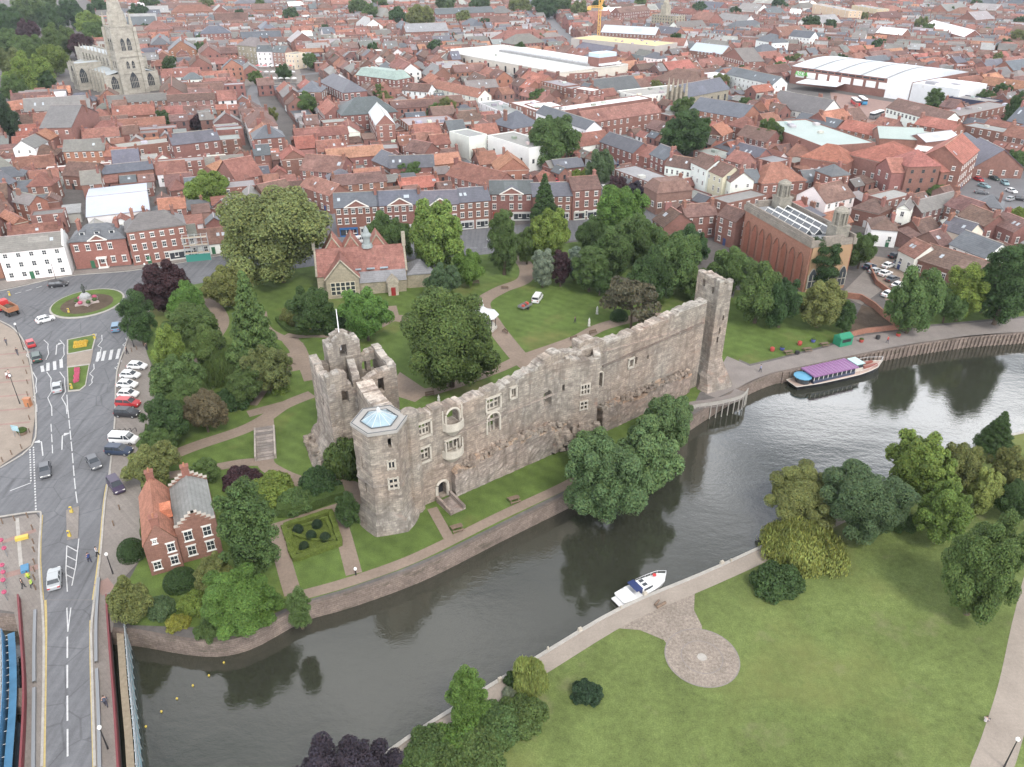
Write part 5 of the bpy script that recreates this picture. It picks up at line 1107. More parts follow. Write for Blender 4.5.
# polygonal middle tower
zt = 17.0
Wa = P0 + U * on_wall(553, 352)[0]; C1 = np.array(G(575, 357, zt)[:2]); C2 = np.array(G(595.5, 353, zt)[:2]); Wb = P0 + U * (on_wall(599, 345)[0]); C1 = C1 + NR * 1.3; C2 = C2 + NR * 1.3
def pt_hole(A, B, z, x, y, w, h):   # opening on face A-B at pixel
    n = np.array((B[1] - A[1], A[0] - B[0])); n = n / np.linalg.norm(n); u = (x - 512) / F; v = (383.5 - y) / F; d = np.array((u, CP + v * SP, -SP + v * CP)); t = (n @ A) / (n @ d[:2]); p = d * t
    s = float((p[:2] - A) @ (B - A)) / float(np.linalg.norm(B - A)); zz = float(p[2] + CAMH); return (s - w / 2, s + w / 2, zz - h / 2, zz + h / 2)
ma = pt_hole(C1, C2, 0, 585, 389, 1.7, 1.9); mb_ = pt_hole(C1, C2, 0, 583.5, 405, 1.4, 1.6); mc = pt_hole(Wa, C1, 0, 563.5, 388, .5, 1.3)
b = MB()
ruin_wall(b, Wa, C1, 1.3, lambda s: zt + .9 - abs(s - 2.5) * .3, [mc], seed=21); ruin_wall(b, C1, C2, 1.3, lambda s: zt - .3 + .25 * math.sin(s * 2), [ma, mb_], seed=22); ruin_wall(b, C2, Wb, 1.2, lambda s: zt + .3, [], seed=23)
b.build('middle_tower', MAT['castle_stone'], castle)
for hh, nx in ((ma, 3), (mb_, 2)):
    b = MB(); d_ = (C2 - C1) / np.linalg.norm(C2 - C1); n_ = np.array((d_[1], -d_[0])); a = math.atan2(d_[1], d_[0])
    for i in range(nx + 1): c = C1 + d_ * (hh[0] + (hh[1] - hh[0]) * i / nx) + n_ * .08; b.box((c[0], c[1], (hh[2] + hh[3]) / 2), (.17, .3, hh[3] - hh[2] + .3), a)
    for k in range(3): c = C1 + d_ * (hh[0] + hh[1]) / 2 + n_ * .1; b.box((c[0], c[1], hh[2] + (hh[3] - hh[2]) * k / 2), (hh[1] - hh[0] + .3, .24, .17), a)
    b.build('mullioned_window', MAT['pale_stone'], castle)
b = MB(); fl = [Wa + U * .5, C1 - NR * .8, C2 - NR * .8, Wb - U * .5]; b.col = (.3, .27, .2); b.prism([tuple(p) for p in fl], 14.2, 14.6, bottom=True)
T0 = P0 + U * on_wall(582, 345)[0]; T1 = P0 + U * on_wall(597, 340)[0]
ruin_wall(b, T0 - NR * .6, T1 - NR * .6, 2.0, lambda s: 18.9, [(1.0, 2.0, 16.3, 18.0, 'arch')], seed=25); b.build('stair_turret', MAT['castle_stone'], castle)
# rock and rubble at the foot of the middle tower
b = MB()
for i in range(120):
    t = rr.random(); p = Wa * (1 - t) + C1 * t + NR * rr.uniform(0, 1.6) if rr.random() < .5 else C1 * (1 - t) + C2 * t + NR * rr.uniform(0, 1.2); rubble(b, (p[0], p[1], rr.uniform(0, 4.2)), 1.2, rr)
b.build('fallen_stone', MAT['castle_stone'], castle)

# south-west tower, open topped, standing at the end of the curtain
TA, TB, TC, TD = [np.array(p) for p in (G(698, 271, 22)[:2], G(720, 283, 22)[:2], G(733, 279.5, 22)[:2], G(713, 269, 22)[:2])]
TC = TB + (TC - TB) * 1.05; TD = TA + (TC - TB)
b = MB()
lh = lambda A, B, x, y, w, h: pt_hole(A, B, 0, x, y, w, h)
ruin_wall(b, TA, TB, 1.0, lambda s: 22.3, [lh(TA, TB, 704, 283, .8, 1.4), lh(TA, TB, 713, 290, .7, 1.2)], seed=31)
ruin_wall(b, TB, TC, 1.0, lambda s: 20.8 + .4 * s, [lh(TB, TC, 723, 318, .6, 1.3), lh(TB, TC, 719.5, 331, .45, 1.5), lh(TB, TC, 717.5, 340, .45, 1.3)], seed=32)
ruin_wall(b, TC, TD, 1.0, lambda s: 21.4, [], seed=33); ruin_wall(b, TD, TA, 1.0, lambda s: 21.0, [], seed=34)
b.build('south_tower', MAT['castle_stone'], castle)
def skirt(b, ring, out, z1, n_sub=5, seed=0, z0=0.0, amp=.5):
    r_ = random.Random(seed); rows = []
    m = len(ring); c = sum(ring) / m
    for k in range(n_sub + 1):
        t = k / n_sub; row = []
        for i in range(m):
            d = (ring[i] - c) / np.linalg.norm(ring[i] - c); o = out[i] * (1 - t) ** 1.3
            row.append((ring[i][0] + d[0] * o + r_.uniform(-amp, amp) * (1 - t) * .6, ring[i][1] + d[1] * o + r_.uniform(-amp, amp) * (1 - t) * .6, z0 + (z1 - z0) * t + (r_.uniform(-.3, .3) if 0 < k < n_sub else 0)))
        rows.append(row)
    for k in range(n_sub):
        for i in range(m - 1):
            b.col = grey((.30, .27, .235), r_.uniform(.82, 1.1)); b.poly([rows[k][i], rows[k][i + 1], rows[k + 1][i + 1], rows[k + 1][i]])
def dens(pts, n=5):
    out = []
    for i in range(len(pts) - 1):
        for k in range(n): out.append(pts[i] + (pts[i + 1] - pts[i]) * k / n)
    out.append(pts[-1]); return out
b = MB(); rg = dens([TA, TB, TC, TD]); skirt(b, rg, [1.2 if i < 4 else 3.2 for i in range(len(rg))], 5.5, seed=2); b.build('spreading_base', MAT['castle_stone'], castle)
# ivy on the tower foot
# hexagonal north-west tower with glazed cap
hc = np.array(G(389, 517)[:2]); HZ = 17.4
def hexr(r, off=-105): return [np.array((hc[0] + r * math.cos(R(off + 60 * k)), hc[1] + r * math.sin(R(off + 60 * k)))) for k in range(6)]
hx = hexr(3.95); b = MB()
hexwin = {0: [], }
faces = [(hx[k], hx[(k + 1) % 6]) for k in range(6)]
f0 = faces[0]     # the face turned to the river
ws = [pt_hole(*f0, 0, 391.5, 464.5, 1.05, 1.3), pt_hole(*f0, 0, 393.5, 483, 1.35, 1.75), pt_hole(*f0, 0, 389.5, 443, .45, 1.6)]
for k, (a_, b_) in enumerate(faces): ruin_wall(b, a_, b_, .9, lambda s: HZ, ws if k == 0 else ([(1.4, 1.8, 11, 13.2), (1.7, 2.1, 6.5, 8.5)] if k == 5 else []), cell=.5, amp=.12, seed=40 + k, cap=CST)
b.build('corner_tower', MAT['castle_stone'], castle)
b = MB(); rg = dens(hexr(3.95) + hexr(3.95)[:1], 3); skirt(b, rg, [1.0] * len(rg), 3.6, seed=5, amp=.25); b.build('corner_tower_base', MAT['castle_stone'], castle); b = MB()
skirt(b, dens(hexr(4.0) + hexr(4.0)[:1], 3), [.15] * 19, 9.0, seed=6, amp=.05, z0=8.6); b.build('corner_tower_base', MAT['castle_stone'], castle)
for hh in ws[:2]:
    b = MB(); d_ = (f0[1] - f0[0]) / np.linalg.norm(f0[1] - f0[0]); n_ = np.array((d_[1], -d_[0])); a = math.atan2(d_[1], d_[0]); w_, h_ = hh[1] - hh[0], hh[3] - hh[2]; b.mi = 0
    for i in range(3): c = f0[0] + d_ * (hh[0] + w_ * i / 2) + n_ * .06; b.box((c[0], c[1], (hh[2] + hh[3]) / 2), (.15 if i == 1 else .26, .26, h_ + .45), a)
    for zz in ((hh[2], hh[3]) if hh is ws[0] else (hh[2], (hh[2] + hh[3]) / 2, hh[3])): c = f0[0] + d_ * (hh[0] + w_ / 2) + n_ * .08; b.box((c[0], c[1], zz), (w_ + .4, .22, .2), a)
    b.mi = 1; c = f0[0] + d_ * (hh[0] + w_ / 2) - n_ * .25; b.box((c[0], c[1], (hh[2] + hh[3]) / 2), (w_, .06, h_), a)
    b.build('window', [MAT['pale_stone'], MAT['glass']], castle)
b = MB(); o6 = hexr(4.15); b.col = (.33, .315, .295); b.prism([tuple(p) for p in o6], HZ + .05, HZ + .5, bottom=True)
b.col = (.09, .10, .11)
for k in range(6): p, q = hexr(3.95)[k], hexr(3.95)[(k + 1) % 6]; b.tube([(*p, HZ + .52), (*q, HZ + .52)], .07, 4); p, q = hexr(2.7)[k], hexr(2.7)[(k + 1) % 6]; b.tube([(*p, HZ + .6), (*q, HZ + .6)], .09, 4)
b.build('roof_slab', MAT['render'], castle)
b = MB(); i6 = hexr(2.6); ap = (hc[0], hc[1], HZ + 1.9)
b.mi = 0
for k in range(6): b.poly([(*i6[k], HZ + .52), (*i6[(k + 1) % 6], HZ + .52), ap])
b.mi = 1; b.col = (.5, .52, .53)
for k in range(6):
    b.tube([(*i6[k], HZ + .56), (ap[0], ap[1], ap[2] + .04)], .045, 4); m_ = (i6[k] + i6[(k + 1) % 6]) / 2; b.tube([(*m_, HZ + .56), (ap[0], ap[1], ap[2] + .04)], .03, 4)
b.lathe([(.3, HZ + 1.8), (.3, HZ + 2.2), (.02, HZ + 2.6)], (hc[0], hc[1], 0), 6); b.build('glazed_cap', [MAT['glass_blue'], MAT['render']], castle)
# little stair turret joining tower and curtain
tc_ = np.array(G(408.5, 413, 17.6)[:2]); b = MB(); b.col = CST; b.lathe([(1.5, 0), (1.35, 16.6), (1.6, 16.8), (1.6, 17.6), (1.0, 18.1), (.1, 18.3)], (tc_[0], tc_[1], 0), 9); b.build('stair_turret', MAT['castle_stone'], castle)
# north curtain, broad topped, from the corner tower to the gatehouse
GA, GB, GR, GK = [np.array(G(x, y, 17)[:2]) for x, y in ((309, 357), (326, 381), (396, 364), (378, 342))]
NA = np.array(G(356, 383, 16.2)[:2]); NB = np.array(G(377, 412, 16.2)[:2])
b = MB(); ruin_wall(b, NA, NB, 2.7, lambda s: 16.4 - .5 * math.sin(s * .35), [(3, 3.6, 9, 11), (7, 7.6, 8, 10)], seed=50, cap=(.56, .52, .46)); b.build('north_curtain_wall', MAT['castle_stone'], castle)
# gatehouse
b = MB(); Lf = float(np.linalg.norm(GR - GB)); Ls = float(np.linalg.norm(GB - GA))
ph = lambda A, B, x, y, w, h, a=None: pt_hole(A, B, 0, x, y, w, h) + ((a,) if a else ())
ruin_wall(b, GA, GB, 1.3, lambda s: 17.2 - (.8 if 3 < s < 5 else 0) - .12 * s, [(5.2, 6.0, 10.5, 12.2)], seed=51, col=(.35, .32, .285)); b.build('gatehouse_west_wall', MAT['castle_stone'], castle)
b = MB(); ruin_wall(b, GB, GR, 1.4, interp([(0, 17.6), (2.2, 17.9), (3.4, 17.5), (4.2, 14.5), (5.5, 14.8), (8, 16.2), (Lf, 16.9)]), [ph(GB, GR, 333, 388, .7, 1.4), ph(GB, GR, 345.5, 397, 1.2, 2.6, 'arch'), ph(GB, GR, 381.5, 385, .9, 2.6, 'arch')], seed=52); b.build('gatehouse_front_wall', MAT['castle_stone'], castle)
b = MB(); ruin_wall(b, GR, GK, 1.3, lambda s: 16.8 + .2 * math.sin(s), [], seed=53); b.build('gatehouse_east_wall', MAT['castle_stone'], castle)
b = MB(); La = float(np.linalg.norm(GA - GK)); ruin_wall(b, GK, GA, 1.3, interp([(0, 16.9), (2.8, 16.2), (3.4, 15.5), (La - 3, 15.5), (La, 17)]), [(1.2, 2.1, 12.5, 14.6, 'arch'), (2.8, 3.7, 12.5, 14.6, 'arch'), (1.2, 2.1, 7, 9.6), (2.8, 3.7, 7, 9.6), (9.5, 10.5, 11.5, 13.6, 'arch')], seed=54); b.build('gatehouse_rear_wall', MAT['castle_stone'], castle)
da = (GK - GA) / La; na = np.array((-da[1], da[0]))
b = MB(); t0 = GA + da * 2.8 - na * 1.9; t1 = GA + da * 8.3 - na * 1.9
roundtop = lambda s: 20.8 - .32 * (s - 2.7) ** 2
ruin_wall(b, t0, t1, .8, roundtop, [(2.0, 3.3, 16.8, 18.9, 'arch')], seed=55, cell=.45); ruin_wall(b, t1, t1 + na * 3.2, .8, lambda s: 19.2, [], seed=56); ruin_wall(b, t1 + na * 3.2, t0 + na * 3.2, .8, lambda s: roundtop(5.5 - s) - .3, [], seed=57); ruin_wall(b, t0 + na * 3.2, t0, .8, lambda s: 19.0, [], seed=58)
b.build('gatehouse_turret', MAT['castle_stone'], castle)
b = MB(); m0 = GB + (GR - GB) * .36; m1 = GA + (GK - GA) * .5; ruin_wall(b, m1, m0, 1.2, lambda s: 16.6, [(2, 3, 10, 12, 'arch')], seed=59); b.build('gatehouse_cross_wall', MAT['castle_stone'], castle)
b = MB(); rg = dens([GK, GA, GB, GB + (GR - GB) * .55], 5); skirt(b, rg, [1.0 if i < 4 else 3.4 for i in range(len(rg))], 5.2, seed=9, amp=.6)
b.build('gatehouse_base', MAT['castle_stone'], castle)
b = MB(); c = GB + (GR - GB) * .45; b.col = (.25, .26, .18); b.prism([tuple(p) for p in (GA + (GB - GA) * .1, GB, GR, GK)], 4.0, 4.3); b.build('gatehouse_floor', MAT['castle_stone'], castle)
b = MB(); fp = t0 + (t1 - t0) * .45 + na * 1.0; b.col = (.75, .75, .75); b.tube([(fp[0], fp[1], 17.5), (fp[0], fp[1], 25)], [.12, .07], 6); b.build('flagpole', MAT['render'], castle)
b = MB()
for i in range(150): t = rr.random(); p = GA + (GB - GA) * t - na * 0; q = (GA * (1 - t) + GB * t) + np.array((-.8, -.4)) * rr.uniform(0, 3); rubble(b, (q[0], q[1], rr.uniform(0, 2.0)), .8, rr)
b.build('fallen_stone', MAT['castle_stone'], castle)
# ---------------------------------------------------------------- trees
mat('leaves', (1, 1, 1), .75, [(.35, .1)], use='both', spec=.25, transl=.22)
mat('bark', (.11, .085, .065), .95, [(2, .2)], spec=.1)
TREEMESH = {}
def rand_unit(rs, n):
    v = rs.randn(n, 3); return v / np.linalg.norm(v, axis=1)[:, None]
def crown_mesh(kind, seed, nleaf, leaf=.055):
    key = (kind, seed)
    if key in TREEMESH: return TREEMESH[key]
    rs = np.random.RandomState(seed + 100)
    if kind == 'round':      # unit crown: radius 1, height about 1.7, centre at the origin
        lob = rand_unit(rs, 95); lob[:, 2] = lob[:, 2] * .85 + .05; env = 1 + .16 * np.sin(lob @ rs.uniform(-3, 3, 3) + rs.uniform(0, 6)) + .08 * np.sin(lob @ rs.uniform(-6, 6, 3)); rad = rs.uniform(.55, .95, 95) * env; c = lob * rad[:, None]; c[:, 2] *= .92; r = rs.uniform(.11, .27, 95)
        c = np.vstack([c, [[0, 0, 0]]]); r = np.append(r, .66)
    elif kind == 'tall':
        n = 90; z = rs.uniform(-1, 1, n); a = rs.uniform(0, 6.28, n); prof = np.sqrt(np.clip(1 - (z * .93) ** 2, .05, 1)); q = rs.uniform(.45, .95, n) * prof; c = np.stack([q * np.cos(a), q * np.sin(a), z * 1.35], 1); r = rs.uniform(.12, .27, n)
        c = np.vstack([c, [[0, 0, .6], [0, 0, 0], [0, 0, -.6]]]); r = np.append(r, [.58, .64, .58])
    elif kind == 'cone':     # layered conifer, from -1.3 to 1.5
        n = 70; t = np.linspace(0, 1, n) ** .8; a = np.arange(n) * 2.4; q = (1 - t) * .85 + .03; c = np.stack([q * np.cos(a) * rs.uniform(.7, 1.1, n), q * np.sin(a) * rs.uniform(.7, 1.1, n), -1.2 + 2.7 * t], 1); r = .10 + .26 * (1 - t) * rs.uniform(.8, 1.2, n)
        m = 6; tt = np.linspace(0, .9, m); c = np.vstack([c, np.stack([0 * tt, 0 * tt, -1.1 + 2.5 * tt], 1)]); r = np.append(r, .55 * (1 - tt) + .05)
    elif kind == 'cypress':
        n = 40; t = rs.uniform(0, 1, n); a = rs.uniform(0, 6.28, n); q = .45 * (1 - t) ** .6; c = np.stack([q * np.cos(a), q * np.sin(a), -1.4 + 3 * t], 1); r = .16 + .22 * (1 - t)
    elif kind == 'flat':     # sparse spreading cedar
        n = 26; a = rs.uniform(0, 6.28, n); q = rs.uniform(.15, .85, n); z = rs.choice([-.35, -.05, .25, .5], n) + rs.uniform(-.08, .08, n); q *= (1.05 - .5 * (z + .35)); c = np.stack([q * np.cos(a), q * np.sin(a), z], 1); r = rs.uniform(.18, .3, n)
    elif kind == 'bush':
        n = 60; lob = rand_unit(rs, n); lob[:, 2] = np.abs(lob[:, 2]) * .8; c = lob * rs.uniform(.55, .9, n)[:, None]; r = rs.uniform(.13, .28, n); c = np.vstack([c, [[0, 0, .1]]]); r = np.append(r, .68)
    elif kind == 'clipped':
        c = np.array([[0, 0, .25]]); r = np.array([.95])
    elif kind == 'weeping':
        n = 40; lob = rand_unit(rs, n); lob[:, 2] = np.abs(lob[:, 2]) * .75; c = lob * rs.uniform(.45, .72, n)[:, None]; r = rs.uniform(.2, .34, n); c = np.vstack([c, [[0, 0, .1]]]); r = np.append(r, .6)
    w = r ** 2; idx = rs.choice(len(c), int(nleaf * 1.9), p=w / w.sum())
    d = rand_unit(rs, len(idx)); d[:, 2] = np.where((d[:, 2] < -.3) & (rs.rand(len(idx)) < .6), -d[:, 2], d[:, 2])
    jr = rs.uniform(.86, 1.10, len(idx)) if kind != 'clipped' else rs.uniform(.97, 1.03, len(idx))
    p = c[idx] + d * (r[idx] * jr)[:, None] * (np.array([1, 1, .5]) if kind == 'flat' else np.array([1, 1, .62]) if kind == 'cone' else 1)
    D = np.linalg.norm(p[:, None, :] - c[None], axis=2) / r[None]; D[np.arange(len(idx)), idx] = 9
    keep = D.min(1) > .80; p, d, idx = p[keep][:nleaf], d[keep][:nleaf], idx[keep][:nleaf]
    b = MB(); n = len(p)
    if kind == 'weeping':   # hanging strands
        m = int(n * .45); k = rs.choice(n, m); q = p[k].copy(); d2 = d[k]
        out = q[:, :2] / (np.linalg.norm(q[:, :2], axis=1)[:, None] + .01)
        q[:, 2] -= rs.uniform(0, .95, m) * np.clip(np.linalg.norm(q[:, :2], axis=1), .2, 1); q[:, :2] += out * .06; p = np.vstack([p, q]); d = np.vstack([d, np.hstack([out, np.zeros((m, 1))])]); n = len(p); idx = np.append(idx, idx[k])
    q_ = np.quantile(np.linalg.norm(p[:, :2] - p[:, :2].mean(0), axis=1), .985); ze = {'round': .98, 'tall': 1.6, 'cone': 1.35, 'cypress': 1.5, 'flat': .62}.get(kind)
    fx_ = 1 / q_; lo_, hi_ = np.quantile(p[:, 2], .002), np.quantile(p[:, 2], .998); fz_ = (2 * ze / (hi_ - lo_)) if ze else 1.0; sc_ = np.array([fx_, fx_, fz_]); sh_ = np.array([np.quantile(p[:, 0], [.02, .98]).mean(), np.quantile(p[:, 1], [.02, .98]).mean(), (lo_ + hi_) / 2 if ze else 0])
    p = (p - sh_) * sc_; c = (c - sh_) * sc_
    nrm = d * .8 + rs.randn(n, 3) * .45 + np.array([0, 0, .25]); nrm /= np.linalg.norm(nrm, axis=1)[:, None]
    t1 = np.cross(nrm, rs.randn(n, 3)); t1 /= np.linalg.norm(t1, axis=1)[:, None]; t2 = np.cross(nrm, t1)
    sz = leaf * rs.uniform(.6, 1.35, n)
    if kind == 'weeping': t1 = np.tile(np.array([0, 0, 1.]), (n, 1)) + rs.randn(n, 3) * .2; t2 = np.cross(nrm, t1); t2 /= np.linalg.norm(t2, axis=1)[:, None]
    s1 = (sz * (1.5 if kind == 'weeping' else 1.0))[:, None]; s2 = (sz * (.45 if kind == 'weeping' else .72))[:, None]
    V = np.stack([p - t1 * s1, p - t2 * s2 - nrm * (sz * .18)[:, None], p + t1 * s1, p + t2 * s2 - nrm * (sz * .18)[:, None]], 1).reshape(-1, 3)
    tint = rs.uniform(.72, 1.3, n) * rs.uniform(.85, 1.15, len(c))[idx]; yel = rs.uniform(.9, 1.12, n)
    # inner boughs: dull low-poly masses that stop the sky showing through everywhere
    nv = len(V); cv = []; cf = []; ico = None
    th = [(math.cos(a) * math.cos(e), math.sin(a) * math.cos(e), math.sin(e)) for e in (-1.2, -.4, .4, 1.2) for a in np.arange(6) * 1.0472 + e]
    for j in range(len(c)):
        k = .74 if kind not in ('flat',) else .35
        if kind == 'clipped': k = .95
        o = nv + len(cv)
        for q in th: cv.append(c[j] + np.array(q) * r[j] * k * (np.array([1, 1, .5]) if kind in ('flat', 'cone') else 1))
        for e in range(3):
            for a in range(6): cf.append((o + e * 6 + a, o + e * 6 + (a + 1) % 6, o + (e + 1) * 6 + (a + 1) % 6, o + (e + 1) * 6 + a))
        cf.append(tuple(o + 18 + a for a in range(6)))
    me = bpy.data.meshes.new('crown')
    allv = np.vstack([V, np.array(cv)]); nf = n
    loops = list(range(4 * n)); 
    me.vertices.add(len(allv)); me.vertices.foreach_set('co', allv.ravel())
    fl = [4] * n + [len(f) for f in cf]; li = loops + [i for f in cf for i in f]
    me.loops.add(len(li)); me.loops.foreach_set('vertex_index', li)
    me.polygons.add(len(fl)); st = np.concatenate([[0], np.cumsum(fl)[:-1]]).astype(int); me.polygons.foreach_set('loop_start', st.tolist()); me.polygons.foreach_set('loop_total', fl)
    me.update(calc_edges=True)
    at = me.color_attributes.new('Col', 'FLOAT_COLOR', 'CORNER'); col = np.ones((len(li), 4), np.float32)
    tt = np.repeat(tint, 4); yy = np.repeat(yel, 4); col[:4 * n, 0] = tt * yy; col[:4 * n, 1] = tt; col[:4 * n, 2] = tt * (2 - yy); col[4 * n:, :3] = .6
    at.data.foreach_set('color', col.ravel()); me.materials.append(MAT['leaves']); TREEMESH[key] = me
    return me
LEAFN = {'round': 17000, 'tall': 17000, 'cone': 14000, 'cypress': 2500, 'flat': 5000, 'bush': 9000, 'clipped': 6000, 'weeping': 15000}
TRUNK = {}
def trunk_mesh(seed):
    if seed in TRUNK: return TRUNK[seed]
    r = random.Random(seed); b = MB(); b.tube([(0, 0, 0), (.02, .01, .35), (-.02, .02, .7), (0, 0, 1.0)], [.06, .042, .034, .018], 7)
    for k in range(6):
        a = k * 1.05 + r.random(); z = r.uniform(.4, .8); b.tube([(0, 0, z), (math.cos(a) * .14, math.sin(a) * .14, z + .12), (math.cos(a) * .3, math.sin(a) * .3, z + .2)], [.025, .017, .006], 5)
    TRUNK[seed] = b.mesh('trunk', MAT['bark']); return TRUNK[seed]
GRN = {'sage': (.082, .128, .050), 'mid': (.062, .098, .030), 'dark': (.036, .066, .022), 'light': (.105, .150, .034), 'olive': (.105, .122, .042), 'blue': (.055, .088, .040), 'purple': (.042, .022, .026), 'silver': (.13, .16, .115), 'yellow': (.185, .215, .062), 'bright': (.075, .135, .03), 'pale': (.125, .150, .055), 'deep': (.025, .045, .022), 'dpurple': (.034, .027, .036), 'brown': (.085, .075, .045), 'ygreen': (.16, .16, .03)}
tr_rnd = random.Random(3); NT = [0]; TREES = []
def tree(cx, cy, rpx, hpx, kind, col, label, H=None, name='tree', cat='tree', group=None, gz=0.0, trunk=True, base=None):
    """crown centred on pixel cx, cy with half width rpx and half height hpx; the crown's world height is found from its pixel height"""
    ext = {'round': .98, 'tall': 1.6, 'cone': 1.35, 'cypress': 1.5, 'flat': .62, 'bush': .62, 'clipped': .8, 'weeping': .75}[kind]
    low = kind in ('bush', 'clipped', 'weeping'); zc = 3.0
    for _ in range(4):
        s = S(cx, cy, gz + zc); Rw = rpx / s * 1.05; Y0 = G(cx, cy, gz + zc)[1]; el = math.atan2(CAMH - zc, Y0)
        v = max((hpx * 1.04 / s) ** 2 - (Rw * math.sin(el)) ** 2, ((.45 if 'laurel' not in name else .3) * Rw) ** 2); rz = math.sqrt(v) / math.cos(el); rz = min(rz, 1.9 * Rw) if kind != 'cypress' else rz
        zc = max(rz * (.55 if low else 1.0) + (0 if low else min(1.3, rz * .2)), .5)
    X, Y, _ = G(cx, cy + (0 if not low else 0), gz + zc)
    k = NT[0]; NT[0] += 1
    t = empty(name, (X, Y, gz), tr_rnd.uniform(0, 6.28), label, cat, group)
    big_ = rpx > 36 and kind in ('round', 'tall')
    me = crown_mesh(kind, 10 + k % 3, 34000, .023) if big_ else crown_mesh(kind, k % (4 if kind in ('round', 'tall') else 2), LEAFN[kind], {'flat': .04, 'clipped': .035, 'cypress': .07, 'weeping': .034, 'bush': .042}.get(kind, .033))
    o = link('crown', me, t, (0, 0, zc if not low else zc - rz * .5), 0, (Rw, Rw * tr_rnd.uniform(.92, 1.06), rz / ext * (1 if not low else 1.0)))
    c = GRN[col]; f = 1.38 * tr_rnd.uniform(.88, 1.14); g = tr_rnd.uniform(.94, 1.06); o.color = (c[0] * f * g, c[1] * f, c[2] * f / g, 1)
    if trunk and not low:
        tm = link('trunk', trunk_mesh(k % 3), t, (0, 0, 0), 0, (max(zc * .9, 3), max(zc * .9, 3), zc + rz * .3))
    TREES.append((X, Y, Rw)); return t
CG = 'trees in the castle garden'
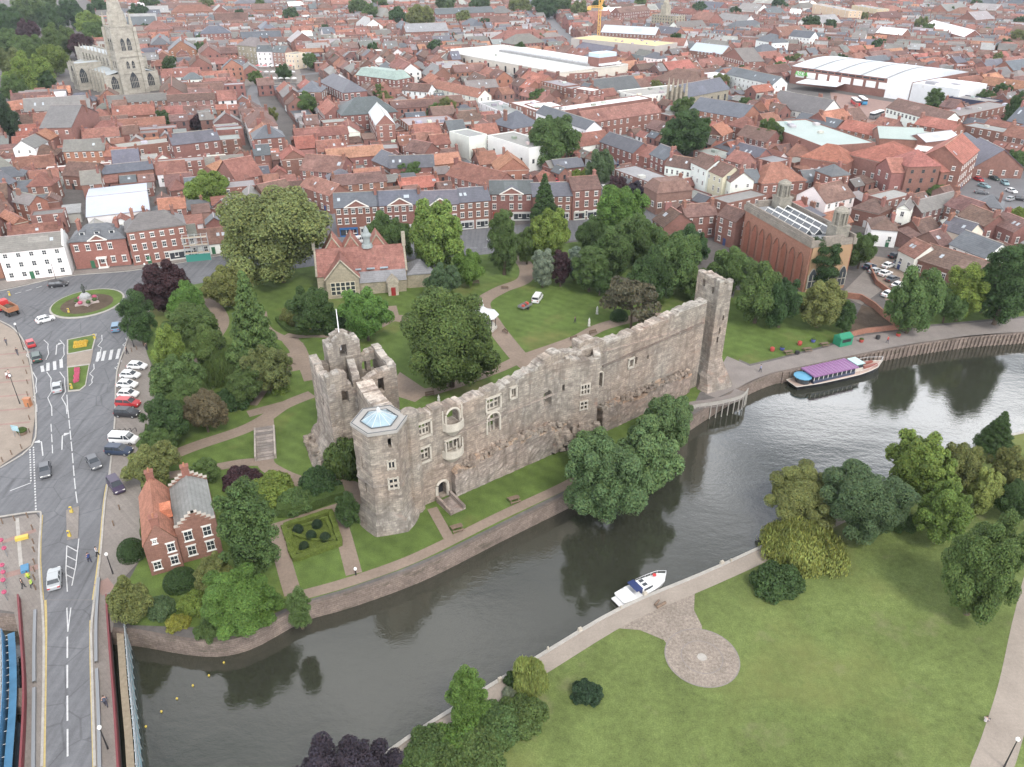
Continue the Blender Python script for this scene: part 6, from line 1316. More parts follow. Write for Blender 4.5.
T = [
 (276, 236, 53, 44, 'round', 'pale', 'biggest pale green lime tree beside the road and the stone hall'),
 (162, 285, 27, 24, 'round', 'purple', 'dark purple beech beside the roundabout'),
 (137, 316, 17, 25, 'tall', 'dark', 'dark dense tree at the road edge below the roundabout'),
 (186, 300, 18, 20, 'round', 'bright', 'bright green tree just below the purple beech'),
 (190, 325, 25, 20, 'round', 'mid', 'mid green tree above the parked cars'),
 (168, 350, 17, 24, 'round', 'light', 'light green tree beside the first parked cars'),
 (249, 322, 29, 48, 'cone', 'mid', 'tall layered conifer left of the castle gatehouse'),
 (225, 284, 24, 20, 'round', 'olive', 'olive tree between the conifer and the road'),
 (225, 365, 24, 26, 'weeping', 'mid', 'weeping green tree below the layered conifer'),
 (268, 368, 24, 23, 'round', 'olive', 'broad olive green tree at the foot of the conifer'),
 (176, 380, 26, 24, 'round', 'mid', 'green tree behind the row of parked cars'),
 (166, 416, 24, 24, 'round', 'dark', 'dark tree above the yellowish tree by the road'),
 (204, 412, 22, 20, 'round', 'brown', 'reddish brown leaved tree among the dark garden trees'),
 (232, 398, 18, 15, 'bush', 'dark', 'dark rounded shrub right of the brown leaved tree'),
 (280, 389, 9, 6, 'bush', 'light', 'little lime green shrub near the gatehouse path'),
 (150, 462, 27, 23, 'round', 'olive', 'yellowish olive tree overhanging the pavement above the brick house'),
 (312, 310, 25, 22, 'round', 'dark', 'dark green tree inside the hedged bed left of the stone hall'),
 (330, 322, 18, 13, 'bush', 'dark', 'dark shrub at the right end of the hedged bed'),
 (366, 314, 25, 24, 'round', 'bright', 'bright green round tree in front of the stone hall porch'),
 (442, 279, 18, 17, 'round', 'blue', 'blue green round tree at the right end of the stone hall'),
 (450, 341, 47, 45, 'round', 'mid', 'large dark green chestnut inside the castle walls'),
 (386, 235, 22, 22, 'round', 'mid', 'round street tree in front of the second terrace shop'),
 (437, 238, 32, 34, 'round', 'light', 'large light green tree in front of the third terrace shop'),
 (468, 266, 16, 17, 'round', 'bright', 'small bright green tree below the large light green one'),
 (504, 240, 16, 31, 'tall', 'mid', 'tall green tree before the fifth terrace shop'),
 (544, 200, 15, 24, 'cone', 'dark', 'pointed dark conifer before the sixth terrace shop'),
 (549, 235, 21, 24, 'round', 'light', 'light green tree below the pointed conifer'),
 (543, 267, 13, 17, 'tall', 'silver', 'slender pale tree beside the curving garden path'),
 (561, 267, 10, 16, 'tall', 'purple', 'slender purple tree between two pale ones'),
 (575, 262, 9, 15, 'tall', 'silver', 'silvery small tree right of the slender purple one'),
 (590, 268, 18, 20, 'tall', 'mid', 'dark green tree at the right of the silvery one'),
 (592, 232, 16, 17, 'round', 'mid', 'street tree in front of the last terrace shop'),
 (619, 214, 25, 26, 'round', 'bright', 'bright green tree topmost in the castle wood'),
 (613, 250, 22, 25, 'round', 'mid', 'green tree left in the castle wood below the topmost'),
 (641, 240, 24, 24, 'round', 'mid', 'middle tree of the castle wood below the purple pair'),
 (651, 272, 24, 26, 'round', 'dark', 'tree at the lower edge of the castle wood above the bare cedar'),
 (676, 262, 28, 28, 'round', 'mid', 'big tree at the right of the castle wood behind the south tower'),
 (690, 244, 20, 18, 'round', 'dark', 'dark tree below the brick wing at the right of the castle wood'),
 (735, 270, 24, 21, 'round', 'mid', 'green tree directly right of the south tower top'),
 (760, 290, 27, 29, 'round', 'mid', 'large tree on the bank between tower and museum hall'),
 (783, 302, 19, 22, 'round', 'dark', 'dark tree next to the olive tree on the bank'),
 (822, 302, 25, 23, 'round', 'olive', 'olive green tree in the middle of the quay bank'),
 (846, 316, 10, 14, 'tall', 'dark', 'slim dark tree above the green kiosk'),
 (820, 261, 21, 23, 'tall', 'dark', 'dark conifer like tree in front of the museum hall corner'),
 (862, 250, 17, 16, 'round', 'mid', 'round tree right of the museum hall beside the car yard'),
 (916, 298, 27, 31, 'round', 'mid', 'broad green tree below the crowded car yard'),
 (965, 290, 20, 26, 'tall', 'light', 'yellow green tree below the long workshop'),
 (987, 292, 16, 18, 'round', 'mid', 'small green tree between the yellow green and the dark one'),
 (1008, 283, 26, 37, 'tall', 'dark', 'very dark tall tree at the right edge above the quay'),
 (633, 302, 31, 25, 'flat', 'brown', 'sparse brownish cedar with open branches on the lawn', ),
 (619, 294 + 22, 9, 7, 'clipped', 'dark', 'small dark shrub beneath the sparse cedar'),
 (206, 343, 20, 20, 'round', 'mid', 'green tree between the two left garden paths'),
 (246, 386, 20, 17, 'round', 'mid', 'green tree below the olive trees at the conifer foot'),
 (190, 398, 20, 18, 'round', 'mid', 'green tree left of the reddish brown tree'),
 (160, 440, 18, 15, 'round', 'mid', 'green tree just above the yellowish olive tree'),
 (292, 316, 12, 12, 'bush', 'olive', 'olive bush at the left of the hedged bed'),
 (400, 240, 14, 16, 'round', 'mid', 'green tree squeezed between two street trees'),
 (527, 245, 13, 16, 'round', 'mid', 'green tree between the tall one and the pale slender one'),
 (600, 282, 14, 12, 'round', 'dark', 'dark tree at the lower left corner of the castle wood'),
 (700, 284, 16, 16, 'round', 'mid', 'green tree touching the left side of the south tower top'),
 (948, 305, 18, 16, 'round', 'mid', 'green tree between the broad and the yellow green one'),
 # lower left around the brick house
 (247, 528, 30, 45, 'tall', 'mid', 'tall dense dark green tree right of the brick house'),
 (240, 603, 38, 30, 'round', 'bright', 'spreading bright green tree at the river corner'),
 (128, 598, 21, 24, 'round', 'olive', 'olive tree beside the red bridge railing'),
 (131, 551, 13, 13, 'clipped', 'dark', 'clipped dark dome shrub left of the brick house'),
 (180, 580, 16, 12, 'clipped', 'dark', 'clipped dark oval shrub in front of the brick house'),
 (213, 575, 19, 19, 'round', 'olive', 'dull olive round tree right in front of the brick house'),
 (158, 607, 16, 14, 'bush', 'blue', 'greyish green bush near the river corner'),
 (193, 603, 15, 15, 'bush', 'light', 'light green bush between the clipped oval and the river'),
 (178, 622, 12, 9, 'bush', 'ygreen', 'yellow flowering bush on the river wall'),
 (208, 628, 14, 9, 'bush', 'mid', 'low green bush at the foot of the river corner tree'),
 (299, 608, 12, 20, 'tall', 'mid', 'small upright tree growing from the river wall'),
 (240, 478, 20, 12, 'bush', 'purple', 'spreading purple shrub behind the brick house'),
 (272, 488, 24, 17, 'bush', 'light', 'light green shrub right of the purple shrub'),
 (205, 470, 15, 13, 'round', 'mid', 'green tree directly behind the brick house chimneys'),
 (183, 484, 14, 10, 'bush', 'mid', 'low green bush behind the orange roof'),
 (318, 483, 22, 19, 'bush', 'dark', 'dark shrub between the garden paths near the corner tower'),
 (345, 458, 23, 26, 'bush', 'mid', 'thick green ivy bush filling the corner of gatehouse and tower'),
 (347, 508, 12, 16, 'tall', 'dark', 'small dark evergreen at the left foot of the corner tower'),
 (362, 513, 10, 10, 'bush', 'mid', 'little bush against the corner tower base'),
 (296, 500, 20, 8, 'bush', 'mid', 'low bush above the parterre hedge'),
 (262, 497, 16, 10, 'bush', 'mid', 'leafy bush left of the parterre top'),
]
for t in T: tree(*t[:6], t[6])
for t in [
 (607, 480, 42, 42, 'round', 'sage', 'large grey green tree overhanging the river below the middle tower'),
 (648, 452, 34, 38, 'round', 'sage', 'grey green tree in the middle of the river clump below the castle'),
 (668, 423, 27, 27, 'round', 'sage', 'rightmost grey green tree of the river clump below the castle'),
 (594, 452, 26, 24, 'round', 'sage', 'grey green tree against the middle tower foot'),
]: tree(*t[:6], t[6], gz=-1.5)
for t in [
 (803, 497, 38, 26, 'round', 'olive', 'olive green tree behind the weeping yellow willow'),
 (866, 502, 43, 37, 'round', 'blue', 'big grey green dome tree in the park'),
 (806, 541, 43, 28, 'weeping', 'yellow', 'yellow green weeping willow at the park edge'),
 (777, 580, 26, 20, 'bush', 'dark', 'dark ivy covered mound beside the yellow willow'),
 (922, 468, 34, 34, 'round', 'light', 'tall light green tree at the park river edge'),
 (998, 432, 19, 22, 'cone', 'dark', 'dark pointed tree rising behind the park trees'),
 (958, 470, 22, 26, 'round', 'olive', 'grey olive tree right of the tall light green one'),
 (944, 512, 27, 30, 'round', 'light', 'yellowish green tree in front of the park tree line'),
 (986, 490, 17, 22, 'round', 'yellow', 'small yellow leaved tree in the park'),
 (1010, 470, 22, 25, 'round', 'olive', 'olive tree at the right edge of the park tree line'),
 (1014, 502, 20, 20, 'round', 'dark', 'dark green tree at the right edge under the olive one'),
 (985, 566, 37, 47, 'round', 'mid', 'broad solitary green tree on the park lawn'),
 (900, 520, 16, 12, 'bush', 'dark', 'dark shrub between the dome tree and its neighbour'),
 (468, 698, 21, 27, 'tall', 'bright', 'bright green young tree on the park riverside path'),
 (530, 673, 19, 24, 'weeping', 'yellow', 'pale olive weeping shrub by the path wall'),
 (513, 680, 10, 10, 'bush', 'dark', 'small dark shrub beside the pale weeping shrub'),
 (509, 693, 8, 6, 'bush', 'silver', 'small silvery shrub at the top of the laurel bed'),
 (587, 692, 16, 11, 'bush', 'deep', 'solitary dark bush on the park lawn'),
 (352, 789, 54, 38, 'round', 'dpurple', 'dark purple tree crown at the bottom of the view'),
]: tree(*t[:6], t[6], gz=PZ)
for k, (x, y, r1, r2, c) in enumerate([(430, 750, 30, 13, 'mid'), (462, 738, 30, 13, 'bright'), (495, 725, 30, 13, 'mid'), (524, 713, 26, 11, 'mid'), (420, 768, 30, 12, 'mid'), (478, 748, 30, 12, 'mid'), (446, 768, 32, 13, 'mid')]):
    tree(x, y, r1, r2, 'bush', c, ['laurel shrub at the left of the riverside bed', 'bright laurel shrub second in the riverside bed', 'laurel shrub third in the riverside bed', 'dark laurel shrub at the right end of the riverside bed', 'light leafy shrub at the bottom left of the bed', 'laurel shrub at the lower middle of the bed', 'lowest laurel shrub of the bed at the picture bottom'][k], name='laurel_shrub', cat='shrub', gz=PZ)
TN = [
 (554, 140, 27, 22, 'round', 'mid', 'dense oak beside the white rendered block in the town'),
 (600, 166, 15, 16, 'round', 'blue', 'grey green tree beside the small slate brick house'),
 (617, 186, 12, 10, 'round', 'purple', 'left purple tree by the long flat roof'),
 (636, 191, 12, 10, 'round', 'dpurple', 'right purple tree by the long flat roof'),
 (575, 172, 14, 7, 'bush', 'light', 'light hedge like bush beside the red car'),
 (686, 131, 27, 20, 'round', 'dark', 'dense dark tree among the houses below the chapel'),
 (771, 134, 14, 14, 'round', 'mid', 'round tree in front of the pale green roof'),
 (206, 187, 23, 17, 'round', 'light', 'pale green garden tree among the houses left of the lime'),
 (411, 170, 13, 9, 'round', 'mid', 'small round tree behind the second terrace shop'),
 (938, 190, 14, 8, 'bush', 'mid', 'low trees in front of the arched red building'),
 (165, 120, 9, 9, 'round', 'dark', 'small dark tree below the church terrace'),
 (199, 121, 9, 7, 'round', 'purple', 'little purple tree below the church terrace'),
 (170, 68, 8, 10, 'tall', 'dark', 'dark tree at the right side of the church'),
 (3, 117, 15, 20, 'round', 'deep', 'nearly black yew at the left edge'),
 (935, 99, 9, 10, 'tall', 'mid', 'tree in front of the supermarket service wing'),
 (1018, 110, 12, 17, 'round', 'dark', 'dark tree at the right edge behind the flat roofed block'),
 (1016, 160, 12, 9, 'round', 'mid', 'green tree by the car park at the right edge'),
 (1000, 155 + 95, 9, 7, 'bush', 'mid', 'bush beside the low white cottage'),
 (1018, 217, 12, 10, 'bush', 'light', 'light green bank below the car park at the right edge'),
]
for t in TN: tree(*t[:6], t[6])
r7 = random.Random(70)
for k, (x, y, rr_, c) in enumerate([(28, 72, 22, 'light'), (52, 60, 16, 'light'), (12, 88, 14, 'mid'), (45, 82, 12, 'dark'), (57, 40, 18, 'mid'), (30, 50, 16, 'mid'), (10, 62, 15, 'olive'), (82, 46, 13, 'purple'), (26, 30, 12, 'purple'), (96, 34, 13, 'mid'), (88, 22, 12, 'light'), (70, 14, 15, 'dark'), (50, 18, 14, 'dark'), (28, 12, 16, 'mid'), (8, 20, 16, 'dark'), (8, 42, 14, 'mid'), (100, 8, 13, 'dark'), (45, 2, 12, 'mid'), (138, 12, 9, 'dark'), (150, 2, 9, 'mid')]):
    tree(x, y, rr_, rr_ * .85, 'round', c, ['pale', 'dark', 'broad', 'rounded', 'dense'][k % 5] + ' churchyard tree, ' + ['first', 'second', 'third', 'fourth', 'fifth', 'sixth', 'seventh', 'eighth', 'ninth', 'tenth', 'eleventh', 'twelfth', 'thirteenth', 'fourteenth', 'fifteenth', 'sixteenth', 'seventeenth', 'eighteenth', 'nineteenth', 'twentieth'][k] + ' counting up from the yew', group='trees around the church')
far = [(290, 15, 8), (357, 8, 10), (370, 12, 9), (398, 17, 11), (420, 18, 14), (380, 3, 9), (463, 18, 8), (445, 3, 12), (480, 2, 11), (520, 4, 12), (545, 6, 12), (560, 3, 12), (580, 10, 10), (700, 8, 7), (715, 20, 6), (600, 6, 8), (812, 24, 9), (830, 26, 7), (863, 18, 6), (922, 24, 8), (928, 30, 7), (1018, 38, 9), (1005, 45, 7), (976, 5, 6), (950, 12, 6), (780, 4, 8), (745, 60, 6), (766, 72, 5), (780, 68, 7), (893, 58, 5), (915, 138, 6), (500, 60, 5), (520, 30, 5), (325, 30, 6), (240, 15, 6), (260, 5, 7), (205, 3, 8), (640, 3, 7), (735, 12, 6), (870, 40, 5), (1020, 22, 6)]
fx = random.Random(5)
for _ in range(75):
    x = fx.uniform(120, 1024); y = fx.uniform(1, 62) if fx.random() < .7 else fx.uniform(60, 120); far.append((round(x, 1), round(y, 1), fx.uniform(3.0, 6.0) * (.7 + y / 80)))
o_ = ['first', 'second', 'third', 'fourth', 'fifth', 'sixth', 'seventh', 'eighth', 'ninth', 'tenth', 'eleventh', 'twelfth', 'thirteenth', 'fourteenth', 'fifteenth', 'sixteenth', 'seventeenth', 'eighteenth', 'nineteenth', 'twentieth']
tens = ['', 'twenty', 'thirty', 'forty']
def ordinal(n):
    if n <= 20: return o_[n - 1]
    if n > 99: return 'one hundred and ' + (ordinal(n - 100) if n > 100 else 'last')
    T_ = ['', '', 'twenty', 'thirty', 'forty', 'fifty', 'sixty', 'seventy', 'eighty', 'ninety']; TT = ['', '', 'twentieth', 'thirtieth', 'fortieth', 'fiftieth', 'sixtieth', 'seventieth', 'eightieth', 'ninetieth']
    return TT[n // 10] if n % 10 == 0 else T_[n // 10] + '-' + o_[n % 10 - 1]
for k, (x, y, rr_) in enumerate(sorted(far)):
    tree(x, y, rr_, rr_ * .85, 'round', ['dark', 'mid', 'mid', 'olive', 'dark'][k % 5], f'distant town tree, {ordinal(k + 1)} from the left beyond the rooftops', group='distant town trees', name='distant_tree')
# ---------------------------------------------------------------- the rest of the town: houses in rows between the named buildings
GX0, GY0, GC, GNX, GNY = -1150, 150, 1.5, 1534, 1100
occ = np.ones((GNX, GNY), bool)      # True = taken
def raster(poly, val):
    p = np.array(poly, float)[:, :2]; x0, y0 = p.min(0); x1, y1 = p.max(0)
    i0, i1 = max(0, int((x0 - GX0) / GC)), min(GNX - 1, int((x1 - GX0) / GC) + 1); j0, j1 = max(0, int((y0 - GY0) / GC)), min(GNY - 1, int((y1 - GY0) / GC) + 1)
    if i1 <= i0 or j1 <= j0: return
    xs = GX0 + (np.arange(i0, i1) + .5) * GC; ys = GY0 + (np.arange(j0, j1) + .5) * GC; XX, YY = np.meshgrid(xs, ys, indexing='ij'); ins = np.zeros(XX.shape, bool)
    for a in range(len(p)):
        (xa, ya), (xb, yb) = p[a], p[(a + 1) % len(p)]
        if ya == yb: continue
        c = ((ya > YY) != (yb > YY)) & (XX < (xb - xa) * (YY - ya) / (yb - ya) + xa); ins ^= c
    occ[i0:i1, j0:j1][ins] = val
town = [(-300, 262), (62, 248), (125, 239), (229, 240), (265, 228), (300, 222), (330, 212), (335, 207), (600, 190), (610, 205), (652, 222), (740, 226), (745, 240), (812, 262), (862, 236), (880, 236), (893, 250), (990, 288), (1024, 262), (1300, 250)]
raster([G(x, y)[:2] for x, y in town] + [(1100, 1780), (-1100, 1780)], False)
def line_px(px, w):
    l = wl(px, 0, 4); a = offs(l, w / 2); c = offs(l, -w / 2); return a + c[::-1]
town_roads = [([(345, 238), (318, 195), (283, 150), (252, 97), (262, 80)], 6), ([(700, 195), (735, 189), (790, 191), (850, 200), (920, 196), (948, 190)], 9), ([(640, 64), (585, 50), (556, 28), (535, 0), (525, -20)], 13), ([(700, 196), (690, 175), (655, 160), (560, 120)], 5), ([(1024, 205), (990, 190), (950, 165), (935, 150)], 9),
              ([(60, 250), (90, 225)], 2), ([(0, 232), (60, 222)], 6), ([(150, 120), (250, 110)], 5), ([(640, 64), (700, 66), (780, 90), (850, 120)], 8), ([(300, 75), (420, 60), (440, 48)], 6)]
for px, w in town_roads: raster(line_px(px, w), True)
for pg in ([(240, 94), (310, 92), (294, 53), (250, 53)], [(778, 82), (935, 98), (930, 118), (905, 124), (880, 130), (835, 122), (785, 112)], [(945, 212), (950, 170), (975, 160), (1100, 185), (1100, 215)], [(868, 255), (912, 262), (930, 300), (885, 300)], [(60, 205), (60, 190), (85, 190), (85, 215)], [(1024, 212), (1024, 240), (1000, 225), (985, 205), (1100, 205)], [(560, 172), (600, 175), (612, 190), (560, 188)]):
    raster([G(x, y)[:2] for x, y in pg], True)
for k, (px, w) in enumerate(town_roads):
    b = MB(); strip_into(b, wl(px, 0, 4), w, .02 + .003 * k); b.build('street', MAT['street'], kind='structure')
sheet('market_square', [(244, 86), (304, 82), (294, 53), (250, 53)], .04, 'paving')
sheet('bus_forecourt', [(830, 92), (905, 104), (880, 128), (835, 118)], .05, 'paving_pink')
sheet('car_park', [(948, 212), (955, 170), (975, 160), (1100, 185), (1100, 212)], .055, 'street')
sheet('car_yard', [(868, 255), (912, 262), (930, 300), (885, 300)], .06, 'gravel')
for f in FOOT:
    c = np.mean(np.array(f), 0); raster([tuple(c + (np.array(p) - c) * 1.02) for p in f], True)
for X, Y, Rw in TREES:
    if Y > 180: raster([(X + Rw * .55 * math.cos(a), Y + Rw * .55 * math.sin(a)) for a in np.arange(8) * .785], True)
# woods around the church stay free of houses
raster([G(x, y)[:2] for x, y in [(-200, 130), (-5, 128), (40, 98), (62, 88), (58, 66), (95, 50), (100, 8), (60, -15), (-300, -10)]], True)
occ2 = occ; low = np.zeros_like(occ)
def in_low(x, y):
    i, j = int((x - GX0) / GC), int((y - GY0) / GC); return 0 <= i < GNX and 0 <= j < GNY and low[i, j]
occ = low
for f in LOW:
    if f[0][1] > 215: raster(f, True)
occ = occ2
def free(A, B, d, nx, ny):
    for s in (0.04, .25, .5, .75, .96):
        for t in (.06, .35, .65, .94):
            x = A[0] + (B[0] - A[0]) * s + nx * d * t; y = A[1] + (B[1] - A[1]) * s + ny * d * t
            i, j = int((x - GX0) / GC), int((y - GY0) / GC)
            if i < 0 or j < 0 or i >= GNX or j >= GNY or occ[i, j]: return False
    return True
fr = random.Random(21); CAND = []
def tile(x, y): return ((int(x // 46) * 7349 + int(y // 40) * 9151) ^ 5417) % 100 < 46
def district(ang, xa, xb, y0, y1, dense):
    if dense < 2 and y0 < 600: district_(ang + R(90), xa, xb, y0, y1, True); district_(ang, xa, xb, y0, y1, False)
    district_(ang, xa, xb, y0, y1, None)
def district_(ang, xa, xb, y0, y1, want):
    ca, sa = math.cos(ang), math.sin(ang); nx, ny = -sa, ca
    v = -1400
    while v < 2400:
        d = fr.uniform(7, 11.5); u = -1800
        # quick reject of rows outside the frame
        while u < 1800:
            w = fr.choice((6, 7.5, 9, 11, 14, 18, 22) if v < 620 else (6, 7, 8, 10, 12, 18)); dd = d * fr.uniform(.85, 1.1)
            A = (u * ca + v * nx, u * sa + v * ny); B = (A[0] + w * ca, A[1] + w * sa)
            mx, my = (A[0] + B[0]) / 2, (A[1] + B[1]) / 2
            if not (xa(my) < mx < xb(my) and y0 < my < y1) or abs(mx) > .92 * my + 40: u += 12; continue
            if want is not None and tile(mx, my) != want: u += 3; continue
            if free(A, B, dd, nx, ny):
                raster([A, B, (B[0] + nx * dd, B[1] + ny * dd), (A[0] + nx * dd, A[1] + ny * dd)], True)
                CAND.append((A, B, dd)); u += w + (0.15 if fr.random() < .72 else fr.uniform(1.5, 5))
            elif w > 7 and free(A, (A[0] + 5 * ca, A[1] + 5 * sa), 5, nx, ny):
                B = (A[0] + 5 * ca, A[1] + 5 * sa); raster([A, B, (B[0] + nx * 5, B[1] + ny * 5), (A[0] + nx * 5, A[1] + ny * 5)], True); CAND.append((A, B, 5)); u += 6
            else: u += 1.5
        v += d + (fr.uniform(1.0, 3.5) if v < 560 else fr.uniform(3, 9))
sp = lambda y: -.02 * y
BIGC = []
for _ in range(1500):     # larger halls, workshops and shops scattered among the small houses
    y = fr.uniform(250, 1150); x = fr.uniform(-.68, .68) * y; a = R(21 if x < sp(y) else 32) + (R(90) if fr.random() < .5 else 0)
    if math.cos(a) < 0: a += math.pi
    ca, sa = math.cos(a), math.sin(a); w, d = fr.uniform(17, 34) * (1 + y / 2500), fr.uniform(12, 20); A = (x, y); B = (x + w * ca, y + w * sa); nx, ny = -sa, ca
    if ny < 0: continue
    if free(A, B, d, nx, ny) and sum(in_low(*p) for p in (A, B)) == 0:
        raster([A, B, (B[0] + nx * d, B[1] + ny * d), (A[0] + nx * d, A[1] + ny * d)], True); CAND.append((A, B, d)); BIGC.append((A, B))
        if len(BIGC) > 85: break
district(R(21), lambda y: -2000, lambda y: sp(y), 185, 620, 1)
district(R(32), lambda y: sp(y), lambda y: 2000, 185, 620, 1)
district(R(24), lambda y: -2000, lambda y: .1 * y, 620, 1500, 0)
district(R(-28), lambda y: .1 * y, lambda y: 2000, 620, 1500, 0)
def pscreen(c):
    A, B, d = c; X, Y = (A[0] + B[0]) / 2, (A[1] + B[1]) / 2; q = P(X, Y, 4); s = F / (Y * CP + CAMH * SP)
    return s * (d + 6) if -15 < q[0] < 1039 and q[1] > -3 else -1
CAND.sort(key=lambda c: -pscreen(c))
LM = [('parish church', 120, 85), ('white shed', 118, 195), ('market square', 272, 68), ('big lime tree', 270, 215), ('glazed hall', 385, 120), ('garden terrace', 430, 200), ('green mansion', 375, 75), ('pale car park', 500, 62), ('white flat roofs', 590, 105), ('town oak', 553, 142), ('white street', 700, 168), ('dense town tree', 686, 130), ('slate chapel', 705, 92), ('supermarket', 850, 75), ('leisure building', 900, 160), ('exchange hall', 800, 225), ('brown workshop', 950, 262), ('navy block', 970, 98), ('pale green roof', 800, 130), ('tower crane', 598, 35), ('church terrace', 165, 100), ('left edge barn', 20, 215), ('car park', 985, 190), ('slate bay terrace', 195, 145), ('yellow roof', 612, 42)]
NFILL = 190; fill = []; mass = MB(); nmass = 0
FS = [('g', 'b', 'k'), ('f', 'b', 'f'), ('g', 'd', 'g'), ('g', 'w', 'n'), ('g', 'b', 'n'), ('h', 'b', 'g'), ('f', 'g', 'f'), ('f', 'b', 'f'), ('f', 'b', 'g'), ('g', 'b', 't'), ('g', 'b', 'n'), ('g', 'b', 'k'), ('g', 'p', 't'), ('g', 'o', 'r'), ('g', 'b', 'r'), ('g', 'd', 'n'), ('x', 'b', 't'), ('x', 'o', 'n'), ('h', 'b', 't'), ('g', 'w', 't'), ('g', 'b', 'g'), ('f', 'b', 'f'), ('h', 'b', 'k'), ('g', 'p', 'n'), ('g', 'b', 'o'), ('x', 'b', 'n'), ('g', 'b', 't'), ('g', 'b', 'n')]
for i, c in enumerate(CAND):
    A, B, d = c; kd, wc, rc = fr.choice(FS); rc = fr.choice('kgnkg') if (A[1] > 560 and fr.random() < .22) else rc; w = math.hypot(B[0] - A[0], B[1] - A[1])
    big_ = d > 11.9
    if kd == 'x' and w > 9.5: kd = 'g'
    if big_: kd = fr.choice('fghg'); rc = 'f' if kd == 'f' else fr.choice('kgknt'); rc = 'W' if kd == 'f' and fr.random() < .25 else rc; wc = fr.choice('bbbow')
    if w < 5.4: h = fr.uniform(2.6, 4.5); kd = fr.choice('gsx')
    else: h = fr.uniform(4.8, 7.2) if (A[1] + B[1]) / 2 < 620 else fr.uniform(4.6, 5.6)
    if big_: h = fr.uniform(6.5, 9)
    if in_low((A[0] + B[0]) / 2, (A[1] + B[1]) / 2): h = fr.uniform(2.4, 3.6); kd = 'f' if w > 9 and fr.random() < .4 else kd
    if i < NFILL and pscreen(c) > 0:
        X, Y = (A[0] + B[0]) / 2, (A[1] + B[1]) / 2; q = P(X, Y, 4)
        lm = min(LM, key=lambda l: math.hypot(q[0] - l[1], (q[1] - l[2]) * 1.4)); dx, dy = q[0] - lm[1], q[1] - lm[2]
        rel = ('left of' if dx < 0 else 'right of') if abs(dx) > 1.2 * abs(dy) else ('beyond' if dy < 0 else 'in front of')
        fill.append([A, B, h, d, kd, wc, rc, i, lm[0], rel, q[0]])
    else:
        if (A[1] + B[1]) / 2 > 640 and kd == 'f': kd = 'g'
        house(A, B, h, d, kd, wc=wc, rc=rc, merged=mass, chim=1 if w > 5.4 else 0, seed=i, win='w', rows=1 if (A[1] + B[1]) / 2 > 700 else None); nmass += 1
KN = {'g': 'gable', 'x': 'steep', 'h': 'hipped', 'f': 'flat', 's': 'sloping'}
fill.sort(key=lambda f: (f[8], f[9], f[10])); cnt = {}
for f in fill:
    key = (f[8], f[9]); cnt[key] = cnt.get(key, 0) + 1
    rn = RNAME[f[6]].replace(' flat', '').replace(' tiled', ''); lb = f"{WNAME[f[5]]} house, {rn} {KN[f[4]]} roof, {ordinal(cnt[key])} from left {f[9]} the {f[8]}"
    w = math.hypot(f[1][0] - f[0][0], f[1][1] - f[0][1])
    house(f[0], f[1], f[2], f[3], f[4], wc=f[5], rc=f[6], label=lb, name='backyard_shed' if w < 5.4 else 'terraced_house', cat='shed' if w < 5.4 else 'house', chim=(1 if w > 5.4 else 0) + (1 if w > 9 and f[4] == 'g' else 0), seed=f[7], door=w > 5.4, group='brick houses of the old town', win='w' if w > 5.4 else None)
print('fill', len(fill), 'mass', nmass, len(mass.f))
mass.build('distant_rooftops', [MAT['brick'], MAT['render'], MAT['roof_tile'], MAT['roof_slate'], MAT['glass']], kind='stuff', label='mass of small brick houses filling the far town', cat='houses')
# ---------------------------------------------------------------- paving, kerbs, road markings
sheet('plaza_paving', [(-60, 300), (0, 322), (14, 330), (24, 344), (31, 372), (35, 416), (31, 445), (0, 466), (-150, 500)], .05, 'paving_tan')
sheet('island_paving', [(-150, 560), (0, 519), (36, 514), (40, 519), (39, 560), (43, 635), (20, 640), (14, 612), (-60, 600)], .05, 'paving')
sheet('east_pavement', [(129, 338), (118, 372), (116, 420), (110, 478), (106, 502), (101, 560), (93, 622), (93, 634), (112, 632), (122, 580), (140, 560), (143, 480), (148, 440), (156, 420), (156, 380), (146, 350), (150, 310), (138, 300), (133, 308)], .05, 'paving')
sheet('north_pavement', [(-60, 296), (0, 290), (23, 285), (69, 275), (130, 270), (180, 262), (223, 254), (223, 250), (130, 266), (69, 271), (0, 281), (-60, 286)], .05, 'paving')
for k, y in enumerate((352, 366, 380, 394, 408, 422)):
    path('paving_band', [(-40, y + 6), (30, y)], .6, .056 + k * .001, 'paving_pink', 1)
for k, ((a, b_), w) in enumerate([(((0, 543), (36, 530)), .9), (((0, 577), (40, 566)), 1.2), (((17, 518), (21, 566)), .5), (((98, 590), (112, 583)), 3)]):
    path('paving_band', [a, b_], w, .06 + k * .001, 'paving_pink' if k != 2 else 'kerbstone', 1)
b = MB()
kz = [[(0, 291), (23, 286), (69, 276), (130, 271), (180, 263), (223, 255)], [(-40, 304), (0, 321), (14, 329), (25, 344), (32, 372), (36, 416), (32, 446), (0, 468)], [(0, 517), (36, 512), (41, 518), (39, 560), (44, 635), (42, 767)], [(133, 309), (128, 338), (117, 372), (115, 420), (109, 478), (105, 502), (100, 560), (92, 620), (92, 663), (95, 767)]]
for k in kz: strip_into(b, wl(k, 0, 3), .28, 0.0, .12)
b.build('kerb', MAT['kerbstone'], kind='structure')
mat('kerb_yellow', (.42, .33, .14), .9, [(2, .15)])
for q, px in enumerate(([(42, 515), (40, 560), (45, 635), (43, 767)], [(107, 484), (104, 502), (98.5, 560), (90.5, 620), (90.5, 663), (93.5, 767)])): path('yellow_line', px, .3, .03 + q * .002, 'kerb_yellow', 3)
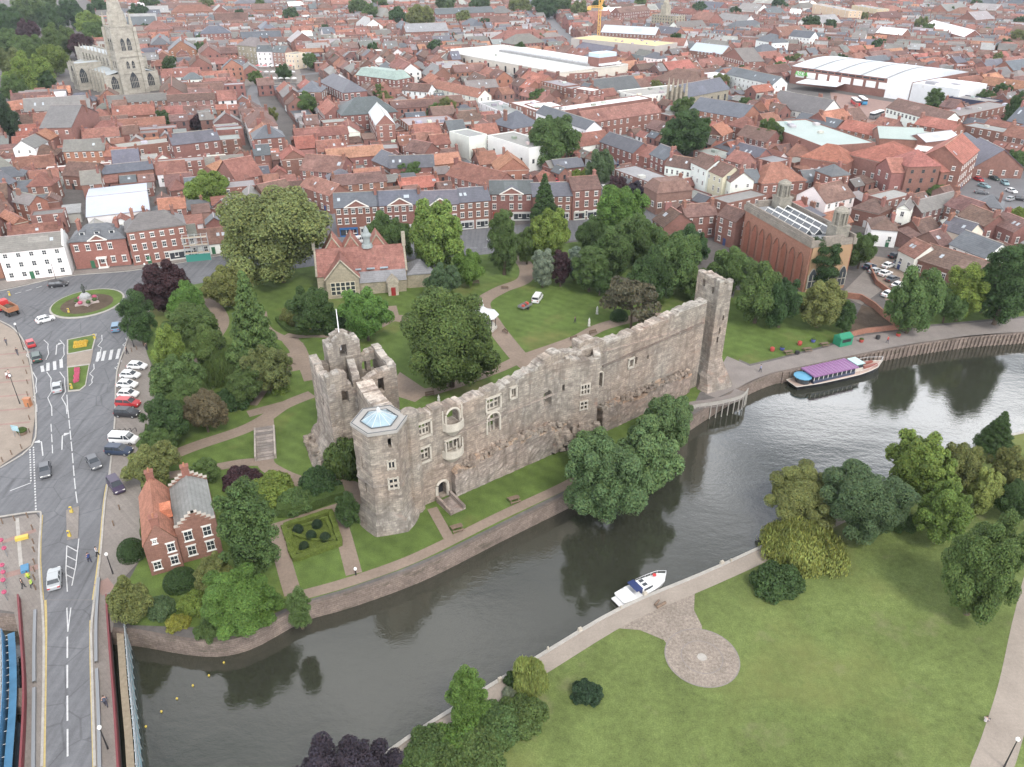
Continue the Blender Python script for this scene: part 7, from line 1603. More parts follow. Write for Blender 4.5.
def marks(name, px, w, z=.035, dash=None, m='marking', n=6):
    l = wl(px, 0, n); b = MB()
    if not dash: strip_into(b, l, w, z)
    else:
        pts = [np.array(p) for p in l]; seg = [np.linalg.norm(pts[i + 1] - pts[i]) for i in range(len(pts) - 1)]; cum = np.concatenate([[0], np.cumsum(seg)])
        at = lambda s: (float(np.interp(s, cum, [p[0] for p in pts])), float(np.interp(s, cum, [p[1] for p in pts]))); s = 0
        while s + dash[0] < cum[-1]: strip_into(b, [at(s), at(s + dash[0] / 2), at(s + dash[0])], w, z); s += dash[0] + dash[1]
    return b.build(name, MAT[m], kind='structure')
marks('centre_line', [(67, 625), (66, 700), (67, 790)], .18, dash=(3.8, 1.2), z=.036)
marks('centre_line', [(68, 410), (72, 450), (75, 485), (78, 508)], .16, z=.037, dash=(3.4, .7)); marks('lane_line', [(51, 424), (52.5, 450), (52.5, 462)], .15, z=.038, dash=(3.0, .9))
marks('give_way_line', [(30, 447), (31, 482)], .22, z=.039, dash=(.5, .35)); marks('give_way_line', [(33.5, 447), (36, 512)], .22, z=.040, dash=(.5, .35)); marks('stop_line', [(10, 491), (31, 483)], .2, z=.041)
for k, px in enumerate([[(34, 372), (37, 386), (34, 398), (37, 412)], [(48, 372), (52, 385), (49, 398), (52, 416)], [(61, 372), (66, 385), (63, 398), (67, 414)], [(45, 340), (49, 348), (46, 360)], [(61, 340), (65, 350), (61, 360)], [(103, 335), (99, 346), (102, 350), (97, 362)], [(127, 338), (124, 345), (126, 350), (121, 362)], [(95, 364), (91, 374), (93, 380), (89, 386)], [(119, 363), (116, 368), (117, 372)], [(25, 347), (28, 356), (32, 364)]]):
    pz = []
    for i in range(len(px) - 1):
        for t in (0, .5): x = px[i][0] * (1 - t) + px[i + 1][0] * t; pz.append((x + (1.2 if (len(pz) % 2) else -1.2), px[i][1] * (1 - t) + px[i + 1][1] * t))
    pz.append(px[-1]); marks('zigzag_line', pz, .16, z=.042 + k * .001, n=1)
for k, (x, y, x2, y2) in enumerate([(48, 363, 48, 371), (54.5, 361.5, 55, 370), (61, 359.5, 61.5, 368), (42, 366, 43, 372), (99, 352, 97, 361.5), (105, 351, 102.5, 361), (112, 350, 110, 360), (119.5, 349, 117, 359)]): marks('zebra_bar', [(x, y), (x2, y2)], .62, z=.056 + k * .001, n=1)
for k, px in enumerate([[(67, 546), (66, 570), (67.5, 592)], [(79, 539), (76, 566), (72, 586)], [(67, 546), (78, 552)], [(66.5, 556), (76.5, 561)], [(66.5, 566), (75.5, 570)], [(66.5, 575), (74, 579)], [(67, 608), (68, 632)], [(71, 608), (68, 632)]]): marks('hatching', px, .14, z=.066 + k * .001, n=1)
def arrow(x, y, x2, y2, turn, z):
    A = np.array(G(x, y)[:2]); B = np.array(G(x2, y2)[:2]); d = (B - A) / np.linalg.norm(B - A); n = np.array((-d[1], d[0])) * turn; b = MB()
    strip_into(b, [tuple(A), tuple(B)], .2, z); e = B + n * .35 + d * .25; strip_into(b, [tuple(B), tuple(e)], .2, z + .002); f = e + n * .5 + d * .2
    b.poly([(*(e - d * .55 - n * .1), z + .004), (*(e + d * .55 - n * .1), z + .004), (*(f + n * .5), z + .004)]); b.build('road_arrow', MAT['marking'], kind='structure')
arrow(43, 456, 41.5, 442, 1, .075); arrow(62, 450, 62.5, 436, -1, .076); arrow(56, 355, 57, 345, -1, .077)
marks('bay_line', [(115, 425), (112, 452), (110, 478)], .14, z=.08, dash=(1.2, .5)); marks('centre_line', [(67, 395), (68, 412)], .16, z=.081)
marks('centre_line', [(15, 294), (30, 290), (50, 284)], .2, z=.082, dash=(1.5, 1)); marks('centre_line', [(400, 245), (480, 248), (600, 231)], .15, z=.083, dash=(3, 2))
# roundabout with planted monument
def ell_pts(cx, cy, rx, ry, n=36):
    X, Y, _ = G(cx, cy); a = rx / S(cx, cy); y0, y1 = G(cx, cy + ry)[1], G(cx, cy - ry)[1]; return [(X + a * math.cos(6.2832 * k / n), (y0 + y1) / 2 + (y1 - y0) / 2 * math.sin(6.2832 * k / n)) for k in range(n)]
rb = ell_pts(87, 304, 33.5, 15); sheet('roundabout_kerb', None, .15, 'kerbstone', pts=[(x, y, 0) for x, y in rb])
b = MB(); b.prism(rb, 0, .148, top=False); b.build('kerb', MAT['kerbstone'], kind='structure')
sheet('roundabout_grass', None, .165, 'lawn', pts=[(x, y, 0) for x, y in ell_pts(87, 303.6, 32, 14)]); sheet('roundabout_bed', None, .18, 'soil', pts=[(x, y, 0) for x, y in ell_pts(87, 304.5, 24, 10)])
X, Y, _ = G(87, 303)
mo = empty('roundabout_monument', (X, Y, .15), 0, 'stone star plinth with a planted statue in the middle of the roundabout', 'monument')
b = MB(); b.col = (.45, .38, .35); st = [((3.1 if k % 2 == 0 else 1.9) * math.cos(k * math.pi / 6), (3.1 if k % 2 == 0 else 1.9) * math.sin(k * math.pi / 6)) for k in range(12)]; b.prism(st, 0, .5); b.prism([(x * .55, y * .55) for x, y in st], .5, 1.2); b.build('plinth', MAT['stonework'], mo)
b = MB(); b.col = (.4, .4, .4); b.lathe([(1.2, 1.2), (1.3, 1.8), (.8, 2.4), (.5, 2.6)], n=10); b.build('drum', MAT['stonework'], mo)
b = MB(); b.col = (.08, .09, .08); b.lathe([(.32, 2.6), (.38, 3.2), (.30, 3.9), (.40, 4.2), (.14, 4.5), (.2, 4.7), (.16, 4.9), (.02, 5.0)], n=10); b.tube([(.35, 0, 4.1), (.75, .1, 3.5), (.8, .3, 4.2)], .09, 6); b.tube([(-.35, 0, 4.1), (-.6, .2, 3.4)], .09, 6); b.build('statue', MAT['stonework'], mo)
for k in range(7):
    a = k * .9; b = MB(); b.lathe([(0.01, 0), (.5, .15), (.6, .5), (.3, .8), (.02, .9)], n=7); o = b.build('planting', MAT['flowers_pink' if k % 2 else 'leaves'], mo); o.location = (2.1 * math.cos(a), 2.1 * math.sin(a), .45); o.color = (.07, .12, .04, 1)
# splitter islands with flower beds
def island(px, flower, fpx, nm):
    pts = [G(x, y)[:2] for x, y in px]; b = MB(); b.prism(pts, 0, .14); b.build('traffic_island', MAT['kerbstone'], kind='structure')
    c = np.mean(np.array(pts), 0); sheet('island_grass', None, .15, 'lawn', pts=[(*(c + (np.array(p) - c) * .9), 0) for p in pts])
    fb = MB(); f = [G(x, y)[:2] for x, y in fpx]; fb.prism(f, .15, .35); rr_ = random.Random(4); c0 = np.mean(np.array(f), 0)
    for _ in range(90):
        a, q = rr_.random(), rr_.random(); p = (np.array(f[0]) * (1 - a) + np.array(f[1]) * a) * (1 - q) + (np.array(f[3]) * (1 - a) + np.array(f[2]) * a) * q; fb.box((p[0], p[1], .42), (.28, .28, .3), rr_.random() * 3, taper=.4)
    fb.build('flower_bed', MAT[flower], label=nm, cat='flower bed')
island([(67, 340), (97, 334), (93, 350), (67, 355)], 'flowers_yellow', [(74, 343), (88, 341), (87, 347), (74, 349)], 'yellow flower bed on the traffic island nearest the roundabout')
island([(67, 367), (90, 364), (86, 386), (80, 391), (68, 392)], 'flowers_pink', [(75, 369), (80, 368.5), (79, 382), (74, 384)], 'pink flower bed on the traffic island below the crossing')
sheet('crossing_refuge', [(67, 355), (93, 350), (90.5, 364), (67, 367)], .09, 'paving_tan'); sheet('long_refuge', [(66, 510), (79, 506), (78, 538), (67, 540)], .09, 'paving')

# ---------------------------------------------------------------- vehicles
mat('car_paint', (1, 1, 1), .35, use='obj', spec=.6); mat('tyre', (.02, .02, .02), .9); mat('lamp_white', (.8, .8, .75), .3); mat('lamp_red', (.4, .02, .02), .4); mat('rim', (.4, .41, .42), .4, metal=.6)
def loft(b, sts):
    "stations along x: list of (x, [(y,z)...]) with equal counts"
    n = len(sts[0][1]); vs = [(x, y, z) for x, ring in sts for y, z in ring]; fs = []
    for i in range(len(sts) - 1):
        for k in range(n): fs.append((i * n + k, i * n + (k + 1) % n, (i + 1) * n + (k + 1) % n, (i + 1) * n + k))
    fs.append(tuple(range(n))[::-1]); fs.append(tuple(range((len(sts) - 1) * n, len(sts) * n))); b.raw(vs, fs)
def car_proto(kind):
    P_ = {'hatch': (4.0, 1.72, 1.46, .95, -1.75, 1.05), 'saloon': (4.5, 1.78, 1.44, .95, -1.6, 1.0), 'suv': (4.5, 1.85, 1.68, 1.08, -2.05, 1.15), 'van': (4.9, 1.9, 1.95, 1.15, -2.35, 1.55)}[kind]
    Lc, Wc, Hc, belt, rear, front = P_; hl, hw = Lc / 2, Wc / 2; bo = MB()
    def ring(w, z0, z1): return [(-w * .92, z0), (w * .92, z0), (w, (z0 + z1) / 2), (w * .93, z1), (-w * .93, z1), (-w, (z0 + z1) / 2)]
    loft(bo, [(-hl, ring(hw * .82, .38, belt * .85)), (-hl + .12, ring(hw * .95, .25, belt * .97)), (-hl + .6, ring(hw, .22, belt)), (front, ring(hw, .22, belt)), (hl - .5, ring(hw * .97, .22, belt * .86)), (hl - .1, ring(hw * .88, .25, belt * .74)), (hl, ring(hw * .7, .35, belt * .62))])
    root = bpy.data.objects.new('car_kind', None)
    parts = []
    def add(n, bb, m): me = bb.mesh(n, m, False); o = bpy.data.objects.new(n, me); o.parent = root; parts.append(o); return o
    add('body', bo, [MAT['car_paint']])
    gl = MB(); rt = hw * .74
    rr0, rr1 = rear + (.1 if kind in ('van', 'suv') else .45), front - .75
    if kind == 'van': rr1 = front - .7
    sq = lambda w, z: [(-w, z - .001), (w, z - .001)]
    vs = [(rear, -hw * .9, belt), (front, -hw * .9, belt), (front, hw * .9, belt), (rear, hw * .9, belt), (rr0, -rt, Hc - .06), (rr1, -rt, Hc - .06), (rr1, rt, Hc - .06), (rr0, rt, Hc - .06)]
    gl.raw(vs, [(0, 1, 5, 4), (1, 2, 6, 5), (2, 3, 7, 6), (3, 0, 4, 7)]); add('windows', gl, [MAT['glass']])
    rf = MB(); rf.prism([(rr0 - .06, -rt - .03), (rr1 + .05, -rt - .03), (rr1 + .05, rt + .03), (rr0 - .06, rt + .03)], Hc - .07, Hc, bottom=True)
    for sx in ((front + rear) / 2,) if kind != 'van' else (front - 1.1,):
        for s in (-1, 1): rf.tube([(sx, s * hw * .9, belt), (sx, s * (rt + .01), Hc - .05)], .06, 4)
    for s in (-1, 1):
        for xx, xt in ((rear, rr0), (front, rr1)): rf.tube([(xx, s * hw * .9, belt), (xt, s * (rt + .01), Hc - .05)], .05, 4)
    if kind == 'van': rf.box((rear / 2 + .05, 0, (belt + Hc) / 2 - .05), (abs(rear) * .98, rt * 2.25, Hc - belt - .1))
    add('roof', rf, [MAT['car_paint']])
    wh = MB(); wh.mi = 0
    vs = []; N_ = 12
    for y in (-.11, .11):
        for k in range(N_): vs.append((.32 * math.cos(k * .5236), y, .32 * math.sin(k * .5236)))
    wh.raw(vs, [(k, (k + 1) % N_, N_ + (k + 1) % N_, N_ + k) for k in range(N_)] + [tuple(range(N_)), tuple(range(N_, 2 * N_))[::-1]]); wh.mi = 1
    vs = []
    for y in (-.12, .12):
        for k in range(N_): vs.append((.2 * math.cos(k * .5236), y, .2 * math.sin(k * .5236)))
    wh.raw(vs, [(k, (k + 1) % N_, N_ + (k + 1) % N_, N_ + k) for k in range(N_)] + [tuple(range(N_)), tuple(range(N_, 2 * N_))[::-1]])
    wm = wh.mesh('wheel', [MAT['tyre'], MAT['rim']])
    for sx in (-hl * .62, hl * .62):
        for s in (-1, 1): o = bpy.data.objects.new('wheel', wm); o.parent = root; o.location = (sx, s * (hw - .1), .32); parts.append(o)
    hm = MB(); hm.box((0, 0, 0), (.16, .34, .16)); hm_ = hm.mesh('headlight', [MAT['lamp_white']]); tm = hm.mesh('tail_light', [MAT['lamp_red']])
    for s in (-1, 1):
        o = bpy.data.objects.new('headlight', hm_); o.parent = root; o.location = (hl - .1, s * hw * .62, belt * .66); parts.append(o)
        o = bpy.data.objects.new('tail_light', tm); o.parent = root; o.location = (-hl + .02, s * hw * .68, belt * .78); parts.append(o)
    return root, parts
PROTO = {k: car_proto(k) for k in ('hatch', 'saloon', 'suv', 'van')}
CARC = {'white': (.72, .72, .72), 'black': (.02, .02, .024), 'silver': (.38, .40, .41), 'grey': (.10, .105, .115), 'red': (.42, .03, .035), 'blue': (.12, .22, .32), 'navy': (.03, .045, .08), 'green': (.03, .06, .05), 'teal': (.20, .33, .36), 'purple': (.05, .035, .07), 'beige': (.4, .36, .3), 'bright': (.6, .03, .05)}
def car(x, y, fx_, fy_, kind, col, label, group=None, cat='car', z=.02):
    X, Y, _ = G(x, y + 1.5); X2, Y2, _ = G(fx_, fy_ + 1.5); rz = math.atan2(Y2 - Y, X2 - X)
    src, parts = PROTO[kind]; r_ = empty('parked_car' if group else ('van' if kind == 'van' else 'car'), (X, Y, z), rz, label, cat, group); c = CARC[col]
    for p in parts: o = p.copy(); C.objects.link(o); o.parent = r_; o.color = (*c, 1)
    return r_
for a in [
 (59, 285, 69, 284, 'suv', 'black', 'black hatchback driving along the top of the roundabout'), (46, 320, 55, 317.5, 'hatch', 'white', 'white car circling left of the roundabout island'),
 (31, 344, 27, 337, 'hatch', 'red', 'red car queuing at the roundabout exit on the left'), (37.5, 358, 36, 350, 'suv', 'green', 'dark green van-like car behind the red car at the crossing'),
 (58, 388, 57.5, 378, 'saloon', 'silver', 'silver car between the zigzag lines below the crossing'), (117, 328, 119, 320, 'suv', 'blue', 'blue car half hidden by the dark tree beside the roundabout'),
 (94.5, 463, 101, 473, 'saloon', 'grey', 'dark grey car turning in the middle of the wide road'), (117, 487, 124, 497, 'suv', 'purple', 'dark purplish car mounting the pavement by the brick house'),
 (46, 471, 46.5, 481, 'saloon', 'grey', 'dark grey car with pale roof coming down the left lane'), (55.5, 580, 56, 568, 'saloon', 'silver', 'silver car driving off the bridge'),
 (365, 253, 375, 253, 'suv', 'black', 'black car on the road behind the hall lantern'), (360, 241, 370, 240, 'van', 'white', 'white van parked before the blue shop front'), (494, 240, 485, 241, 'hatch', 'grey', 'grey car behind the tall tree near the fifth shop'),
 (556, 181.5, 563, 185, 'saloon', 'bright', 'bright red car parked behind the brick terrace'), (604, 188, 609, 192, 'hatch', 'white', 'white car beside the last terrace shop yard')]:
    car(*a[:7], z=.02 if a[0] != 117 else .07)
row = [(138, 367, 'hatch', 'white', 'white car with a blue bonnet sheet, topmost of the roadside row'), (131, 376, 'hatch', 'white', 'white car with dark roof, second in the roadside row'), (128, 385.5, 'hatch', 'white', 'white car, third from the top in the roadside row'), (129, 395, 'hatch', 'white', 'white car directly above the red one in the roadside row'), (129, 404.5, 'suv', 'red', 'red estate car in the roadside row of parked cars'), (128, 414.5, 'suv', 'black', 'black car above the cycle racks in the roadside row'), (125, 441, 'van', 'white', 'white van parked below the cycle racks'), (120, 452, 'suv', 'navy', 'dark blue car under the yellowish tree, lowest of the row')]
for x, y, k, c, l in row: car(x, y, x + 10, y + .5, k, c, l, 'cars parked beside the castle garden', z=.07)
yard = [(894.5, 256, 'black', 'topmost dark car of the yard behind the museum'), (899, 263, 'grey', 'dark grey car second down on the right of the yard'), (888, 266, 'white', 'white car in the middle of the crowded yard'), (869, 267, 'navy', 'dark blue car leftmost in the crowded yard'), (875, 271.5, 'silver', 'silver car beside the leftmost in the yard'), (885, 274, 'white', 'white car in the lower line of the yard'), (892, 279.5, 'grey', 'grey car next to the lower white one'), (898, 285.5, 'white', 'white car lowest in the yard line'), (888.5, 294.5, 'white', 'lone white car below the yard beside the bank'), (935, 291, 'beige', 'pale car half hidden by trees below the workshop'), (905, 291, 'grey', 'grey car between the trees under the yard')]
for x, y, c, l in yard: car(x, y, x + 8, y - 2.5, 'saloon', c, l, 'cars in the riverside yard', z=.08)
lot = [(985, 173, 8, 4, 'silver', 'silver car at the top of the right hand car park'), (994, 178.5, 8, 3, 'green', 'dark green car next to the brick entrance in the car park'), (978, 179.5, 8, 3, 'red', 'dark red car left in the car park'), (983.5, 186, 7, 2, 'teal', 'teal car below the red one in the car park'), (981, 192.5, 8, 1, 'grey', 'dark grey car at the lower left of the car park'), (1004.5, 183, 7, 5, 'teal', 'pale teal car in the car park middle'), (1011, 191, 8, 3, 'white', 'white car right of the pale teal one'), (1010, 199, 8, -3, 'silver', 'silver car near the bottom of the car park'), (1019, 199, 8, 1, 'black', 'black car at the edge of the car park')]
for x, y, dx, dy, c, l in lot: car(x, y, x + dx, y + dy, 'saloon', c, l, 'cars in the right hand car park', z=.07)
for k, (x, y, c) in enumerate([(556, 30, 'white'), (548, 18, 'grey'), (562, 36, 'red'), (540, 6, 'white'), (268, 118, 'white'), (318, 197, 'navy'), (738, 189, 'black'), (760, 190, 'silver'), (828, 199, 'green'), (870, 200, 'white'), (760, 96, 'red'), (730, 84, 'white'), (910, 199, 'grey'), (700, 71, 'grey')]):
    car(x, y, x + 5, y + 5 if k < 6 else y + 1, 'hatch', c, f'{c} car on a town street, {ordinal(k + 1)} of the small far ones', 'cars on the far streets', z=.05)
def bus(x, y, fx_, fy_, col, label, L_=11.5, roofc=(.75, .75, .75), Hb=3.1):
    X, Y, _ = G(x, y); X2, Y2, _ = G(fx_, fy_); t = empty('bus', (X, Y, .08), math.atan2(Y2 - Y, X2 - X), label, 'bus')
    b = MB(); b.col = col; b.box((0, 0, Hb * .3 + .2), (L_, 2.5, Hb * .5)); b.build('body', MAT['door_paint'], t); b = MB(); b.box((0, 0, Hb * .72), (L_ * .985, 2.42, Hb * .42)); b.build('windows', MAT['glass'], t)
    b = MB(); b.col = roofc; b.box((0, 0, Hb), (L_, 2.5, .3), taper=.95); b.build('roof', MAT['render'], t)
    for sx in (-.3, .33):
        for s in (-1, 1): b = MB(); b.tube([(sx * L_, s * 1.05, .45), (sx * L_, s * 1.3, .45)], .45, 12); b.build('wheel', MAT['tyre'], t)
bus(855, 105, 861, 109.5, (.45, .03, .03), 'red and white bus waiting on the supermarket forecourt'); bus(862, 103.5, 868, 108, (.05, .25, .45), 'blue and white bus next to the red one'); bus(876, 118, 888, 114, (.2, .2, .2), 'long dark vehicle with white roof by the forecourt edge', 12)
# tipper truck at the left edge
X, Y, _ = G(9, 313); tk = empty('tipper_truck', (X, Y, .03), math.atan2(G(0, 308)[1] - Y, G(0, 308)[0] - X), 'orange brown tipper truck with a red cab at the left edge', 'truck')
b = MB(); b.col = (.33, .15, .08); b.box((-1.2, 0, 1.5), (4.8, 2.4, .25)); b.box((-1.2, 1.15, 2.0), (4.8, .12, 1.0)); b.box((-1.2, -1.15, 2.0), (4.8, .12, 1.0)); b.box((-3.55, 0, 2.0), (.12, 2.2, 1.0)); b.build('tipper_body', MAT['door_paint'], tk)
b = MB(); b.col = (.5, .04, .04); b.box((2.2, 0, 1.7), (1.8, 2.3, 2.2), taper=.92); b.build('cab', MAT['door_paint'], tk); b = MB(); b.box((3.08, 0, 2.1), (.1, 1.9, .8)); b.build('windscreen', MAT['glass'], tk)
b = MB(); b.col = (.05, .05, .05); b.box((-.2, 0, .9), (6.6, 1.0, .35)); b.build('chassis', MAT['door_paint'], tk)
b = MB(); b.col = (.3, .12, .08); b.raw([(-3, -1, 1.7), (.9, -1, 1.7), (.9, 1, 1.7), (-3, 1, 1.7), (-1, 0, 2.7)], [(0, 1, 4), (1, 2, 4), (2, 3, 4), (3, 0, 4)]); b.build('load', MAT['soil'], tk)
for sx in (-2.6, -1.3, 2.1):
    for s in (-1, 1): b = MB(); b.tube([(sx, s * .9, .5), (sx, s * 1.25, .5)], .5, 12); b.build('wheel', MAT['tyre'], tk)
# white van with a trailer on the garden lawn
t = car(537.5, 299, 541, 294, 'van', 'white', 'white open pickup parked on the striped lawn of the castle garden')
X, Y, _ = G(525, 308.5); X2, Y2, _ = G(534, 304); tl = empty('trailer', (X, Y, .02), math.atan2(Y2 - Y, X2 - X), 'low grey trailer with red equipment on the castle lawn', 'trailer')
b = MB(); b.col = (.2, .2, .21); b.box((0, 0, .7), (3.4, 1.8, .15)); 
for s in (-1, 1): b.box((0, s * .88, .95), (3.4, .06, .4)); 
b.box((-1.7, 0, .95), (.06, 1.7, .4)); b.box((2.2, 0, .6), (1.2, .1, .1)); b.build('bed', MAT['door_paint'], tl)
for s in (-1, 1): b = MB(); b.tube([(0, s * .92, .35), (0, s * 1.12, .35)], .35, 10); b.build('wheel', MAT['tyre'], tl)
for q in (-1, 0, 1): b = MB(); b.col = (.45, .05, .03) if q else (.1, .08, .06); b.box((q * .95, .2 * q, 1.05), (.7, .9, .5), .4, taper=.7); b.build('equipment', MAT['door_paint'], tl)

# ---------------------------------------------------------------- boats
def hull(b, L_, W_, z0, z1, col, bow=.35, stern=.7, shrink=.8, deck=None, sheer=.3):
    n = 9; st = []
    def outline(s, off):
        pts = []
        for i in range(n + 1):
            t = i / n; x = -L_ / 2 + L_ * t; w = W_ / 2 * (min(1, stern + (1 - stern) * t * 4) if t < .25 else 1 if t < 1 - bow else math.sqrt(max(0, 1 - ((t - (1 - bow)) / bow) ** 2)) * .98 + .02); pts.append((x * s, w * s * off))
        return pts
    up = outline(1, 1); lo = outline(.94, shrink); vs = []; zt = lambda t: z1 + sheer * max(0, (t - .6) / .4) ** 2
    up = [(x, -y, zt((x + L_ / 2) / L_)) for x, y in up] + [(x, y, zt((x + L_ / 2) / L_)) for x, y in up[::-1]]
    lo = [(x, -y, z0) for x, y in lo] + [(x, y, z0) for x, y in lo[::-1]]; m = len(up)
    b.col = col; b.raw(up + lo, [(m + k, m + (k + 1) % m, (k + 1) % m, k) for k in range(m)])
    b.col = deck or col; b.poly([(x, y, z - .05) for x, y, z in up]); return up
mat('boat_paint', (1, 1, 1), .4, use='attr', spec=.5)
A = np.array(G(791, 385, WZ + .6)[:2]); Bq = np.array(G(881, 365, WZ + .6)[:2]); c = (A + Bq) / 2; d = Bq - A
TBL = float(np.linalg.norm(d)); tb = empty('tour_boat', (c[0], c[1], WZ), math.atan2(d[1], d[0]), 'long river tour boat with a purple ribbed roof moored at the quay', 'boat')
b = MB(); up = hull(b, TBL, 4.6, -.3, 1.0, (.02, .02, .025), deck=(.42, .32, .27), bow=.42, sheer=.7); b.build('hull', MAT['boat_paint'], tb)
b = MB(); b.col = (.5, .48, .43)
for i in range(len(up)): b.tube([up[i], up[(i + 1) % len(up)]], .08, 4)
b.build('gunwale', MAT['boat_paint'], tb)
x0, x1 = -TBL * .33, TBL * .12
b = MB(); b.mi = 0; b.col = (.05, .06, .1); b.box(((x0 + x1) / 2, 0, 1.35), (x1 - x0, 3.7, .8)); b.mi = 1; b.box(((x0 + x1) / 2, 0, 2.15), (x1 - x0 - .2, 3.5, .8)); b.mi = 0; b.col = (.6, .58, .55)
for k in range(10):
    for s in (-1, 1): b.box((x0 + (x1 - x0) * k / 9, s * 1.82, 2.1), (.12, .1, 1.0))
b.build('saloon', [MAT['boat_paint'], MAT['glass']], tb)
b = MB(); b.col = (.24, .11, .25); b.box(((x0 + x1) / 2 + .1, 0, 2.75), (x1 - x0 + .8, 4.2, .22))
for k in range(13): b.col = (.32, .18, .33); b.box((x0 + (x1 - x0) * k / 12, 0, 2.9), (.16, 4.2, .1))
b.build('canopy', MAT['boat_paint'], tb)
b = MB(); b.mi = 0; b.col = (.10, .30, .45); b.lathe([(1.9, 2.15), (1.9, 2.3), (.2, 2.5)], (x0 - 1.4, 0, 0), 12, sx=.95); b.mi = 1; b.lathe([(1.65, 1.0), (1.65, 2.15)], (x0 - 1.3, 0, 0), 12, sx=.9); b.build('stern_cabin', [MAT['boat_paint'], MAT['glass']], tb)
b = MB(); b.mi = 0; b.col = (.42, .58, .58); b.box((x1 + 1.6, 0, 3.0), (2.2, 3.0, .18)); b.col = (.5, .45, .4); b.box((x1 + 1.6, 0, 1.5), (1.9, 2.6, 1.0)); b.mi = 1; b.box((x1 + 1.6, 0, 2.45), (1.8, 2.5, .95)); b.build('wheelhouse', [MAT['boat_paint'], MAT['glass']], tb)
b = MB(); b.col = (.25, .08, .06); b.box((x1 + 5.2, .7, 1.5), (3.6, .5, .5)); b.box((x1 + 5.2, -.7, 1.5), (3.6, .5, .5)); b.build('deck_bench', MAT['boat_paint'], tb)
b = MB(); b.col = (.6, .6, .6)
for i in range(6, 15): b.tube([up[i], (up[i][0], up[i][1], up[i][2] + .9)], .04, 4); b.tube([(up[i][0], up[i][1], up[i][2] + .9), (up[i + 1][0], up[i + 1][1], up[i + 1][2] + .9)] if i < 14 else [(up[i][0], up[i][1], up[i][2] + .9), (up[i][0], up[i][1], up[i][2] + .5)], .04, 4)
b.build('railing', MAT['boat_paint'], tb)
# cruiser
A = np.array(G(621, 603, WZ + .6)[:2]); Bq = np.array(G(669, 578, WZ + .9)[:2]); c = (A + Bq) / 2 + np.array((-.3, .45)); d = Bq - A; CL = float(np.linalg.norm(d)) * .97
cb = empty('motor_cruiser', (c[0], c[1], WZ), math.atan2(d[1], d[0]), 'white motor cruiser with a dark blue canopy moored along the park path', 'boat')
b = MB(); up = hull(b, CL, 2.7, -.2, 1.0, (.72, .72, .72), bow=.5, stern=.85, deck=(.7, .7, .69), sheer=.4, shrink=.7); b.build('hull', MAT['boat_paint'], cb)
b = MB(); b.mi = 0; b.col = (.74, .74, .74); b.raw([(-.9, -1.05, .95), (CL * .26, -.75, 1.0), (CL * .26, .75, 1.0), (-.9, 1.05, .95), (-.8, -.85, 1.85), (.9, -.7, 1.75), (.9, .7, 1.75), (-.8, .85, 1.85)], [(4, 5, 6, 7), (0, 1, 5, 4), (1, 2, 6, 5), (2, 3, 7, 6), (3, 0, 4, 7)])
b.mi = 1; 
for s in (-1, 1): b.box((-.1, s * .4, 1.85), (.7, .5, .05)); b.box((.2, s * .95, 1.4), (1.5, .12, .3))
b.build('cabin', [MAT['boat_paint'], MAT['glass']], cb)
b = MB(); b.col = (.02, .035, .12); b.box((-1.5, 0, 1.95), (1.1, 2.1, .14)); b.box((-1.05, 0, 1.5), (.12, 2.0, .9)); b.build('canopy', MAT['boat_paint'], cb)
b = MB(); b.col = (.7, .7, .7); b.box((-2.6, 0, 1.2), (.5, 1.9, .5)); b.box((-CL / 2 - .25, 0, .4), (.7, 2.0, .15)); b.build('cockpit_seat', MAT['boat_paint'], cb)
b = MB(); b.col = (.6, .6, .62)
for i in range(5, 15): b.tube([up[i], (up[i][0] * .98, up[i][1] * .9, up[i][2] + .6)], .025, 4); j = i + 1; b.tube([(up[i][0] * .98, up[i][1] * .9, up[i][2] + .6), (up[j][0] * .98, up[j][1] * .9, up[j][2] + .6)], .03, 4)
b.build('railing', MAT['boat_paint'], cb)
b = MB(); b.col = (.5, .03, .03); b.lathe([(.28, 0), (.3, .1), (.22, .2)], (CL * .3, .55, 1.45), 10); b.build('lifebuoy', MAT['boat_paint'], cb)
# yellow buoys strung over the river
mat('buoy_yellow', (.55, .42, .08), .5)
bu = MB(); bu.lathe([(.02, 0), (.12, .06), (.14, .15), (.1, .25), (.02, .3)], n=10); bm = bu.mesh('float', MAT['buoy_yellow'])
for k, (x, y) in enumerate([(133, 739), (146, 727), (161.5, 712), (177, 699), (193, 686), (209, 676), (224, 663), (239, 650), (254, 640), (270, 631)]):
    X, Y, _ = G(x, y, WZ); t = empty('buoy', (X, Y, WZ - .03), 0, f'small yellow float, {ordinal(k + 1)} from the bridge in the line on the river', 'buoy', 'floats strung across the river'); link('float', bm, t)

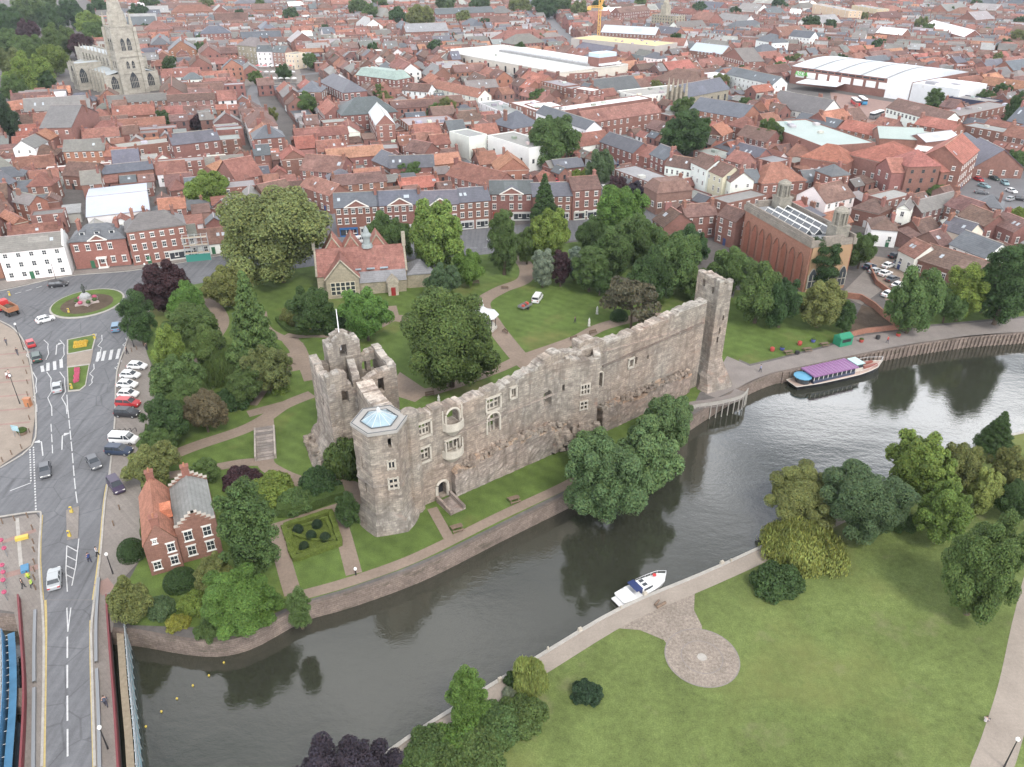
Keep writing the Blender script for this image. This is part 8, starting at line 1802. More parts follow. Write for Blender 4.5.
# ---------------------------------------------------------------- bridge with parapets, scaffolding and sheeting
Yb = -80
mat('rail_red', (.16, .03, .035), .6, [(1, .1)]); mat('sheet_blue', (.07, .21, .36), .6, [(.8, .15)]); mat('net_blue', (.30, .45, .50), .7, [(1.2, .2)]); mat('board', (.36, .30, .22), .8, [(2, .2)]); mat('steel', (.42, .44, .45), .5, metal=.3)
la = wl([(20, 600), (23, 640), (26, 700), (22, 790), (18, 880)], 0, 4); ra = wl([(108, 600), (109, 620), (112, 660), (116, 710), (121, 790), (124, 880)], 0, 4)
br = empty('road_bridge', (la[0][0], la[0][1], 0), 0, 'stone road bridge carrying the wide road over the river at the lower left', 'bridge'); bm_ = br.location.copy()
def atbr(b, name, m, **k): o = b.build(name, MAT[m], br, **k); o.location = (-bm_[0], -bm_[1], 0); return o
b = MB(); poly = [(p[0], p[1]) for p in la] + [(p[0], p[1]) for p in ra[::-1]]; b.prism(poly, -1.3, .045, bottom=True); atbr(b, 'deck', 'paving')
b = MB()
for k in range(3):
    y = G(60, 690)[1] - k * 17; b.box(((la[3][0] + ra[3][0]) / 2 - .5, y, -2.6), (17, 2.6, 2.7)); b.lathe([(1.5, -3.9), (1.4, -1.4)], (ra[3][0] - .3, y, 0), 8); b.lathe([(1.5, -3.9), (1.4, -1.4)], (la[3][0] - .3, y, 0), 8)
atbr(b, 'piers', 'riverwall')
for side, ln, s in (('left', la, 1), ('right', ra, -1)):
    b = MB(); strip_into(b, ln, .22, 0, 1.1); atbr(b, 'parapet', 'rail_red')
# the road surface and low pavement walls again on the bridge
sheet('bridge_road', [(44.5, 600), (45.2, 635), (43, 767), (41, 900), (99, 900), (95.5, 767), (92, 663), (91.5, 620), (94, 600)], .052, 'asphalt')
for q, px in enumerate(([(45.4, 600), (46, 635), (44, 767), (43, 850)], [(90.6, 620), (90.8, 663), (93.8, 767), (95, 850)])): path('yellow_line', px, .28, .06 + q * .003, 'kerb_yellow', 3)
marks('centre_line', [(67.5, 637), (67.5, 700), (68, 790)], .18, dash=(3.8, 1.2), z=.068)
for k, px in enumerate(([(36, 612), (35, 650), (35, 684)], [(35, 690), (34.5, 740), (34, 800)], [(99.5, 580), (97, 620), (97, 664)], [(97.5, 671), (99.5, 720), (101, 800)])):
    b = MB(); strip_into(b, wl(px, 0, 3), .35, 0, .5); b.build('safety_barrier', MAT['metal_grey'], label=['grey steel barrier on the left bridge pavement, upper length', 'grey steel barrier on the left bridge pavement, lower length', 'grey steel barrier on the right bridge pavement, upper length', 'grey steel barrier on the right bridge pavement, lower length'][k], cat='barrier')
# scaffolds
def scaffold(px, z, name_lab, shift, net, boardc):
    ln = wl(px, 0, 5); t = empty('scaffolding', (ln[0][0], ln[0][1], 0), 0, name_lab, 'scaffolding'); o0 = t.location.copy(); d = 1 if shift > 0 else -1
    def fin(b, n, m): o = b.build(n, MAT[m], t); o.location = (-o0[0], -o0[1], 0)
    b = MB(); strip_into(b, ln, .8, -.55, -.45, shift=shift); fin(b, 'walkway', boardc)
    b = MB(); strip_into(b, ln, .06, -2.6, .75, shift=shift + d * .75); fin(b, 'netting', net)
    b = MB(); out = offs(ln, shift + d * .85); inn = offs(ln, shift - d * .4)
    for p, q in zip(out, inn):
        b.tube([(*p, -3.4), (*p, 1.6)], .05, 5); b.tube([(*p, -.6), (*q, -.6)], .05, 4); b.tube([(*p, .6), (*p, .6001)], .05, 4)
    for z_ in (-.6, .5, 1.1): b.tube([(*p, z_) for p in out], .05, 5)
    fin(b, 'poles', 'steel')
scaffold([(110, 612), (112, 640), (115, 690), (119, 740), (122, 800)], 0, 'scaffolding with pale blue netting along the right side of the bridge', .9, 'net_blue', 'board')
scaffold([(17, 628), (19, 660), (19, 700), (15, 760), (13, 800)], 0, 'scaffolding under bright blue sheeting along the left side of the bridge', -.8, 'sheet_blue', 'sheet_blue')
# fence of coloured panels and hanging baskets at the left
mat('flower_red', (.38, .07, .13), .8, [(6, .4)])
for k, (x, y) in enumerate([(2, 565), (3, 572), (3, 580), (4, 592), (4, 548), (1, 540)]):
    X, Y, _ = G(x, y, 1.6); t = empty('flower_basket', (X, Y, 0), 0, f'pink flower basket on a post, {ordinal(k + 1)} along the left edge above the bridge', 'flower basket', 'flower baskets by the bridge'); b = MB(); b.tube([(0, 0, 0), (0, 0, 1.5)], .05, 5); b.build('post', MAT['metal_grey'], t); b = MB(); b.lathe([(.1, 1.3), (.28, 1.45), (.34, 1.65), (.2, 1.85), (.02, 1.9)], n=9); b.build('flowers', MAT['flower_red'], t)
# ---------------------------------------------------------------- garden structures and small things
mat('timber', (.17, .12, .085), .85, [(2, .2)]); mat('bandstand_roof', (.55, .56, .57), .6, [(1, .08)]); mat('green_paint', (.02, .20, .11), .5, [(1, .1)]); mat('hedge_leaf', (.055, .085, .025), .9, [(1.2, .2), (6, .35)], bump=1.0, bscale=6, spec=.1)
mat('hedge_light', (.10, .13, .03), .9, [(1.2, .2), (6, .35)], bump=1.0, bscale=6, spec=.1)
X, Y, _ = G(483, 328); bs = empty('bandstand', (X, Y, .03), 0, 'octagonal bandstand with white ogee roof beside the chestnut tree', 'bandstand')
b = MB(); b.col = (.5, .47, .42); b.lathe([(3.3, 0), (3.3, .5)], n=8); b.build('floor', MAT['stonework'], bs)
for k in range(8): a = k * .7854; b = MB(); b.tube([(2.9 * math.cos(a), 2.9 * math.sin(a), .5), (2.9 * math.cos(a), 2.9 * math.sin(a), 3.4)], .08, 6); b.build('post', MAT['black_paint'], bs)
b = MB(); b.lathe([(3.7, 3.3), (3.7, 3.45), (2.4, 3.9), (1.2, 4.6), (.5, 5.2), (.3, 5.3), (.3, 5.8), (.1, 6.0), (.05, 7.0)], n=8); b.build('roof', MAT['bandstand_roof'], bs)
# parterre hedges
def hedge(px, w, h, label, m='hedge_leaf', name='hedge', z=.01, n=3, closed=False):
    ln = wl(px, 0, n) if n > 1 else [G(x, y)[:2] for x, y in px]
    b = MB(); rr_ = random.Random(len(px)); out = []
    for i in range(len(ln) - 1):
        p, q = np.array(ln[i]), np.array(ln[i + 1]); L_ = float(np.linalg.norm(q - p)); k = max(1, int(L_ / .7))
        for j in range(k): out.append(tuple(p + (q - p) * j / k))
    out.append(tuple(ln[-1])); A_ = [(x + rr_.uniform(-.08, .08), y + rr_.uniform(-.08, .08)) for x, y in offs(out, w / 2)]; B_ = [(x + rr_.uniform(-.08, .08), y + rr_.uniform(-.08, .08)) for x, y in offs(out, -w / 2)]; hs_ = [h + rr_.uniform(-.1, .12) for _ in out]
    for i in range(len(out) - 1):
        b.poly([(*B_[i], hs_[i]), (*B_[i + 1], hs_[i + 1]), (*A_[i + 1], hs_[i + 1]), (*A_[i], hs_[i])]); b.poly([(*B_[i], z), (*B_[i + 1], z), (*B_[i + 1], hs_[i + 1]), (*B_[i], hs_[i])]); b.poly([(*A_[i + 1], z), (*A_[i], z), (*A_[i], hs_[i]), (*A_[i + 1], hs_[i + 1])])
    for i in (0, -1): b.poly([(*A_[i], z), (*B_[i], z), (*B_[i], hs_[i]), (*A_[i], hs_[i])])
    return b.build(name, MAT[m], label=label, cat='hedge')
sheet('parterre_bed', [(284, 528), (330, 513.5), (340, 544.5), (295, 560)], .03, 'hedge_light')
hedge([(284, 528), (331, 513.5), (340.5, 545), (294.5, 560.5), (284, 528)], .8, .7, 'low yellow green box hedge framing the square parterre', 'hedge_light', n=1)
hedge([(289, 531), (327, 519.5), (335, 543), (298, 555), (289, 531)], .45, .45, 'inner low box hedge of the parterre', 'hedge_light', n=1)
hedge([(293, 535), (313, 541), (333, 541)], .45, .4, 'low hedge crossing the parterre from side to side', 'hedge_light', n=1)
for k, (x, y) in enumerate([(298, 529), (317, 524), (304, 546), (325, 537), (311, 535)]): tree(x, y, 5.2, 5, 'clipped', 'deep', f'dark clipped ball shrub in the parterre, {ordinal(k + 1)} of five', name='clipped_shrub', cat='shrub', group='clipped balls in the parterre')
hedge([(278, 320), (287, 330), (300, 334), (322, 334), (338, 332)], 1.2, 1.0, 'curved dark hedge around the planted bed left of the stone hall')
hedge([(308, 334), (316, 332)], 1.4, .9, 'bright yellow shrub in the curved bed', 'flowers_yellow')
hedge([(278, 514), (300, 511), (330, 500), (345, 496)], 2.0, 1.6, 'thick green hedge above the parterre paths')
hedge([(148, 430), (146, 460), (144, 500), (143, 540)], .5, 1.3, 'dark garden wall with ivy beside the pavement left of the brick house')
# steps in the garden
A = np.array(G(266, 460)[:2]); Bq = np.array(G(265, 431)[:2]); d = Bq - A; Ls = float(np.linalg.norm(d)); st = empty('garden_steps', (A[0], A[1], 0), math.atan2(d[1], d[0]), 'long flight of shallow garden steps with side rails beside the castle', 'steps')
for k in range(12): b = MB(); b.col = (.23, .2, .18) if k % 2 else (.3, .26, .23); b.box((Ls * (k + .5) / 12, 0, .04 + .04 * k), (Ls / 12 * .96, 3.0, .08 + .08 * k)); b.build('step', MAT['stonework'], st)
for s in (-1, 1): b = MB(); b.col = (.36, .32, .28); b.box((Ls / 2, s * 1.65, .5), (Ls, .3, 1.1)); b.build('side_wall', MAT['stonework'], st)
# benches
def bench_proto():
    root = bpy.data.objects.new('bench_kind', None); ps = []
    def add(n, b): o = bpy.data.objects.new(n, b.mesh(n, MAT['timber'])); o.parent = root; ps.append(o)
    b = MB(); [b.box((0, -.18 + .12 * k, .45), (1.8, .1, .05)) for k in range(4)]; add('seat', b)
    b = MB(); [b.box((0, .27, .62 + .13 * k), (1.8, .05, .1)) for k in range(3)]; add('backrest', b)
    for s in (-1, 1):
        b = MB(); b.box((s * .8, -.18, .22), (.08, .08, .44)); b.box((s * .8, .24, .45), (.08, .08, .9)); b.box((s * .8, 0, .62), (.08, .5, .06)); add('leg', b)
    return root, ps
BP = bench_proto()
def bench(x, y, deg, label, z=.03): X, Y, _ = G(x, y, z); t = empty('park_bench', (X, Y, z), R(deg), label, 'bench', 'wooden garden benches'); [(lambda o: (C.objects.link(o), setattr(o, 'parent', t)))(p.copy()) for p in BP[1]]; return t
for a in [(505, 333, -60, 'bench beside the bandstand path'), (593, 334, 30, 'bench beside the long path behind the castle wall, nearer the cedar'), (574, 340, 30, 'bench beside the long path behind the castle wall, nearer the middle tower'), (505, 289, 170, 'bench on the lawn above the bandstand'), (430, 396, 20, 'bench on the path under the chestnut tree'), (264, 349, 100, 'bench under the layered conifer'), (217, 339, 80, 'bench at the left garden path'), (476, 284, 10, 'bench facing the bandstand from the left lawn')]: bench(*a)
def picnic(x, y, deg, label, z=.03, gz=0):
    X, Y, _ = G(x, y, gz + z); t = empty('picnic_table', (X, Y, gz + z), R(deg), label, 'picnic table')
    b = MB(); b.box((0, 0, .74), (1.8, .75, .06)); b.build('tabletop', MAT['timber'], t)
    for s in (-1, 1): b = MB(); b.box((0, s * .7, .45), (1.8, .28, .05)); b.build('seat', MAT['timber'], t); b = MB(); b.box((s * .65, 0, .4), (.08, 1.4, .08)); b.tube([(s * .65, -.6, 0), (s * .65, -.2, .74)], .05, 4); b.tube([(s * .65, .6, 0), (s * .65, .2, .74)], .05, 4); b.build('leg', MAT['timber'], t)
    return t
picnic(514, 501.5, 25, 'dark picnic table on the lawn below the castle wall, right of two'); picnic(457, 530, 25, 'dark picnic table near the river path below the corner tower')
for k, (x, y, l) in enumerate([(788, 354, 'picnic table left of the bins on the quay'), (807, 351, 'pale picnic table beside the quay bank'), (824, 346, 'picnic table nearest the green kiosk')]): picnic(x, y, 15, l)
# kiosk and tubs on the quay
X, Y, _ = G(842, 344); kq = empty('green_kiosk', (X, Y, .02), R(22), 'green canvas covered kiosk on the quay beside the lawn', 'kiosk')
b = MB(); b.box((0, 0, 1.0), (3.4, 2.2, 2.0)); b.build('body', MAT['green_paint'], kq); b = MB(); b.raw([(-1.8, -1.2, 2.0), (1.8, -1.2, 2.0), (1.8, 1.2, 2.0), (-1.8, 1.2, 2.0), (-1.5, 0, 2.8), (1.5, 0, 2.8)], [(0, 1, 5, 4), (2, 3, 4, 5), (1, 2, 5), (3, 0, 4)]); b.build('roof', MAT['green_paint'], kq); b = MB(); b.box((0, -1.13, 1.3), (2.4, .08, .7)); b.build('hatch', MAT['black_paint'], kq)
mat('tub_red', (.35, .05, .04), .6); mat('tub_blue', (.06, .07, .25), .6)
for k, (x, y, m, l) in enumerate([(772, 351, 'tub_red', 'orange red planter leftmost on the quay bank'), (782, 350, 'tub_blue', 'blue planter second on the quay bank'), (799.5, 345, 'tub_red', 'red planter on the quay bank'), (813, 342, 'tub_blue', 'blue planter right of the red one on the bank'), (797, 354, 'black_paint', 'black litter bin on the quay bank'), (861, 342, 'tub_red', 'brown red barrel right of the green kiosk'), (877.5, 339, 'black_paint', 'dark round barrel further along the quay'), (898, 336, 'tub_red', 'red barrel farthest along the quay')]):
    X, Y, _ = G(x, y); t = empty('barrel' if k > 4 else ('litter_bin' if k == 4 else 'planter'), (X, Y, .02), 0, l, 'litter bin' if k == 4 else 'planter'); b = MB(); b.lathe([(.38, 0), (.5, .35), (.45, .7)], n=12); b.build('tub', MAT[m], t)
    if k != 4: b = MB(); b.lathe([(.45, .68), (.5, .8), (.3, .95), (.05, 1.0)], n=9); b.build('plants', MAT['hedge_leaf' if k % 2 else m], t)
# brick garden walls by the quay right of the kiosk
def bwall(px, h, label, col=None, w=.4):
    b = MB(); b.col = col or WALL['o']; strip_into(b, wl(px, 0, 2), w, 0, h); b.build('brick_wall', MAT['brick'], label=label, cat='wall')
bwall([(850, 337), (865, 333), (900, 329), (921, 325)], 1.2, 'low brick wall along the back of the quay promenade'); bwall([(818, 297), (860, 300), (884, 318), (900, 329)], 1.6, 'brick garden wall climbing from the quay towards the museum'); bwall([(868, 262), (876, 285), (905, 305), (920, 325)], 1.4, 'brick wall below the crowded car yard')
sheet('kitchen_garden', [(848, 332), (862, 305), (885, 312), (900, 327)], .09, 'soil'); sheet('terrace_yard', [(840, 295), (870, 265), (882, 290), (862, 305)], .095, 'paving')
# sheet piling along the quay wall
b = MB(); seg = [p for p in bankw if G(780, 372)[0] < p[0] < 160]; ln = [tuple(p) for p in seg]
fine = []
for i in range(len(ln) - 1):
    p, q = np.array(ln[i]), np.array(ln[i + 1]); k = max(1, int(np.linalg.norm(q - p) / .95))
    for j in range(k): fine.append(tuple(p + (q - p) * j / k))
edge = offs(fine, -.42)
for p, q in zip(edge[:-1], edge[1:]): b.box((p[0], p[1], (WZ - .3) / 2 - .05), (.34, .34, 3.1), math.atan2(q[1] - p[1], q[0] - p[0]))
strip_into(b, edge, .3, -.35, -.05, shift=.1)
b.build('quay_piling', MAT['riverwall'], label='row of dark vertical timber piles facing the quay wall', cat='quay piling')
# timber walkway past the south tower
wk = wl([(672, 408), (690, 404), (712, 401), (732, 396), (738, 390)], 0, 4); t = empty('riverside_walkway', (wk[0][0], wk[0][1], 0), 0, 'railed walkway on posts over the water at the foot of the south tower', 'walkway'); o0 = t.location.copy()
def fin(b, n, m): o = b.build(n, MAT[m], t); o.location = (-o0[0], -o0[1], 0)
b = MB(); strip_into(b, wk, 2.6, -.2, .06, shift=-.6); fin(b, 'deck', 'quay_path'); b = MB(); strip_into(b, wk, .12, .85, 1.0, shift=-1.9); strip_into(b, wk, .1, .3, .8, shift=-1.9)
for p in offs(wk, -1.9): b.tube([(*p, -4), (*p, 1.0)], .12, 5)
fin(b, 'railing', 'kerbstone')
tree(705, 374, 7, 15, 'bush', 'bright', 'bright ivy climbing the foot of the south tower', name='climbing_ivy', cat='ivy')
# street lamps
def lamp(x, y, label, h=7.5, gl=True, gz=0.0):
    X, Y, _ = G(x, y, gz); t = empty('street_lamp', (X, Y, gz), tr_rnd.uniform(0, 6), label, 'street lamp', 'street lamps'); b = MB(); b.tube([(0, 0, 0), (0, 0, 1.0), (0, 0, h)], [.11, .08, .055], 7); b.build('pole', MAT['black_paint'], t)
    b = MB(); b.lathe([(.08, h), (.2, h + .1), (.24, h + .3), (.14, h + .48), (.02, h + .5)], n=9); b.build('lamp_globe', MAT['plain_white'], t)
for a in [(113, 574, 'white globe lamp beside the olive tree at the bridge end', 3.4), (108, 749, 'white globe lamp on the right side of the bridge', 3.4), (134, 347, 'lamp near the top of the parked row', 5), (20, 404, 'lamp post on the tan plaza', 6), (24, 350, 'lamp post by the red queueing car', 6), (340, 262, 'street lamp on the road behind the stone hall', 6), (505, 262, 'street lamp near the fifth terrace shop', 6), (250, 266, 'street lamp under the big lime tree', 6), (58, 286, 'street lamp in front of the white pub', 6), (356, 575, 'small white lamp where the parterre path meets the river path', .9), (150, 287, 'lamp behind the purple beech', 6)]: lamp(a[0], a[1], a[2], a[3])
for a in [(1004, 767, 'dark lamp post beside the park path at the lower right', 4.5)]: lamp(*a[:3], a[3], gz=PZ)
# bollards
bo_ = MB(); bo_.lathe([(.1, 0), (.09, .7), (.13, .8), (.12, .95), (.03, 1.02)], n=8); bme = bo_.mesh('post', MAT['timber'])
bl = [(3, 524), (15, 521), (28, 518), (33, 530), (34, 544), (34.5, 552), (35, 564), (35, 572), (35, 580), (36, 590), (3, 462), (12, 455), (22, 449), (30, 433), (30, 420), (29, 408), (28, 396), (28, 384), (27, 374), (24, 364), (120, 510), (114, 526), (132, 352), (137, 350)]
for k, (x, y) in enumerate(bl): X, Y, _ = G(x, y); t = empty('bollard', (X, Y, .06), 0, f'dark timber bollard, {ordinal(k + 1)} counted up the left pavements' if k < 20 else f'dark timber bollard on the right pavement, {ordinal(k - 19)} of four', 'bollard', 'bollards on the pavements'); link('post', bme, t)
# cycle racks
for k in range(5): X, Y, _ = G(113 + k * 5.2, 436 - k * .4); t = empty('cycle_rack', (X, Y, .06), R(80), f'steel cycle hoop below the black parked car, {ordinal(k + 1)} from the left', 'cycle rack', 'cycle racks'); b = MB(); b.tube([(-.9, 0, 0), (-.9, 0, .75), (-.7, 0, .9), (.7, 0, .9), (.9, 0, .75), (.9, 0, 0)], .06, 5); b.build('hoop', MAT['black_paint'], t)
# sign boards on the pavements, keep-left bollards on the islands
for k, (x, y, l) in enumerate([(72, 389, 'yellow lit bollard at the tip of the pink flower island'), (95, 339, 'yellow bollard at the roundabout end of the island'), (72, 513, 'yellow bollard at the top of the long refuge'), (70, 537, 'yellow bollard at the bottom of the long refuge'), (69, 313, 'yellow chevron bollard on the roundabout rim'), (10, 296, 'yellow bollard on the left splitter island')]):
    X, Y, _ = G(x, y); t = empty('traffic_bollard', (X, Y, .14), 0, l, 'traffic bollard'); b = MB(); b.box((0, 0, .55), (.45, .25, 1.1), taper=.8); b.build('body', MAT['buoy_yellow'], t); b = MB(); b.lathe([(.0, 0), (.14, 0), (.14, .05)], n=10); o = b.build('sign_disc', MAT['tub_blue'], t); o.location = (0, -.13, .8); o.rotation_euler = (R(90), 0, 0)
X, Y, _ = G(18, 437); t = empty('information_board', (X, Y, .06), R(-15), 'pale blue information board on the tan plaza', 'sign'); b = MB(); b.tube([(-.6, 0, 0), (-.6, 0, 2)], .05, 5); b.tube([(.6, 0, 0), (.6, 0, 2)], .05, 5); b.build('posts', MAT['metal_grey'], t); b = MB(); b.box((0, 0, 1.8), (1.5, .08, 1.1)); b.build('panel', MAT['net_blue'], t)
X, Y, _ = G(23, 434); t = empty('round_planter', (X, Y, .06), 0, 'round brown planter beside the information board', 'planter'); b = MB(); b.lathe([(.7, 0), (.85, .6)], n=12); b.build('tub', MAT['timber'], t); b = MB(); b.lathe([(.8, .58), (.9, .8), (.5, 1.2), (.02, 1.3)], n=10); b.build('plants', MAT['hedge_leaf'], t)
X, Y, _ = G(22.5, 539.5); t = empty('yellow_barrier', (X, Y, .06), R(25), 'yellow board lying on the left island pavement', 'barrier'); b = MB(); b.box((0, 0, .3), (1.7, .7, .5)); b.build('panel', MAT['buoy_yellow'], t)
X, Y, _ = G(25.5, 570); t = empty('blue_mat', (X, Y, .06), R(-60), 'blue boxes laid on the pavement beside the workers', 'crate'); b = MB(); b.box((0, 0, .25), (1.5, 1.0, .4)); b.build('box', MAT['sheet_blue'], t)
X, Y, _ = G(29, 406); t = empty('orange_cabinet', (X, Y, .06), 0, 'orange brown cabinet at the plaza edge', 'cabinet'); b = MB(); b.col = (.4, .17, .08); b.box((0, 0, .8), (1.1, .8, 1.6)); b.box((0, 0, 1.65), (1.25, .95, .12)); b.build('body', MAT['door_paint'], t)
# market stalls
rr_ = random.Random(12); kx = 0
for j in range(3):
    for i in range(7):
        x, y = 252 + i * 6.6 + j * 1.5, 66 + j * 6.5; X, Y, _ = G(x, y + 3); t = empty('market_stall', (X, Y, .06), R(20), f'white canopied market stall, {ordinal(i + 1)} from the left in the {["back", "middle", "front"][j]} line', 'market stall', 'stalls on the market square')
        for a_, c_ in ((-1, -1), (1, -1), (1, 1), (-1, 1)): b = MB(); b.tube([(a_ * 1.3, c_ * 1.1, 0), (a_ * 1.3, c_ * 1.1, 2.3)], .05, 4); b.build('leg', MAT['metal_grey'], t)
        b = MB(); b.col = rr_.choice(((.7, .7, .68), (.7, .7, .68), (.55, .15, .15), (.6, .6, .62))); b.raw([(-1.6, -1.4, 2.2), (1.6, -1.4, 2.2), (1.6, 1.4, 2.2), (-1.6, 1.4, 2.2), (0, 0, 3.0)], [(0, 1, 4), (1, 2, 4), (2, 3, 4), (3, 0, 4)]); b.build('canopy', MAT['door_paint'], t)
        b = MB(); b.box((0, 0, .85), (2.4, 1.4, .1)); b.build('counter', MAT['timber'], t)
# scaffold on the narrow grey building
A = G(187, 262)[:2]; t = empty('scaffolding', (A[0], A[1], 0), R(16), 'grey scaffolding with teal hoarding in front of the narrow building', 'scaffolding'); b = MB()
for i in range(5):
    for j in (0, 1.2): b.tube([(i * 1.6, j, 0), (i * 1.6, j, 7.5)], .07, 5)
for z_ in (2.2, 4.4, 6.6):
    b.tube([(0, 0, z_), (6.4, 0, z_)], .06, 4); b.tube([(0, 0, z_ + 1), (6.4, 0, z_ + 1)], .05, 4); b.tube([(0, 1.2, z_), (6.4, 1.2, z_)], .06, 4)
b.build('poles', MAT['steel'], t)
for z_ in (2.25, 4.45, 6.65): b = MB(); b.box((3.2, .6, z_), (6.4, 1.2, .06)); b.build('walkway', MAT['board'], t)
mat('teal', (.04, .22, .18), .6); b = MB(); b.box((3.2, -.1, 1.0), (6.4, .08, 2.0)); b.build('hoarding', MAT['teal'], t)
# statue pedestals and white figures on the lawn
for k, (x, y, l) in enumerate([(597, 314, 'small white figure on the striped lawn, upper of two'), (589, 326, 'small white figure on the striped lawn, lower of two'), (439, 404, 'small stone figure inside the castle wall near the chestnut')]):
    X, Y, _ = G(x, y); t = empty('garden_statue', (X, Y, .02), 0, l, 'statue'); b = MB(); b.col = (.5, .48, .44); b.box((0, 0, .25), (.6, .6, .5), taper=.8); b.build('plinth', MAT['stonework'], t); b = MB(); b.col = (.6, .59, .56); b.lathe([(.22, .5), (.28, .9), (.2, 1.3), (.27, 1.55), (.1, 1.72), (.14, 1.85), (.11, 2.0), (.02, 2.06)], n=10); b.build('figure', MAT['render'], t)
# people: one skinned body each, with clothes
mat('skin', (.45, .27, .2), .6); mat('cloth', (1, 1, 1), .9, use='attr')
def person(x, y, label, top, legs, rz=0.0, gz=.06, stride=.25, hair=(.06, .04, .03), sit=False, arm=.2):
    X, Y, _ = G(x, y, gz); t = empty('person', (X, Y, gz), rz, label, 'person')
    if sit: J = [(0, 0, .22), (0, .05, .5), (0, .06, .72), (0, .03, .85), (.1, -.02, .2), (.16, -.42, .35), (.16, -.75, .06), (-.1, -.02, .2), (-.16, -.42, .35), (-.16, -.75, .06), (.2, .05, .68), (.25, -.15, .45), (.2, -.38, .4), (-.2, .05, .68), (-.25, -.15, .45), (-.2, -.38, .4), (.16, -.92, .05), (-.16, -.92, .05), (0, .02, 1.0)]
    else: J = [(0, 0, .95), (0, 0, 1.22), (0, 0, 1.45), (0, 0, 1.55), (.1, 0, .9), (.11, -stride * .5, .5), (.11, -stride * .6, .08), (-.1, 0, .9), (-.11, stride * .3, .5), (-.11, stride, .1), (.2, 0, 1.42), (.26, arm * .6, 1.15), (.25, -arm * .2, .9), (-.2, 0, 1.42), (-.26, -arm * .6, 1.15), (-.25, -arm, .92), (.11, -stride * .6 - .17, .04), (-.11, stride - .17, .04), (0, -.01, 1.66)]
    E = [(0, 1), (1, 2), (2, 3), (0, 4), (4, 5), (5, 6), (6, 16), (0, 7), (7, 8), (8, 9), (9, 17), (2, 10), (10, 11), (11, 12), (2, 13), (13, 14), (14, 15), (3, 18)]
    rad = [.14, .125, .13, .055, .085, .06, .042, .085, .06, .042, .06, .043, .033, .06, .043, .033, .04, .04, .1]
    me = bpy.data.meshes.new('person_body'); me.from_pydata(J, E, []); me.materials.append(MAT['skin'])
    o = bpy.data.objects.new('body', me); C.objects.link(o); o.parent = t; o.modifiers.new('skin', 'SKIN')
    for i, r_ in enumerate(rad): me.skin_vertices[0].data[i].radius = (r_, r_)
    me.skin_vertices[0].data[0].use_root = True; s_ = o.modifiers.new('sub', 'SUBSURF'); s_.levels = s_.render_levels = 1
    b = MB(); b.col = top; b.tube([J[0], J[1], J[2], (J[3][0], J[3][1], J[3][2] - .04)], [.17, .165, .175, .08], 10)
    for a_, c_, d_ in ((10, 11, 12), (13, 14, 15)): b.tube([J[a_], J[c_], tuple(np.array(J[c_]) * .3 + np.array(J[d_]) * .7)], [.085, .062, .05], 7)
    b.build('jacket', MAT['cloth'], t, smooth=True)
    b = MB(); b.col = legs
    for a_, c_, d_ in ((4, 5, 6), (7, 8, 9)): b.tube([(J[a_][0], J[a_][1], J[a_][2] + .08), J[c_], J[d_]], [.12, .085, .065], 8)
    b.build('trousers', MAT['cloth'], t, smooth=True)
    b = MB(); b.col = hair; h = J[18]; b.lathe([(.04, -.02), (.108, .02), (.11, .08), (.07, .13), (.01, .14)], (h[0], h[1] + .015, h[2]), 10); b.build('hair', MAT['cloth'], t, smooth=True)
    b = MB(); b.col = (.03, .03, .03)
    for f_, a_ in ((16, 6), (17, 9)): b.tube([J[a_], J[f_]], [.06, .05], 6)
    b.build('shoes', MAT['cloth'], t)
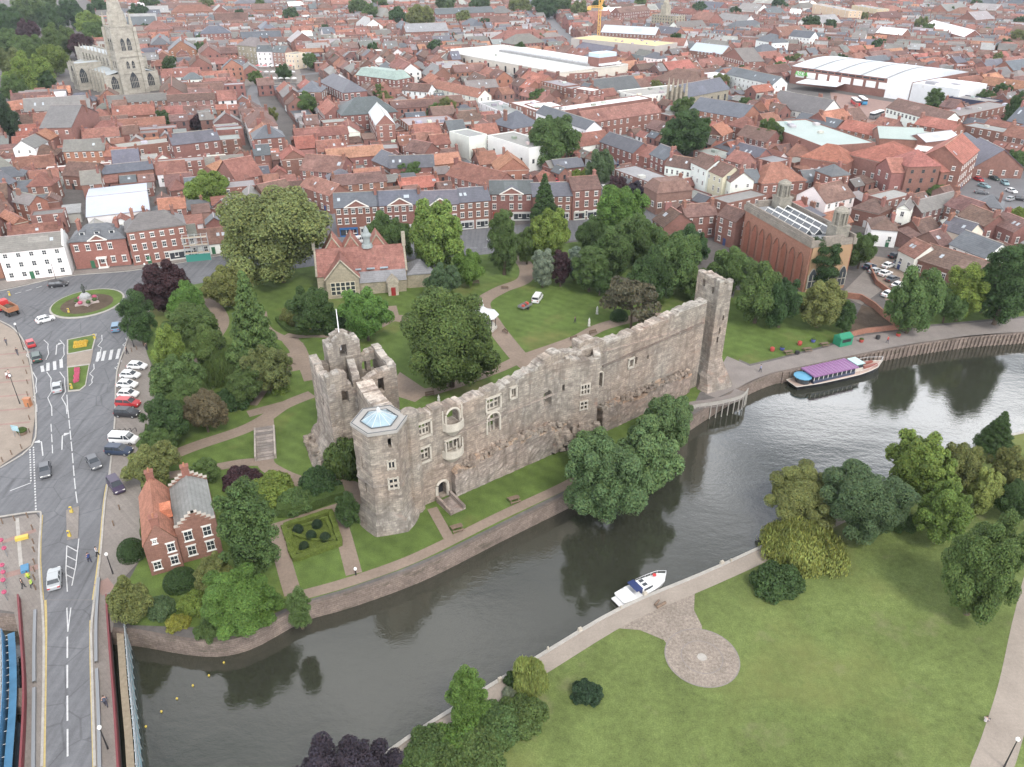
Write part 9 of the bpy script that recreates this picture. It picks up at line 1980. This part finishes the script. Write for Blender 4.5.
for a in [(90, 562, 'person in dark blue clothes crossing the road above the bridge', (.04, .07, .2), (.03, .03, .06), 1.0), (98, 556, 'person in black and white standing at the right kerb', (.5, .5, .5), (.03, .03, .03), 2), (106.5, 706, 'person in dark clothes walking on the right side of the bridge', (.06, .07, .1), (.05, .05, .07), .5), (24, 588, 'crouching worker in dark clothes beside the blue boxes', (.05, .05, .05), (.05, .05, .05), 2.0), (30, 581, 'worker in a yellow high visibility jacket on the left pavement', (.45, .55, .06), (.2, .35, .05), .3), (33, 588, 'second high visibility worker nearer the kerb', (.35, .5, .1), (.06, .06, .07), 1.3), (8, 379, 'person in white on the tan plaza', (.6, .6, .6), (.25, .05, .05), 1), (10.5, 377, 'person in pale top beside the one in white', (.55, .4, .35), (.05, .05, .08), 2), (127.5, 354, 'person in dark clothes at the right end of the crossing', (.04, .04, .05), (.05, .05, .06), 1.5), (147, 350, 'person standing by the hedge near the topmost parked car', (.06, .05, .05), (.04, .04, .05), .5), (7, 345, 'person near the top of the tan plaza', (.1, .1, .12), (.05, .05, .06), 0), (18, 355, 'person walking across the tan plaza', (.05, .05, .06), (.1, .1, .12), 0.3),
          (575, 323, 'person in dark clothes on the striped lawn', (.05, .05, .07), (.05, .05, .06), 1), (378, 398, 'person in red inside the castle wall', (.35, .03, .03), (.05, .05, .06), 1), (421, 333 - 8, 'person on the path right of the bright round tree', (.1, .1, .1), (.05, .05, .07), 2.2), (340, 328, 'person pushing along the hedged path in the garden', (.3, .1, .1), (.05, .05, .07), .2), (760, 372, 'person on the quay near the tour boat stern', (.2, .25, .4), (.05, .05, .06), .8), (887, 343, 'person in red on the quay above the boat bow', (.4, .05, .05), (.1, .1, .12), .3)]:
    person(a[0], a[1], a[2], a[3], a[4], a[5])
person(985, 722, 'person in pale clothes sitting on the park grass beside the path', (.45, .4, .4), (.05, .05, .08), 2.2, gz=PZ + .02, sit=True)
# quay fittings on the park bank
for k, (x, y, l) in enumerate([(645, 595, 'pale mooring stone beside the cruiser stern'), (580, 631, 'pale mooring stone on the park edging with weeds'), (722, 564, 'mooring stone right of the cruiser'), (500, 681, 'mooring stone left of the pale willow shrub'), (548, 650, 'small white post at the park path edge'), (621, 609, 'white mooring post near the cruiser'), (731, 562, 'white post at the right end of the park edging')]):
    X, Y, _ = G(x, y - 1, PZ + .15); t = empty('mooring_stone', (X, Y, PZ + .05), .5, l, 'mooring stone'); b = MB(); b.col = (.42, .38, .32); b.box((0, 0, .25), (.6 if k < 4 else .25, .45 if k < 4 else .25, .5), taper=.75); b.build('block', MAT['render'], t)
X, Y, _ = G(661, 607, PZ); t = empty('log_seat', (X, Y, PZ + .02), .6, 'grey weathered timber seat beside the park path near the cruiser', 'seat'); b = MB(); b.tube([(-.8, 0, .4), (.8, 0, .4)], .22, 8); b.tube([(-.6, .6, .2), (.5, .9, .25)], .14, 7); b.build('log', MAT['timber'], t)
# ---------------------------------------------------------------- the air between
hz_m = bpy.data.materials.new('haze_air'); hz_m.use_nodes = True; t_ = hz_m.node_tree; t_.nodes.clear(); o_n = N(t_, 'ShaderNodeOutputMaterial'); v_n = N(t_, 'ShaderNodeVolumePrincipled'); v_n.inputs['Color'].default_value = (.80, .88, .97, 1); v_n.inputs['Density'].default_value = .00007; v_n.inputs['Anisotropy'].default_value = .2; t_.links.new(v_n.outputs[0], o_n.inputs['Volume'])
b = MB(); b.box((0, 2500, 38), (9000, 7600, 86)); b.build('haze', hz_m, kind='stuff')
